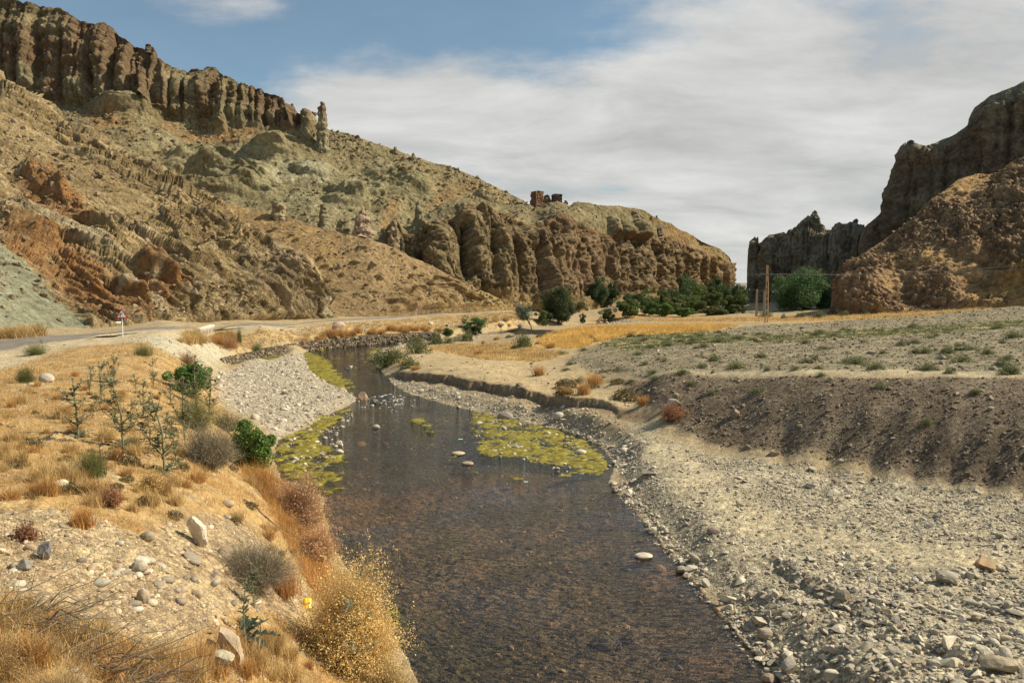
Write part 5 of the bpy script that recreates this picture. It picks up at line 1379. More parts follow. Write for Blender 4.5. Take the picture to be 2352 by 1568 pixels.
STRAW = [(.52, .36, .15), (.60, .43, .19), (.42, .27, .10), (.66, .50, .26)]
ORG = [(.46, .23, .07), (.54, .29, .09), (.36, .17, .06), (.60, .36, .14)]
RUS = [(.30, .15, .085), (.38, .20, .11), (.24, .115, .065), (.44, .26, .15)]
GRY = [(.29, .24, .165), (.36, .31, .22), (.22, .18, .125), (.43, .37, .27)]
shrub('russet_bush','bush','big round russet seed-headed bush at the water edge',690,1212,165,150,'twig',[(.38,.24,.14),(.44,.27,.15),(.30,.18,.11)],201,n=2600,tip=[(.56,.35,.20),(.64,.43,.25),(.46,.27,.145),(.68,.48,.29)],leaf=.036,bw=.008,dens=1.5)
shrub('russet_bush','bush','lower russet bush spilling downstream of the big round one',722,1290,135,110,'twig',[(.42,.27,.15),(.48,.31,.17)],202,n=1900,tip=[(.64,.39,.21),(.70,.46,.26),(.54,.31,.16)],leaf=.034,bw=.007,dens=1.3)
shrub('grey_bush','bush','tangled grey brown bush above the spiky dark thistle',585,1340,270,135,'twig',GRY,203,n=3600,tip=[(.22,.20,.11),(.30,.26,.16),(.16,.15,.08)],leaf=.02,bw=.007,dens=.5)
shrub('cream_bush','bush','large cream flowering bush overhanging the water at the bottom',805,1530,265,285,'twig',[(.46,.33,.16),(.36,.27,.14),(.54,.39,.19)],204,n=3600,tip=[(.84,.60,.24),(.90,.70,.36),(.76,.50,.18),(.70,.52,.22)],leaf=.030,bw=.007,dens=4.2)
shrub('cream_bush','bush','small cream flowering bush cut by the bottom edge',890,1610,170,130,'twig',[(.34,.27,.14),(.42,.33,.17)],205,n=1700,tip=[(.68,.50,.22),(.60,.42,.16)],leaf=.024,bw=.006)
shrub('green_bush','bush','bright green leafy bush hanging over the left algae mat',578,1088,150,130,'leafy',BRT,206,n=11000,leaf=.08,bw=.01)
shrub('green_bush','bush','bright green leafy bush on the bank edge above the gravel bar',442,915,120,95,'leafy',[(.12,.22,.04),(.15,.27,.06),(.085,.165,.035)],207,n=9000,leaf=.09,bw=.012)
shrub('green_bush','bush','small feathery green bush at the water beside the cream bush',905,1455,66,85,'leafy',[(.10,.15,.04),(.13,.19,.06)],208,n=1600,leaf=.03,bw=.005)
shrub('grey_bush','bush','dome of grey twigs left of the overhanging green bush',478,1072,175,112,'twig',GRY,209,n=2600,tip=[(.27,.24,.15),(.20,.18,.11)],leaf=.03,bw=.010,dens=.6)
shrub('grey_bush','bush','small grey green cushion bush at the head of the gravel bar',520,990,100,62,'twig',[(.27,.24,.15),(.22,.20,.12)],210,n=900,tip=[(.36,.32,.18),(.28,.26,.14)],leaf=.04,bw=.012)
shrub('olive_bush','bush','olive green weedy bush among the tall thistles',450,985,130,110,'twig',[(.17,.17,.07),(.24,.23,.10)],211,n=1100,tip=[(.25,.25,.09),(.36,.32,.13)],leaf=.035,bw=.010)
shrub('orange_tuft','grass tuft','orange grass tuft between the grey bush and the cream bush',655,1370,90,95,'tuft',ORG,212,n=700,tip=[(.62,.40,.2)],bw=.007)
shrub('red_bush','bush','red-brown dry bush at the corner of the dark slope',1545,962,80,46,'twig',RUS,213,n=900,tip=[(.46,.22,.11),(.52,.30,.18)],leaf=.045,bw=.014)
for k,(x,y,w_,h_,c,lab) in enumerate([(60,1240,46,40,RUS,'dark brown dry tuft at the left edge of the bare earth'),(190,1215,52,44,ORG,'rust orange tuft above the bare earth'),(350,1130,60,50,STRAW,'straw tuft below the middle thistle'),(330,820,44,30,OLV,'olive weed on the crest by the road sign'),(60,880,50,42,OLV,'olive scrub at the road shoulder on the left'),(450,780,60,40,STRAW,'straw tuft on the verge beyond the road sign'),(500,790,46,32,ORG,'orange tuft on the slope under the white parapet'),(530,800,46,34,RUS,'russet tuft on the slope under the white parapet'),(590,808,26,28,GRN,'dark green weed above the stone wall end'),(330,815,40,26,STRAW,'straw weed on the chalky slope'),(430,835,50,36,RUS,'rust weed on the chalky slope above the green bush'),(550,787,10,30,GRN,'single dark weed stalk on the slope below the parapet'),(80,815,60,34,OLV,'olive spiky weed at the road edge on the left'),(210,1100,60,60,OLV,'olive seedy weed left of the middle thistle'),(150,960,60,44,STRAW,'straw weed left of the tall thistles'),(600,1120,80,60,ORG,'orange tuft under the overhanging green bush'),(250,1160,70,50,RUS,'brown withered weed below the browned thistle')]):
    shrub('dry_weed' if c is not GRN else 'green_weed','weed',lab,x,y,w_*1.35,h_*1.2,'tuft' if k%2 else 'twig',c,230+k,n=650,tip=[c[0],c[1]] if not k%2 else [c[1]],leaf=.03,bw=.008)

# dead grey branches at the bottom left
def dead_brush():
    r = np.random.default_rng(77); m = MB(); p = G(150, 1500)[0]; s = p[1] / FV
    for k in range(190):
        a = np.array([r.uniform(-190, 170) * s, r.uniform(-.35, .6), 0])
        q = np.array([p[0] + a[0], p[1] + a[1]]); a[2] = height([q[0]], [q[1]])[0] - p[2] + r.uniform(0, .25)
        d = np.array([r.uniform(.2, .9), r.uniform(-.4, .5), r.uniform(-.15, .35)]) * r.uniform(.5, 1.3)
        pts = [a, a + d * .35 + r.normal(0, .04, 3), a + d * .7 + r.normal(0, .06, 3), a + d + r.normal(0, .06, 3)]
        c = np.array([(.42, .36, .26), (.30, .25, .18), (.20, .155, .11)][k % 3])
        m.tube(pts, np.array([1, .8, .6, .25]) * r.uniform(.002, .008), c, 5)
    for pts, rad in (([(60,1400),(120,1410),(180,1450),(230,1500),(300,1560),(320,1600)], .016), ([(150,1440),(190,1475),(260,1500)], .012), ([(90,1415),(150,1390),(185,1405)], .01)):
        w3 = np.array([G(*a)[0] for a in pts]) - p; w3[:, 2] += .07
        m.tube(w3, np.linspace(1, .5, len(pts)) * rad, (.14, .11, .085), 6)
    o = add('dead_branches', m.mesh('dead_branches', M_DRY)); o.location = p
    o['label'] = 'tangle of dead grey branches in the bottom left corner'; o['category'] = 'branches'
dead_brush()
shrub('dry_bush','bush','bushy dry straw plant at the left edge of the bottom',-10,1560,260,150,'twig',[(.42,.28,.12),(.34,.22,.10),(.50,.36,.18)],251,n=1700,tip=[(.50,.34,.15),(.40,.26,.11)],leaf=.014,bw=.0045,dens=.5)
shrub('dry_bush','bush','pale straw stalks in front of the dead grey branches',130,1640,330,170,'twig',[(.52,.39,.20),(.44,.32,.16),(.36,.26,.14)],252,n=1500,bw=.004)
shrub('bare_twigs','twigs','pale bare twigs rising from the water edge at the bottom',942,1600,66,95,'twig',[(.55,.40,.26),(.62,.48,.32)],253,n=26,bw=.012)

# ---- thistles
def thistle(label, vx, vy, h, seed, heads=7, cols=((.135, .15, .08), (.19, .20, .115)), w=.45, brown=False, rosette=True, name='thistle', big=1.0):
    p = G(vx, vy)[0]; s = p[1] / FV; H = h * s
    r = np.random.default_rng(seed); st = MB(); lv = Acc()
    o = empty(name, tuple(p), label, 'thistle')
    main = np.array([[0, 0, -.05], [r.normal(0, .03), r.normal(0, .03), .5], [r.normal(0, .06), r.normal(0, .05), 1.0]]) * H
    c0 = (.26, .26, .16) if not brown else (.26, .16, .09)
    st.tube(main, np.array([.016, .012, .006]) * max(H, .6), c0, 6)
    tips = [main[-1]]; lines = [main]
    for k in range(heads - 1):
        t = r.uniform(.16, .92); b = main[0] * (1 - t) + main[2] * t
        az_ = r.uniform(0, 6.28); L_ = H * r.uniform(.22, .46) * (1.15 - .4 * t)
        e = b + np.array([math.cos(az_) * w * 1.5, math.sin(az_) * w * 1.2, .85]) * L_
        m_ = (b + e) / 2 + np.array([math.cos(az_), math.sin(az_), -.3]) * L_ * .12
        st.tube([b, m_, e], np.array([.009, .007, .004]) * max(H, .6), c0, 5); lines.append(np.array([b, m_, e])); tips.append(e)
    add('stem', st.mesh('stem', M_DRY), o)
    # toothed leaves
    def leaf(b, d, L_, wd, col):
        nseg = 9; side = unit(np.cross(d, [0, 0, 1.]) + 1e-6); V = []
        for k in range(nseg + 1):
            t = k / nseg
            c = b + d * L_ * t + np.array([0, 0, -.30 * L_ * t * t])
            ww = wd * (math.sin(math.pi * min(t * .9 + .08, 1)) ** .7) * (1.15 if k % 2 else .38)
            V += [c - side * ww + np.array([0, 0, .10 * L_ * (k % 2) * .5]), c, c + side * ww + np.array([0, 0, .10 * L_ * (k % 2) * .5])]
        V = np.array(V); F = []
        for k in range(nseg):
            i = 3 * k; F += [[i, i + 1, i + 4, i + 3], [i + 1, i + 2, i + 5, i + 4]]
        lv.put((V, np.array(F), np.tile(col, (len(V), 1))))
    for ln in lines:
        nl = 16 if ln is main else 6
        for k in range(nl):
            t = r.uniform(.08, .9) if ln is main else r.uniform(.2, .8)
            b = ln[0] * (1 - t) + ln[-1] * t; az_ = r.uniform(0, 6.28)
            d = unit(np.array([math.cos(az_), math.sin(az_), r.uniform(.2, .8)]))
            leaf(b, d, H * r.uniform(.13, .25) * (1.25 - t * .7), H * .034, np.array(cols[k % 2]) * r.uniform(.8, 1.2))
    if rosette:
        for k in range(11):
            az_ = k * .571 + r.uniform(0, .3); d = unit(np.array([math.cos(az_), math.sin(az_), r.uniform(.15, .7)]))
            leaf(np.array([0, 0, .02]), d, H * r.uniform(.24, .36) * big, H * .05 * big, np.array(cols[k % 2]) * r.uniform(.7, 1.1))
    add('leaves', lv.mesh('leaves', M_LEAF), o)
    for e in tips:
        hd = MB(); R = .020 * max(H, .7) * r.uniform(.8, 1.2)
        V, F = ICO[2]; hd.put(V * R + e, F, (.24, .26, .13) if not brown else (.28, .18, .09))
        sp = Acc(); n = 26; d = rnd(n, r); d[:, 2] = d[:, 2] * .8 + .15; sd2 = rnd(n, r) * R * .16
        for dd, s2 in zip(d, sd2): hd.put([e + dd * R * .8 - s2, e + dd * R * .8 + s2, e + dd * R * 2.3], [[0, 1, 2]], (.36, .37, .20) if not brown else (.42, .28, .13))
        add('flower_head', hd.mesh('flower_head', M_LEAF, False), o)
    return o
thistle('tall branching thistle with pale heads in the middle of the left bank',283,1025,160,301,9)
thistle('tall leafy thistle with a dark rosette near the centre of the left bank',378,1082,185,302,9)
thistle('thistle with spreading heads behind the tall branching one',235,925,95,303,7)
thistle('slender thistle with bare upper branches beside the green bush',452,935,120,304,8,rosette=False)
thistle('bushy thistle leaning over the gravel bar',480,950,110,305,9)
thistle('browned withered thistle low in the orange grass',235,1085,80,306,4,((.20,.13,.07),(.15,.13,.08)),brown=True)
thistle('short thistle standing behind the middle one on the upper bank',330,960,90,307,6)
thistle('spiky thistle against the road on the left',98,812,34,308,3)
thistle('light-stemmed thistle in front of the tangled grey brown bush',585,1395,112,309,6,rosette=False)
thistle('spiky dark rosette thistle above the long brown slab',560,1462,135,310,1,((.05,.075,.05),(.075,.10,.07)),big=1.9)
thistle('grey-leaved thistle growing through the cream bush',800,1545,165,311,9,((.30,.30,.22),(.23,.25,.17)),w=.8)
thistle('second grey-leaved thistle at the right of the cream bush',880,1535,120,312,7,((.30,.30,.22),(.23,.25,.17)),w=.8)
thistle('small dark thistle standing right of the spiky rosette',600,1490,70,313,1,((.09,.115,.08),(.13,.14,.10)))
TH0 = [o for o in bpy.data.objects if o.name.startswith('thistle') and o.parent is None]
_r = np.random.default_rng(808)
for k, p in enumerate(G(*np.array([(205,905),(262,880),(312,905),(352,890),(392,930),(418,880),(300,985),(345,1030),(425,1010),(180,1000),(405,1060),(470,890)], float).T)):
    c = copy_tree(TH0[k % 5]); c.location = p; c.scale = [_r.uniform(.45, .85)] * 3; c.rotation_euler = (0, 0, _r.uniform(0, 6.28))
    c['label'] = 'dark seedy thistle among the smaller ones on the upper left bank'; c['group'] = 'smaller thistles of the upper left bank'
print('shrubs', time.time() - T0)

# ---- copied small plants
PROTO = {}
def proto_mesh(kind, k):
    if (kind, k) in PROTO: return PROTO[kind, k]
    r = np.random.default_rng(500 + k + 37 * len(kind)); A = Acc()
    if kind == 'green':
        n = 900; d = rnd(n, r); d[:, 2] = np.abs(d[:, 2])
        P = d * np.array([.5, .5, .5]) * (r.uniform(.3, 1, n) ** .5)[:, None] * (1 + .3 * np.sin(d[:, :1] * 5 + k))
        A.put(leaf_cards(P, .075 * r.uniform(.6, 1.4, n), palette_mix([(.14, .165, .065), (.18, .205, .08), (.105, .135, .05), (.25, .25, .12)], n, r), r, asp=.4))
        A.put(blades(r.normal(0, .06, (90, 3)) * [1, 1, 0], r.uniform(.3, .62, 90), r.uniform(.2, 1., 90), .02, palette_mix([(.20, .17, .09), (.12, .13, .05)], 90, r), r))
    elif kind == 'scrub':
        n = 420; d = rnd(n, r); d[:, 2] = np.abs(d[:, 2]) * .8
        P = d * .5 * (r.uniform(.25, 1, n) ** .5)[:, None]
        A.put(leaf_cards(P, .13 * r.uniform(.6, 1.4, n), palette_mix([(.19, .155, .08), (.24, .195, .10), (.15, .13, .065), (.29, .22, .11)], n, r), r, asp=.4))
    elif kind == 'orange':
        n = 420
        A.put(blades(r.normal(0, .14, (n, 3)) * [1, 1, 0], r.uniform(.3, .75, n), r.uniform(.1, .9, n), .022, palette_mix(ORG + STRAW[:1], n, r), r, tipcol=(.60, .38, .16)))
    elif kind == 'straw':
        n = 420
        A.put(blades(r.normal(0, .16, (n, 3)) * [1, 1, 0], r.uniform(.25, .7, n), r.uniform(.1, .8, n), .018, palette_mix(STRAW, n, r), r))
    me = A.mesh('plant', M_LEAF if kind == 'green' else M_DRY); PROTO[kind, k] = me
    return me
def sow(kind, name, cat, label, group, pts, size, seed, hz=(.6, 1.1)):
    r = np.random.default_rng(seed)
    for p in pts:
        s = r.uniform(*size)
        o = add(name, proto_mesh(kind, int(r.integers(0, 5)))); o.location = (p[0], p[1], p[2] - .02)
        o.scale = (s * r.uniform(.85, 1.25), s * r.uniform(.85, 1.25), s * r.uniform(*hz)); o.rotation_euler = (0, 0, r.uniform(0, 6.28))
        o['label'] = label; o['category'] = cat; o['group'] = group
def inpoly(poly, n, seed, power=1.0):
    r = np.random.default_rng(seed); poly = np.array(poly, float); lo, hi = poly.min(0), poly.max(0); out = np.zeros((0, 2))
    while len(out) < n:
        q = np.stack([r.uniform(lo[0], hi[0], n * 3), r.uniform(lo[1], hi[1], n * 3)], -1)
        out = np.vstack([out, q[poly_sd(q, poly) > 0]])
    return out[:n]
def gsow(poly, n, seed): return G(*inpoly(poly, n, seed).T)
sow('green','green_shrub','shrub','low grey green shrub among the stones of the terrace','shrubs on the stony terrace',np.vstack([gsow([(1330,780),(1500,765),(2352,745),(2352,850),(1500,855),(1400,850)],52,1),G([1500,1568,1886,1690,2010,1310,1292,1340,2320,2180,2130,1420,1365,1300,1330],[856,860,866,845,850,838,815,806,858,858,850,848,890,850,880])]),(.4,1.05),2)
sow('green','green_shrub','shrub','green shrub in the strip along the golden grass','shrubs in the green strip',gsow([(1370,785),(1450,772),(1620,762),(1740,768),(2352,738),(2352,752),(1800,782),(1600,792),(1450,803)],52,3),(.4,1.1),4,(.4,.8))
sow('green','green_shrub','shrub','small dark green shrub on the dark earth slope','shrubs on the dark earth slope',G([1635,2128,2020,2240,1740,1590,1450,1505],[905,975,890,905,900,885,880,870]),(.35,.7),5)
sow('orange','orange_tuft','grass tuft','orange dry tuft on the sandy bench','orange tufts on the sandy bench',G([1238,1300,1365,1478,1180,1235,930,955,1340,1110,1205,1100,1140,1265],[862,905,885,930,800,790,838,850,905,790,785,815,780,800]),(.7,1.3),6)
sow('orange','orange_tuft','grass tuft','orange dry tuft above the stone wall','orange tufts along the stone wall',gsow([(690,782),(850,760),(1010,752),(1015,764),(850,772),(700,795)],34,7),(.9,1.7),8,(.7,1.2))
sow('straw','straw_tuft','grass tuft','straw tuft on the verge of the road','straw tufts along the road',np.vstack([gsow([(380,772),(500,765),(560,770),(540,800),(420,790)],26,9),gsow([(1100,735),(1180,722),(1220,735),(1150,750)],18,10),gsow([(0,768),(80,765),(90,776),(0,781)],14,11)]),(.8,1.7),12)
sow('green','green_shrub','shrub','dark green feathery shrub on the right bank of the upper river','shrubs at the upper river bank',G([960,955,895,885,905,1200,1205,1000,1030,1070,940,870],[812,800,838,842,830,800,795,790,788,783,845,832]),(1.2,2.3),13,(1.0,1.5))
sow('green','green_shrub','shrub','dark shrub at the foot of the craggy right hill','shrubs at the foot of the right hill',G([1760,1880,1990,2010,1940,1800,2080,2130,2300,1840],[728,730,722,720,726,732,715,712,700,730]),(1.2,2.2),14,(.8,1.2))
sow('scrub','dry_scrub','shrub','brown dry scrub on the bench near the cut bank','brown scrub on the bench',G([1295,1300,1440,1420,1170,1190,1260,1090,1240],[905,890,915,880,775,768,795,768,775]),(.7,1.5),15)

lb = gsow([(-20,900),(150,860),(350,830),(420,900),(520,1010),(600,1110),(700,1180),(740,1290),(640,1290),(480,1180),(320,1200),(150,1150),(-20,1160)],150,51)
sow('straw','straw_tuft','grass tuft','straw tuft standing in the dry grass of the left bank','straw tufts of the left bank',lb[:55],(.22,.55),52,(.8,1.5))
sow('orange','orange_tuft','grass tuft','orange tuft standing in the dry grass of the left bank','orange tufts of the left bank',lb[55:92],(.2,.45),53,(.8,1.3))
sow('scrub','dry_scrub','shrub','dark brown withered weed in the grass of the left bank','withered weeds of the left bank',lb[115:],(.18,.42),54,(.9,1.6))
lb2 = gsow([(-20,1400),(200,1460),(420,1500),(560,1480),(680,1430),(760,1500),(700,1568),(-20,1568)],60,55)
sow('straw','straw_tuft','grass tuft','straw tuft near the bottom edge of the left bank','straw tufts near the bottom edge',lb2[:30],(.25,.5),56,(.8,1.3))
sow('orange','orange_tuft','grass tuft','orange tuft near the bottom edge of the left bank','orange tufts near the bottom edge',lb2[30:],(.22,.45),57,(.8,1.3))
def hill_points(key, poly, n, seed, minup=.25):
    Pd, N2, fr = HILL[key]; r = np.random.default_rng(seed)
    p = Pd.reshape(-1, 3); sx, sy = sketch(p)
    m = fr.ravel() & (N2.reshape(-1, 3)[:, 2] > minup) & (poly_sd(np.stack([sx, sy], -1), np.array(poly, float)) > 0)
    k = np.nonzero(m)[0]; return p[r.choice(k, min(n, len(k)), replace=False)]
KR, KS, KN, KM, KH = [k for k in HILL if k.startswith('long ridge')][0], [k for k in HILL if k.startswith('smooth brown')][0], [k for k in HILL if k.startswith('near left')][0], [k for k in HILL if k.startswith('pebbly')][0], [k for k in HILL if k.startswith('brown craggy')][0]
sow('scrub','hill_scrub','shrub','dark low scrub dot on the brown saddle slope','scrub on the brown saddle slope',hill_points(KS,[(500,460),(760,530),(950,595),(1150,690),(1100,705),(760,720),(700,640)],90,21),(.5,1.5),22,(.7,1.2))
sow('scrub','hill_scrub','shrub','dark scrub dot on the scree of the long ridge','scrub on the long ridge',np.vstack([hill_points(KR,[(300,270),(560,300),(800,330),(1000,390),(1200,470),(1150,560),(900,480),(600,430),(300,350)],78,23),hill_points(KR,[(780,305),(1000,378),(1200,462),(1190,480),(980,400),(780,330)],26,24)]),(.5,1.5),25,(.7,1.2))
sow('scrub','hill_scrub','shrub','dusty scrub bush on the near left hillside','scrub on the near left hillside',hill_points(KN,[(0,210),(250,380),(450,480),(650,620),(720,720),(300,740),(150,640),(0,540)],44,26),(.4,1.0),27,(.7,1.2))
sow('scrub','hill_scrub','shrub','olive scrub on the straw apron below the rock wall','scrub below the rock wall',np.vstack([hill_points(KM,[(1060,650),(1330,690),(1330,715),(1100,705)],24,28,.1),G(*inpoly([(1080,706),(1230,700),(1260,716),(1190,716)],16,29).T)]),(.7,1.5),30,(.7,1.1))
sow('scrub','hill_scrub','shrub','dark scrub patch on the craggy right hill','scrub on the craggy right hill',hill_points(KH,[(1940,680),(2060,540),(2300,410),(2352,500),(2352,680),(2000,710)],16,31),(.6,1.2),32,(.6,1.))
print('sown', time.time() - T0)

# ---- dry grass as cover
def grass_field(name, label, poly, n, H, w, cols, seed, clump=.6, excl=(), ymin=4.5, tip=None, lean=(.1, .9), by_view=True, gate=None):
    r = np.random.default_rng(seed)
    poly = Z[poly] if isinstance(poly, str) else poly
    lo, hi = poly.min(0), poly.max(0); P = np.zeros((0, 2)); tries = 0
    while len(P) < n and tries < 60:
        tries += 1
        # even cover in the picture: pick distance with weight towards the viewer
        y = max(lo[1], ymin) * (hi[1] / max(lo[1], ymin)) ** r.uniform(0, 1, n * 2)
        x = r.uniform(-1.15, .85, n * 2) * y
        q = np.stack([x, y], -1); q = q[poly_sd(q, poly) > 0]
        if not len(q): continue
        f = fbm(np.stack([q[:, 0] * .5, q[:, 1] * .5, 0 * q[:, 0]], -1), 3, seed=seed) + .6 * perlin(np.stack([q[:, 0] * 2.2, q[:, 1] * 2.2, 0 * q[:, 0]], -1), seed + 1)
        k = r.uniform(size=len(q)) < np.clip(.5 + clump * 1.6 * f, .02, 1)
        for e, fac in excl: k &= (poly_sd(q, Z[e]) < 0) | (r.uniform(size=len(q)) < fac)
        if gate is not None: k &= r.uniform(size=len(q)) < gate(q)
        P = np.vstack([P, q[k]])
    P = P[:n]
    # each point is a small tuft
    m = 5; P = np.repeat(P, m, 0) + r.normal(0, .03, (len(P) * m, 2)) * np.clip(P.repeat(m, 0)[:, 1:2] / 12, .7, 3)
    h = height(P[:, 0], P[:, 1]); ok = h > .03; P, h = P[ok], h[ok]
    B = np.stack([P[:, 0], P[:, 1], h - .01], -1); k = len(B)
    sc_ = np.clip(B[:, 1] / 14, .8, 5)
    tone = 1 + .5 * fbm(B * .4, 2, seed=seed + 5)
    A = Acc(); A.put(blades(B, r.uniform(.35, 1.1, k) * H, r.uniform(*lean, k), w * sc_ * r.uniform(.6, 1.3, k), palette_mix(cols, k, r) * tone[:, None], r, seg=2, tipcol=tip))
    add(name, A.mesh(name, M_DRY), kind='stuff', label=label)
grass_field('dry_grass','golden dry grass covering the left bank','left',21000,.16,.006,STRAW+ORG[:2],41,clump=1.4,excl=[('bare',.05),('shoulder',.02),('pale',.08)])
grass_field('dry_grass','short golden grass on the far meadow',np.vstack([Z['gold']]),7000,.40,.009,[(.62,.41,.13),(.68,.48,.18),(.55,.34,.10)],42,clump=.4)
grass_field('dry_grass','straw grass patches on the middle bench','gold2',4000,.30,.008,STRAW,43,clump=.8)
grass_field('dry_grass','straw grass line at the foot of the right hill','gold3',5000,.34,.009,STRAW,44,clump=.5)
grass_field('dry_grass','dry grass on the slope below the road','roadside',3500,.35,.008,STRAW+ORG[:2],45,clump=1.0)
grass_field('dry_grass','rust orange grass along the near water edge',flat([(560,1120),(700,1120),(745,1200),(760,1300),(860,1440),(780,1480),(640,1300),(560,1180)],.5),5000,.34,.006,ORG+STRAW[:1],46,clump=.4)
grass_field('ground_cover','low green cover in the strip beside the golden meadow','green',2600,.16,.03,[(.17,.19,.075),(.22,.225,.10),(.27,.25,.13)],47,clump=1.3,lean=(.5,1.6))
print('grass', time.time() - T0)

# ---- algae mats and white water
def mat_sheet(name, label, polys, cell, zz, thr, cols, seed, freq=(1.3, 2.6), mat=M_LEAF):
    VV, FF, CC, n = [], [], [], 0
    for poly, t_, str_ in polys:
        poly = flat(poly, 0.0); lo, hi = poly.min(0), poly.max(0)
        cl = cell * np.clip(lo[1] / 30, .8, 3.5)
        xs = np.arange(lo[0], hi[0] + cl, cl); ys = np.arange(lo[1], hi[1] + cl, cl)
        X, Yg = np.meshgrid(xs, ys, indexing='ij'); P = np.stack([X.ravel(), Yg.ravel()], -1)
        q3 = np.stack([P[:, 0] * freq[0], P[:, 1] * freq[0] * str_, 0 * P[:, 0]], -1)
        f = fbm(q3, 4, seed=seed) + .35 * fbm(q3 * 4.1, 2, seed=seed + 2)
        s = poly_sd(P, poly)
        val = np.clip(s / (.35 * max(lo[1] / 30, .6)), -1, 1) * .55 + f * 1.25 - t_
        val = val - .34 * np.clip(fbm(q3 * 2.6, 3, seed=seed + 11) + .12, 0, 1) * 2 - .08 * np.abs(fbm(q3 * 5, 2, seed=seed + 13))
        on = (val > 0).reshape(X.shape)
        idx = np.arange(P.shape[0]).reshape(X.shape)
        q = on[:-1, :-1] & on[1:, :-1] & on[1:, 1:] & on[:-1, 1:]
        a = np.stack([idx[:-1, :-1][q], idx[1:, :-1][q], idx[1:, 1:][q], idx[:-1, 1:][q]], -1)
        V = np.stack([P[:, 0] + .3 * cl * perlin(np.stack([P[:, 0] * 9, P[:, 1] * 9, 0 * P[:, 0]], -1), 3), P[:, 1], (zz - .030 + .062 * np.clip(val * 1.2, 0, 1) + .012 * f if name == 'algae' else zz + .012 * np.clip(val, 0, 1))], -1)
        t = sstep(-.3, .5, fbm(q3 * 2.3, 3, seed=seed + 7))
        C = np.asarray(cols[0])[None] * (1 - t[:, None]) + np.asarray(cols[1])[None] * t[:, None]
        edge = sstep(.35, 0, val)[:, None]
        C = C * (1 - edge) + np.asarray(cols[2])[None] * edge
        used = np.unique(a); mp_ = np.full(len(P), -1); mp_[used] = np.arange(len(used))
        VV.append(V[used]); CC.append(C[used]); FF.append(mp_[a] + n); n += len(used)
    add(name, mesh_np(name, np.concatenate(VV), [np.concatenate(FF)], np.concatenate(CC), True, [mat]), kind='stuff', label=label)
M_ALG = attr_mat('wet algae', scales=((4, .3), (18, .35)), bump=(.5, 0, .03), rough=.55, spec=.3)
mat_sheet('algae','yellow green algae mats floating along the river edges',[
    ([(696,808),(729,814),(758,835),(787,864),(812,903),(800,908),(760,890),(730,872),(706,852),(696,828)], -.25, .6),
    ([(640,1000),(720,955),(805,940),(760,985),(730,1010),(805,1040),(795,1060),(765,1065),(785,1100),(735,1118),(690,1112),(645,1098),(620,1050)], .05, 1),
    ([(1080,948),(1130,950),(1200,962),(1300,992),(1380,1025),(1415,1068),(1395,1090),(1335,1102),(1280,1094),(1300,1078),(1200,1052),(1120,1048),(1092,1028),(1110,1002),(1070,985)], .0, 1),
    ([(840,797),(900,799),(862,818),(868,838),(885,856),(868,850),(845,822)], .1, 1),
    ([(925,962),(985,958),(1015,985),(1000,1005),(960,985)], .25, 2), ([(1020,1030),(1060,1040),(1075,1065),(1030,1050)], .35, 2),
    ([(515,838),(560,826),(650,812),(650,818),(590,832),(540,846)], .0, 1), ([(1040,768),(1125,762),(1122,766),(1045,772)], .05, 1),
    ([(1140,1078),(1200,1095),(1195,1104),(1150,1090)], .15, 1), ([(850,1178),(905,1172),(900,1188),(860,1192)], .3, 1), ([(715,800),(770,796),(760,806),(720,810)], .3, 1), ([(730,1130),(800,1100),(790,1120),(740,1150)], .3, 1.5),
    ], .05, .012, 0, ((.165, .135, .014), (.30, .25, .026), (.09, .09, .018)), 71, mat=M_ALG)
mat_sheet('foam','white water flecks at the small rapid',[([(845,908),(905,902),(950,912),(945,930),(915,950),(870,940),(850,925)], .62, .4),([(880,925),(930,915),(935,945),(900,955)], .58, .4)], .035, .03, 0, ((.62, .64, .65), (.72, .73, .73), (.40, .43, .45)), 83, freq=(4.2, 4.2), mat=M_STONE)
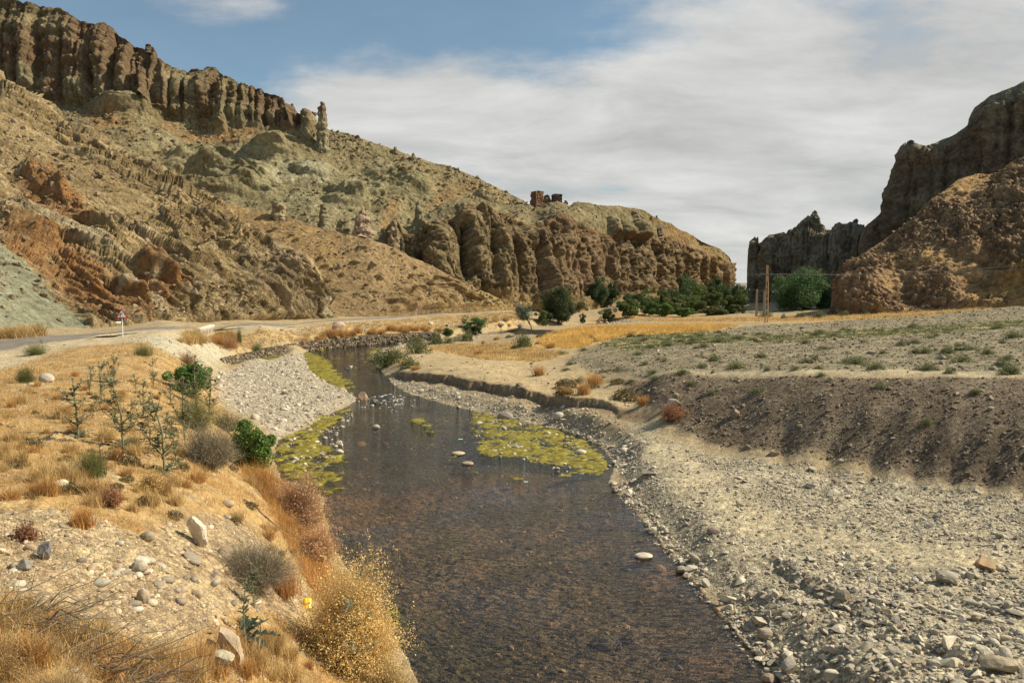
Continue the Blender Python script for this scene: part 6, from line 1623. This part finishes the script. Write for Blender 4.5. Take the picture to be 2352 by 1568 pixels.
# ------------------------------------------------------------------ rock spires
def spire(label, vx, vyb, vyt, w, Y, seed, cols=((.20, .165, .10), (.32, .28, .175)), cap=(.17, .10, .065), taper=.55, lean=0.0, rough=1.0, name='rock_spire', flat_=1.0, top=1.0):
    base = W(vx, vyb, Y); s = Y / FV; H = (vyb - vyt) * s; R = w * s * .5
    nz, na = 60, 48
    t = np.linspace(-.35, 1, nz)[:, None]; a = np.linspace(0, 2 * np.pi, na, endpoint=False)[None]
    prof = R * (1 - (1 - taper) * np.clip(t, 0, 1)) * np.where(t > .86, np.sqrt(np.clip(1 - ((t - .86) / .14) ** 2 * top, 0.003, 1)), 1)
    prof = prof * (1 + .25 * np.clip(-t + .12, 0, 1) * 2)
    P = np.stack([prof * np.cos(a) + lean * H * t, prof * np.sin(a) * flat_, t * H + 0 * a], -1).reshape(-1, 3)
    q = P + base + seed
    N = np.stack([np.cos(a) + 0 * t, np.sin(a) + 0 * t, 0 * a + 0 * t], -1).reshape(-1, 3)
    d = fbm(q * .9 / max(R, .3), 4, seed=seed) * .55 + .45 * billow(q * 1.5 / max(R, .3) * np.array([1, 1, .5]), 3, seed=seed + 1) + .14 * np.tanh(4 * perlin(q * np.array([.1, .1, 2.2 / max(R, .5)]), seed + 2))
    P = P + N * (d * R * .55 * rough)[:, None]
    P[:, 2] += fbm(q * 1.3 / max(R, .3), 3, seed=seed + 4) * .18 * R
    i = np.arange(nz - 1)[:, None] * na; j = np.arange(na)[None]; j2 = (j + 1) % na
    F = np.stack([i + j, i + j2, i + na + j2, i + na + j], -1).reshape(-1, 4)
    P = np.vstack([P, P[-na:].mean(0)]); Ft = np.stack([(nz - 1) * na + j[0], (nz - 1) * na + j2[0], np.full(na, nz * na)], -1)
    c = mixc(cols[0], cols[1], sstep(-.4, .4, np.append(d, 0)))
    tt = np.append(np.broadcast_to(t, (nz, na)).ravel(), 1)
    if cap is not None: c = mixc(c, cap, sstep(.62, .8, tt + .2 * np.append(d, 0)) * .8)
    o = add(name, mesh_np(name, P, [F, Ft], c, True, [M_ROCK])); o.location = base
    o['label'] = label; o['category'] = 'rock spire'
    return o
OL = ((.25, .215, .13), (.37, .325, .20)); BRN = ((.27, .20, .125), (.42, .325, .205)); DRK = ((.14, .115, .08), (.22, .18, .12))
spire('tall lone rock spire with a rusty cap at the end of the cliff band',741,346,238,31,199.5,1,OL,taper=.42)
spire('stubby pale rock stump on the brown saddle slope',641,530,465,34,146,2,((.36,.29,.17),(.48,.39,.24)),None,taper=.8)
spire('dark knobby stump behind the saddle on the green scree',744,515,468,26,165,3,OL,None,taper=.5)
spire('pinkish crumbling rock heap right of the dark knobby stump',832,528,480,40,158,4,((.42,.30,.21),(.54,.42,.30)),None,taper=.3,rough=1.5)
spire('low dark rock hump left of the pinkish heap',790,530,500,34,160,5,OL,None,taper=.5)
spire('cone shaped pinnacle on the slope above the stub cliffs',962,528,462,34,176,6,OL,None,taper=.15)
spire('pointed pinnacle rising from the blunt olive buttress',1005,540,503,24,158,7,OL,None,taper=.3)
spire('brown pinnacle at the left end of the blunt buttresses',905,575,505,32,154,8,BRN,None,taper=.3)
spire('dark pillar standing in front of the left olive buttress',924,620,545,16,148,9,DRK,None,taper=.5)
spire('small knob on the skyline right of the lone spire',822,320,311,10,210,10,((.16,.10,.07),(.22,.14,.09)),None,taper=.8)
spire('little double knob halfway down the ridge skyline',908,350,337,13,212,11,OL,None,taper=.4)
spire('little pointed knob farther down the ridge skyline',950,366,350,12,212,12,OL,None,taper=.2)
spire('dark pyramid rock on the crest of the rock wall',1508,528,496,24,224,13,DRK,None,taper=.1)
spire('slim knob on the left shoulder of the cliff band',341,118,103,14,205,14,DRK,(.15,.08,.055),taper=.7)
spire('slender spike at the right end of the cliff band',672,262,238,11,205,15,OL,None,taper=.4)
spire('pointed tooth on the left tip of the dark fin',1735,580,543,14,211,16,DRK,None,taper=.15,lean=.12)
spire('twin knobs on the prow of the high right cliff',2092,345,322,16,171,17,DRK,None,taper=.6)
spire('horn rock at the right end of the dark fin',1963,530,503,14,194,18,DRK,None,taper=.5,lean=.1)

# ------------------------------------------------------------------ ruined castle on the rock
def ruin(label, vx, vyb, w, h, Y, seed, top, col, rz=.5, dep=.7, batter=.1, name='ruined_wall'):
    """broken masonry block; top: outline heights 0..1 along its length"""
    base = W(vx, vyb, Y); s = Y / FV; Wd, Hh = w * s, h * s; D_ = Wd * dep
    nx, ny, nz = 18, 10, 22
    faces = []; V = []; r = np.random.default_rng(seed)
    def P(u, v, t):
        hh = np.interp(u, np.linspace(0, 1, len(top)), top) + .03 * perlin(np.stack([u * 14, v * 5, 0 * u], -1), seed)
        sc_ = 1 + batter * (1 - t)
        x = (u - .5) * Wd * sc_; y = (v - .5) * D_ * sc_; z = t * hh * Hh
        q = np.stack([x, y, z], -1); n = fbm(q * 2.2 + seed, 3, seed=seed)[:, None]
        return q + .24 * n * np.stack([np.sign(u - .5), np.sign(v - .5), 0 * u], -1) * min(Wd, 1.5) - np.array([0, 0, .0])
    m = MB()
    def sheet(f, a, b):
        A_, B_ = np.meshgrid(np.linspace(0, 1, a), np.linspace(0, 1, b), indexing='ij')
        m_, n_ = A_.ravel(), B_.ravel(); p = f(m_, n_)
        c = mixc(np.array(col) * .8, np.array(col) * 1.15, sstep(-.4, .4, perlin(p * np.array([3, 3, 7.]), seed)))
        m.put(p, grid_faces(a, b), c)
    one = lambda k: np.full(k.shape, 1.0)
    sheet(lambda a, b: P(a, 0 * a, b), nx, nz); sheet(lambda a, b: P(a, one(a), b), nx, nz)
    sheet(lambda a, b: P(0 * a, a, b), ny, nz); sheet(lambda a, b: P(one(a), a, b), ny, nz)
    sheet(lambda a, b: P(a, b, one(a)), nx, ny)
    o = add(name, m.mesh(name, M_ROCK, False)); o.location = base - np.array([0, 0, .5]); o.rotation_euler = (0, 0, rz)
    o['label'] = label; o['category'] = 'ruin'
    return o
ruin('tall leaning brick tower stump of the ruined castle',1234,482,21,46,194,1,[.97,1,1,.985],(.235,.135,.085),rz=.62,dep=.9,batter=.28,name='ruined_tower')
ruin('jagged wall fragment right of the castle tower stump',1257,480,26,36,196,2,[.55,.72,1,.9,.6,.5],(.20,.15,.095),rz=.3)
ruin('flat-topped block of the ruined castle',1279,474,22,32,196,3,[.95,1,.97,.98],(.13,.10,.07),rz=.2,batter=-.12)
ruin('small pointed castle fragment at the right',1299,474,9,18,197,4,[.6,1,.7],(.24,.14,.09),rz=.3)

# ------------------------------------------------------------------ road furniture
def tri(R, y, th, rnd_=.09):
    """rounded triangle, apex up, side R: front outline points"""
    c = np.array([[-R / 2, 0], [R / 2, 0], [0, R * .866]]); cen = c.mean(0); out = []
    for k in range(3):
        v = c[k]; d = cen - v; d /= np.linalg.norm(d); o_ = v + d * 2 * rnd_ * R * .5
        a0 = math.atan2(-d[1], -d[0])
        for a in np.linspace(a0 - 1.047, a0 + 1.047, 7): out.append(o_ + rnd_ * R * .5 * np.array([math.cos(a), math.sin(a)]))
    return np.array(out)
def prism(m, ol, y0, y1, col):
    n = len(ol); V = np.vstack([np.stack([ol[:, 0], np.full(n, y0), ol[:, 1]], -1), np.stack([ol[:, 0], np.full(n, y1), ol[:, 1]], -1)])
    j = np.arange(n); k = (j + 1) % n
    m.put(V, np.stack([j, k, k + n, j + n], -1), col)
    ca = np.vstack([V[:n], V[:n].mean(0)]); m.put(ca, np.stack([k, j, np.full(n, n)], -1), col)
    cb = np.vstack([V[n:], V[n:].mean(0)]); m.put(cb, np.stack([j, k, np.full(n, n)], -1), col)
def road_sign(label, vx, vy, h, w, rz, tilt, arrow=True):
    p = G(vx, vy)[0]; s = p[1] / FV; H = h * s; R = w * s
    o = empty('warning_sign', tuple(p), label, 'road sign', rz=rz); o.rotation_euler = (0, math.radians(tilt), rz)
    m = MB(); m.tube([[0, 0, -.3], [0, 0, H - .15]], .038, (.80, .79, .75), 12); add('pole', m.mesh('pole', M_PAINT), o)
    z0 = H - R * .866
    m = MB(); prism(m, tri(R, 0, 0) + [0, z0], -.048, -.030, (.42, .018, .03)); add('border', m.mesh('border', M_PAINT, False), o)
    inner = tri(R * .70, 0, 0, .05) + [0, z0 + R * .866 * .105]
    m = MB(); prism(m, inner, -.054, -.046, (.72, .72, .70)); f = add('face', m.mesh('face', M_PAINT, False), o)
    m = MB(); prism(m, tri(R * .96, 0, 0) + [0, z0 + .02], -.030, -.022, (.35, .35, .35)); add('back_plate', m.mesh('back_plate', M_PAINT, False), o)
    # right-bend arrow: upright bar curving over to the right
    th = R * .075; path = [(-.13 * R, z0 + .13 * R), (-.13 * R, z0 + .27 * R)]
    for a in np.linspace(180, 90, 8)[1:]: path.append((-.13 * R + .13 * R + .13 * R * math.cos(math.radians(a)), z0 + .27 * R + .15 * R * math.sin(math.radians(a))))
    path.append((.08 * R, z0 + .43 * R))
    path = np.array(path); t = np.gradient(path, axis=0); t /= np.linalg.norm(t, axis=1)[:, None]; nrm = np.stack([-t[:, 1], t[:, 0]], -1)
    m = MB()
    wid = np.full(len(path), th * .5); wid[-1] *= .55
    A_, B_ = path + nrm * wid[:, None], path - nrm * wid[:, None]
    V = np.stack([np.stack([A_[:, 0], np.full(len(A_), -.058), A_[:, 1]], -1), np.stack([B_[:, 0], np.full(len(B_), -.058), B_[:, 1]], -1)], 1).reshape(-1, 3)
    k = np.arange(len(path) - 1) * 2
    m.put(V, np.stack([k, k + 1, k + 3, k + 2], -1), (.02, .022, .03))
    V2 = V.copy(); V2[:, 1] = -.0545; m.put(V2, np.stack([k + 2, k + 3, k + 1, k], -1), (.02, .022, .03))
    add('arrow', m.mesh('arrow', M_PAINT, False), f)
    return o
road_sign('upright red and white warning triangle with a right-bend arrow beside the near road',282,773,66,27,math.radians(15),0)
road_sign('tilted red and white warning triangle farther along the road',955,726,21,10.5,math.radians(16),9)

def white_post(label, vx, vy, h, r=.05, cap=None, name='marker_post'):
    p = G(vx, vy)[0]; s = p[1] / FV; H = h * s
    o = empty(name, tuple(p), label, 'marker post')
    m = MB(); m.tube([[0, 0, -.2], [0, 0, H * (.8 if cap else 1)]], r, (.80, .79, .75), 10); add('post', m.mesh('post', M_PAINT), o)
    m = MB(); m.tube([[0, 0, H * (.8 if cap else .99)], [0, 0, H * (1 if cap else 1.012)]], r * (1.0 if cap else .8), cap or (.6, .6, .58), 10); add('cap', m.mesh('cap', M_PAINT), o)
    return o
white_post('thin white post on the far side of the road below the saddle',819,724,28)
white_post('short white marker post with a dark band at the foot of the cliff road',1353,713,11,.09,(.25,.08,.06))

def parapet(label, A, B, hgt, thick, slots):
    a, b = G(*A)[0], G(*B)[0]; d = b - a; L_ = np.linalg.norm(d[:2]); rz = math.atan2(d[1], d[0]); c = (a + b) / 2
    o = empty('culvert_parapet', tuple(c), label, 'parapet', rz=rz)
    m = MB(); m.box((0, 0, hgt / 2 - .25), (L_, thick, hgt + .5), (.50, .44, .34))
    if slots:
        for k in range(9): m.box((-L_ / 2 + L_ * (k + .5) / 9, -thick / 2 - .012, hgt * .45), (L_ / 26, .03, hgt * .6), (.20, .16, .12))
    add('wall', m.mesh('wall', M_WOOD, False), o)
    m = MB(); m.box((0, 0, hgt + .062), (L_ * 1.03, thick * 1.25, .12), (.76, .72, .64)); add('coping', m.mesh('coping', M_WOOD, False), o)
parapet('low concrete culvert parapet with white coping on the near road verge',(456,772),(488,768),.75,.35,True)
parapet('low white culvert parapet across the road behind the near sign',(252,751),(276,748),.30,.3,False)

# dry-stone wall at the water below the road
def stone_wall():
    r = np.random.default_rng(5)
    path = Wz(*np.array([(515,837),(560,827),(620,817),(660,811),(700,806),(770,798),(850,791),(930,785),(1012,780.5)], float).T, .0)[:, :2]
    d = np.concatenate([[0], np.cumsum(np.linalg.norm(np.diff(path, axis=0), axis=1))])
    n = 2600; t = r.uniform(0, d[-1], n)
    x = np.interp(t, d, path[:, 0]); y = np.interp(t, d, path[:, 1])
    top = np.interp(t / d[-1], [0, .2, .3, .5, 1], [.55, .6, .85, .95, .95]) + .12 * perlin(np.stack([t * .5, 0 * t, 0 * t], -1), 2)
    z = r.uniform(-.15, 1, n) * top
    back = (z / .95) * .35
    dx = np.gradient(path[:, 0], d); dy = np.gradient(path[:, 1], d)
    nx, ny = -np.interp(t, d, dy), np.interp(t, d, dx)
    off = -.05 + back + r.normal(0, .05, n)
    pos = np.stack([x + nx * off, y + ny * off, z], -1)
    sz = r.uniform(.10, .24, n)
    B = np.stack(TPL['ang', 2])[r.integers(0, 8, n)]
    V = np.einsum('nij,nvj->nvi', rotmats(n), B * sz[:, None, None]) + pos[:, None]
    F = (ICO[2][1][None] + (np.arange(n) * B.shape[1])[:, None, None]).reshape(-1, 3)
    pal_ = np.array([(.17, .13, .09), (.23, .185, .13), (.12, .095, .07), (.33, .28, .20), (.19, .145, .10)])
    c = np.repeat(pal_[r.integers(0, 5, n)] * r.uniform(.8, 1.2, (n, 1)), B.shape[1], 0)
    # earth core behind the stones
    k = np.linspace(0, d[-1], 120); kx = np.interp(k, d, path[:, 0]); ky = np.interp(k, d, path[:, 1]); kn = np.stack([-np.interp(k, d, dy), np.interp(k, d, dx)], -1)
    tp = np.interp(k / d[-1], [0, .2, .3, .5, 1], [.5, .55, .8, .9, .9])
    C0 = np.stack([kx + kn[:, 0] * .0, ky + kn[:, 1] * .0, -.3 + 0 * k], -1); C1 = np.stack([kx + kn[:, 0] * .3, ky + kn[:, 1] * .3, tp], -1); C2 = np.stack([kx + kn[:, 0] * 2.6, ky + kn[:, 1] * 2.6, tp + .1], -1); C3_ = np.stack([kx + kn[:, 0] * 2.7, ky + kn[:, 1] * 2.7, -.3 + 0 * k], -1)
    CV = np.stack([C0, C1, C2, C3_], 1).reshape(-1, 3)
    V = np.vstack([V.reshape(-1, 3), CV]); nn = n * B.shape[1]
    me = mesh_np('stone_wall', V, [F, grid_faces(120, 4) + nn], np.vstack([c, np.tile((.20, .155, .10), (len(CV), 1)) * .5]), False, [M_STONE])
    o = add('stone_wall', me); o['label'] = 'long dark dry-stone revetment wall at the water below the road'; o['category'] = 'wall'
stone_wall()

# ------------------------------------------------------------------ power line
def ladder_pole(label, vx, vy, h, w, rungs=True, Y=None, cross=True):
    p = G(vx, vy)[0] if Y is None else W(vx, vy, Y)
    s = p[1] / FV; H = h * s; Wd = w * s
    o = empty('utility_pole', tuple(p), label, 'utility pole', rz=math.radians(0))
    m = MB(); c = (.46, .30, .17)
    zt = H * .72 if rungs else H
    tp = lambda z: Wd * .5 * (1 - .42 * z / H)
    if rungs:
        for sx in (-1, 1):
            m.tube([[sx * (tp(0) - .05), 0, -.5], [sx * (tp(H * .35) - .05), 0, H * .35], [sx * (tp(zt) - .05), 0, zt]], .068, c, 6)
        nr = 8
        for k in range(nr): 
            z = H * (.02 + .70 * k / (nr - 1)); m.box((0, 0, z), (tp(z) * 2 - .1, .10, .10), (.58, .46, .32))
        m.box((0, 0, (zt + H) / 2), (tp(zt) * 2 + .03, .15, H - zt), c, taper=.82)
    else:
        m.box((0, 0, H / 2 - .25), (Wd, Wd * .8, H + .5), (.40, .30, .19), taper=.72)
    add('shaft', m.mesh('shaft', M_WOOD, False), o)
    zc = H * (.83 if rungs else .97); arm = 30 * s if rungs else 20 * s
    a = MB(); a.box((0, -.12, zc), (arm * 2 * .95, .09, .11), (.10, .09, .08)); 
    if rungs: a.tube([[tp(zt), -.08, zc], [tp(zt) * .3, -.08, H * .99]], .02, (.10, .09, .08), 5); a.tube([[.9 * tp(zt), -.08, H * .97], [arm * .35, -.1, zc]], .02, (.1, .09, .08), 5)
    add('crossarm', a.mesh('crossarm', M_PAINT, False), o)
    for k, x in enumerate((-arm * .92, -arm * .72, arm * .72, arm * .92) if rungs else (-arm * .9, arm * .9)):
        m = MB(); up = .18 if k % 2 == 0 else -.26
        m.tube([[x, -.12, zc], [x, -.12, zc + up * .6], [x, -.12, zc + up]], [.05, .085, .03], (.12, .08, .06) if rungs else (.75, .75, .72), 8); add('insulator', m.mesh('insulator', M_PAINT), o)
    return p, H, zc, s
p1, H1, zc1, s1 = ladder_pole('tall tan ladder-style concrete pole in front of the dark fin',1760,741,132,8.5)
ladder_pole('plain square pole partly behind the tan ladder-style one',1755,738,72,6,False,Y=128)
ladder_pole('thin grey pole standing left of the ladder-style one',1737,737,73,5,False,Y=132)
def wire(label, A, B, sag):
    t = np.linspace(0, 1, 26)[:, None]; P = A * (1 - t) + B * t; P[:, 2] -= (4 * sag * t * (1 - t))[:, 0]
    m = MB(); m.tube(P - A, .016, (.30, .28, .25), 5)
    o = add('power_cable', m.mesh('power_cable', M_PAINT)); o.location = A; o['label'] = label; o['category'] = 'cable'; o['group'] = 'cables of the power line'
top1 = np.array([p1[0], p1[1] - .12, p1[2] + zc1])
for dx, lab in ((-28, 'thin cable running right from the left end of the ladder pole crossarm'), (28, 'thin cable running right from the right end of the ladder pole crossarm')):
    A = top1 + np.array([dx * s1 * .92, 0, .16]); B = W(2640, 585 + dx * .2, 86)
    wire(lab, A, B, .9)

# ------------------------------------------------------------------ small finds
def crumpled_packet():
    p = G(706, 1396)[0]; s = p[1] / FV; r = np.random.default_rng(4)
    nu, nv = 16, 12; u, v = np.meshgrid(np.linspace(-1, 1, nu), np.linspace(-1, 1, nv), indexing='ij')
    a = 10 * s; b = 15 * s; V = []
    for sgn in (1, -1):
        q = np.stack([u.ravel() * a, v.ravel() * b, 0 * u.ravel()], -1)
        n = fbm(np.stack([u.ravel() * 2.5, v.ravel() * 2.5, 0 * u.ravel() + sgn], -1), 3, seed=9)
        edge = (1 - u.ravel() ** 6) * (1 - v.ravel() ** 6)
        q[:, 2] = sgn * (.35 * a * edge) + n * .35 * a; V.append(q)
    m = MB()
    for k, q in enumerate(V):
        st = np.abs(q[:, 1] / b + .15 + .3 * perlin(q * 30, 3)) < .16
        c = np.where(st[:, None], np.array([(.55, .10, .04)]), np.array([(.75, .55, .03)]))
        m.put(q, grid_faces(nu, nv) if k == 0 else grid_faces(nu, nv)[:, ::-1], c)
    o = add('snack_packet', m.mesh('snack_packet', M_PAINT)); o.location = p + np.array([0, 0, .06]); o.rotation_euler = (math.radians(35), .1, .25)
    o['label'] = 'crumpled shiny yellow packet on the earth beside the cream bush'; o['category'] = 'litter'
crumpled_packet()
def stick(label, pts, rad, col, lift=.05, name='stick'):
    P = G(*np.array(pts, float).T); P[:, 2] += lift; A = P[0].copy()
    m = MB(); q = P - A; t = np.linspace(0, 1, 14); k = np.linspace(0, 1, len(q)); q2 = np.stack([np.interp(t, k, q[:, i]) for i in range(3)], -1) + np.random.default_rng(len(label)).normal(0, .012, (14, 3))
    m.tube(q2, np.linspace(1, .6, 14) * rad, col, 7); o = add(name, m.mesh(name, M_BARK)); o.location = A; o['label'] = label; o['category'] = 'stick'
stick('long pale bare stick lying on the left bank',[(130,1080),(165,1095),(200,1110),(235,1122)],.030,(.58,.45,.27))
stick('dark root trailing down the bank towards the cream bush',[(560,1150),(600,1180),(640,1215),(690,1245)],.018,(.16,.10,.06))
stick('pale stick at the left edge of the upper bank',[(-20,965),(10,975),(40,985)],.03,(.55,.45,.30))
stick('grey driftwood stick on the sandy bench',[(1375,856),(1410,853),(1440,855)],.035,(.17,.13,.09))
stick('thin driftwood branch by the cut bank',[(960,905),(1000,893),(1040,888)],.03,(.26,.20,.14))
def scrap(label, vx, vy, w, water=False):
    p = Wz(vx, vy, .03) if water else G(vx, vy)[0]; s = p[1] / FV; a = w * s * .5
    u, v = np.meshgrid(np.linspace(-1, 1, 8), np.linspace(-1, 1, 6), indexing='ij'); q = np.stack([u.ravel() * a, v.ravel() * a * .7, .25 * a * fbm(np.stack([u.ravel() * 2, v.ravel() * 2, 0 * u.ravel() + vx], -1), 2) + .1 * a], -1)
    m = MB(); m.put(q, grid_faces(8, 6), (.50, .72, .66)); q2 = q - np.array([0, 0, .004]); m.put(q2, grid_faces(8, 6)[:, ::-1], (.50, .72, .66))
    o = add('plastic_scrap', m.mesh('plastic_scrap', M_PAINT)); o.location = p + np.array([0, 0, .03]); o['label'] = label; o['category'] = 'litter'
scrap('pale turquoise plastic scrap floating in midstream',1058,1010,10,True)
scrap('small turquoise plastic scrap on the right gravel',1640,1198,12)
scrap('whitish plastic scrap in the shallows by the right shore',1208,1108,9,True)
print('props', time.time() - T0)
# ------------------------------------------------------------------ light, sky, camera
SUN = Vector((.74, .12, .66)).normalized()
el = math.asin(SUN.z); az = math.atan2(SUN.x, SUN.y)     # azimuth clockwise from +Y
sd = bpy.data.lights.new('sun', 'SUN'); sd.energy = 5.0; sd.angle = math.radians(.53); sd.color = (1, .89, .69)
so = bpy.data.objects.new('sun', sd); COL.objects.link(so); so.rotation_euler = SUN.to_track_quat('Z', 'Y').to_euler()
w = bpy.data.worlds.new('World'); sc.world = w; w.use_nodes = True
nt = w.node_tree; nt.nodes.clear(); L = nt.links.new
out = nt.nodes.new('ShaderNodeOutputWorld')
bg = nd(nt, 'ShaderNodeBackground', ins={'Strength': .072})
sky = nd(nt, 'ShaderNodeTexSky', sky_type='NISHITA', sun_disc=False, sun_elevation=el, sun_rotation=az, altitude=1500, air_density=1.0, dust_density=1.2, ozone_density=1.3)
tc = nd(nt, 'ShaderNodeTexCoord')
sep = nd(nt, 'ShaderNodeSeparateXYZ'); L(tc.outputs['Generated'], sep.inputs[0])
def M(op, a, b=None, c=None):
    n = nt.nodes.new('ShaderNodeMath'); n.operation = op
    for i, v in enumerate((a, b, c)):
        if v is None: continue
        if isinstance(v, (int, float)): n.inputs[i].default_value = v
        else: L(v, n.inputs[i])
    return n.outputs[0]
X_, Y_, Z_ = sep.outputs
zc = M('MAXIMUM', M('ADD', Z_, .24), .05)
cx = M('DIVIDE', X_, zc); cy = M('DIVIDE', Y_, zc)
cmb = nt.nodes.new('ShaderNodeCombineXYZ'); L(cx, cmb.inputs[0]); L(cy, cmb.inputs[1])
mp = nd(nt, 'ShaderNodeMapping'); mp.inputs['Rotation'].default_value = (0, 0, math.radians(18)); mp.inputs['Scale'].default_value = (.55, 1.0, 1)
L(cmb.outputs[0], mp.inputs[0])
na = nd(nt, 'ShaderNodeTexNoise', ins={'Scale': .9, 'Detail': 8.0, 'Roughness': .58, 'Distortion': .5}); L(mp.outputs[0], na.inputs[0])
nb = nd(nt, 'ShaderNodeTexNoise', ins={'Scale': 3.2, 'Detail': 7.0, 'Roughness': .6, 'Distortion': .3}); L(mp.outputs[0], nb.inputs[0])
ncl = nd(nt, 'ShaderNodeTexNoise', ins={'Scale': 7.0, 'Detail': 6.0, 'Roughness': .62}); L(tc.outputs['Generated'], ncl.inputs[0])
# clearer sky high on the left, thick veil low and to the right
elv = M('MULTIPLY', Z_, 1.0)
def blob(x0, z0, rx, rz, amt, soft=1.0):
    dx = M('DIVIDE', M('SUBTRACT', M('DIVIDE', X_, M('MAXIMUM', Y_, .05)), x0), rx)
    dz = M('DIVIDE', M('SUBTRACT', M('DIVIDE', Z_, M('MAXIMUM', Y_, .05)), z0), rz)
    d = M('SQRT', M('ADD', M('MULTIPLY', dx, dx), M('MULTIPLY', dz, dz)))
    mr = nd(nt, 'ShaderNodeMapRange', interpolation_type='SMOOTHSTEP', ins={'From Min': 1.0, 'From Max': max(0., 1 - soft), 'To Min': 0, 'To Max': amt}); L(d, mr.inputs[0])
    return mr.outputs[0]
cov = M('ADD', M('MULTIPLY', na.outputs[0], .75), M('MULTIPLY', nb.outputs[0], .50))
cov = M('ADD', M('ADD', cov, M('MULTIPLY', ncl.outputs[0], .32)), -.245)           # ~ .55 mean
bias = M('MULTIPLY', X_, .16)
bias = M('ADD', bias, M('MULTIPLY', Z_, -.30))
bias = M('SUBTRACT', bias, blob(-.40, .36, .42, .20, .17))
bias = M('SUBTRACT', bias, blob(-.05, .40, .35, .10, .20))
bias = M('SUBTRACT', bias, blob(.14, .325, .16, .055, .17))
bias = M('ADD', bias, blob(-.36, .37, .22, .06, .26))
bias = M('ADD', bias, blob(-.12, .22, .32, .13, .14))
bias = M('ADD', bias, blob(-.23, .235, .24, .11, .20))
bias = M('ADD', bias, blob(.30, .18, .80, .30, .17))
cov = M('ADD', cov, bias)
cm = nd(nt, 'ShaderNodeMapRange', interpolation_type='SMOOTHSTEP', ins={'From Min': .36, 'From Max': .62, 'To Min': .14, 'To Max': .96}); L(cov, cm.inputs[0])
shade = nd(nt, 'ShaderNodeMapRange', ins={'From Min': .33, 'From Max': .66, 'To Min': 5.6, 'To Max': 8.2}); L(nb.outputs[0], shade.inputs[0])
cc = nd(nt, 'ShaderNodeCombineColor')
L(M('MULTIPLY', shade.outputs[0], .99), cc.inputs[0]); L(M('MULTIPLY', shade.outputs[0], .985), cc.inputs[1]); L(M('MULTIPLY', shade.outputs[0], .95), cc.inputs[2])
tint = nd(nt, 'ShaderNodeVectorMath', operation='MULTIPLY'); L(sky.outputs[0], tint.inputs[0]); tint.inputs[1].default_value = (1.05, 1.3, 1.2)
mix = nd(nt, 'ShaderNodeMix', data_type='RGBA'); L(cm.outputs[0], mix.inputs[0]); L(tint.outputs[0], mix.inputs[6]); L(cc.outputs[0], mix.inputs[7])
L(mix.outputs[2], bg.inputs[0]); L(bg.outputs[0], out.inputs[0])

cd = bpy.data.cameras.new('camera'); cam = bpy.data.objects.new('camera', cd); COL.objects.link(cam)
cam.location = (0, 0, CAMZ); cam.rotation_euler = (math.pi / 2 - PITCH, 0, 0)
cd.sensor_fit = 'HORIZONTAL'; cd.sensor_width = 36; cd.lens = 36 * FV / 2352; cd.clip_start = .1; cd.clip_end = 20000
sc.camera = cam
sc.view_settings.view_transform = 'Standard'; sc.view_settings.look = 'None'; sc.view_settings.exposure = .38; sc.view_settings.gamma = 1
sc.cycles.max_bounces = 6; sc.cycles.transparent_max_bounces = 12; sc.cycles.diffuse_bounces = 3
print('done', time.time() - T0, len(bpy.data.objects))
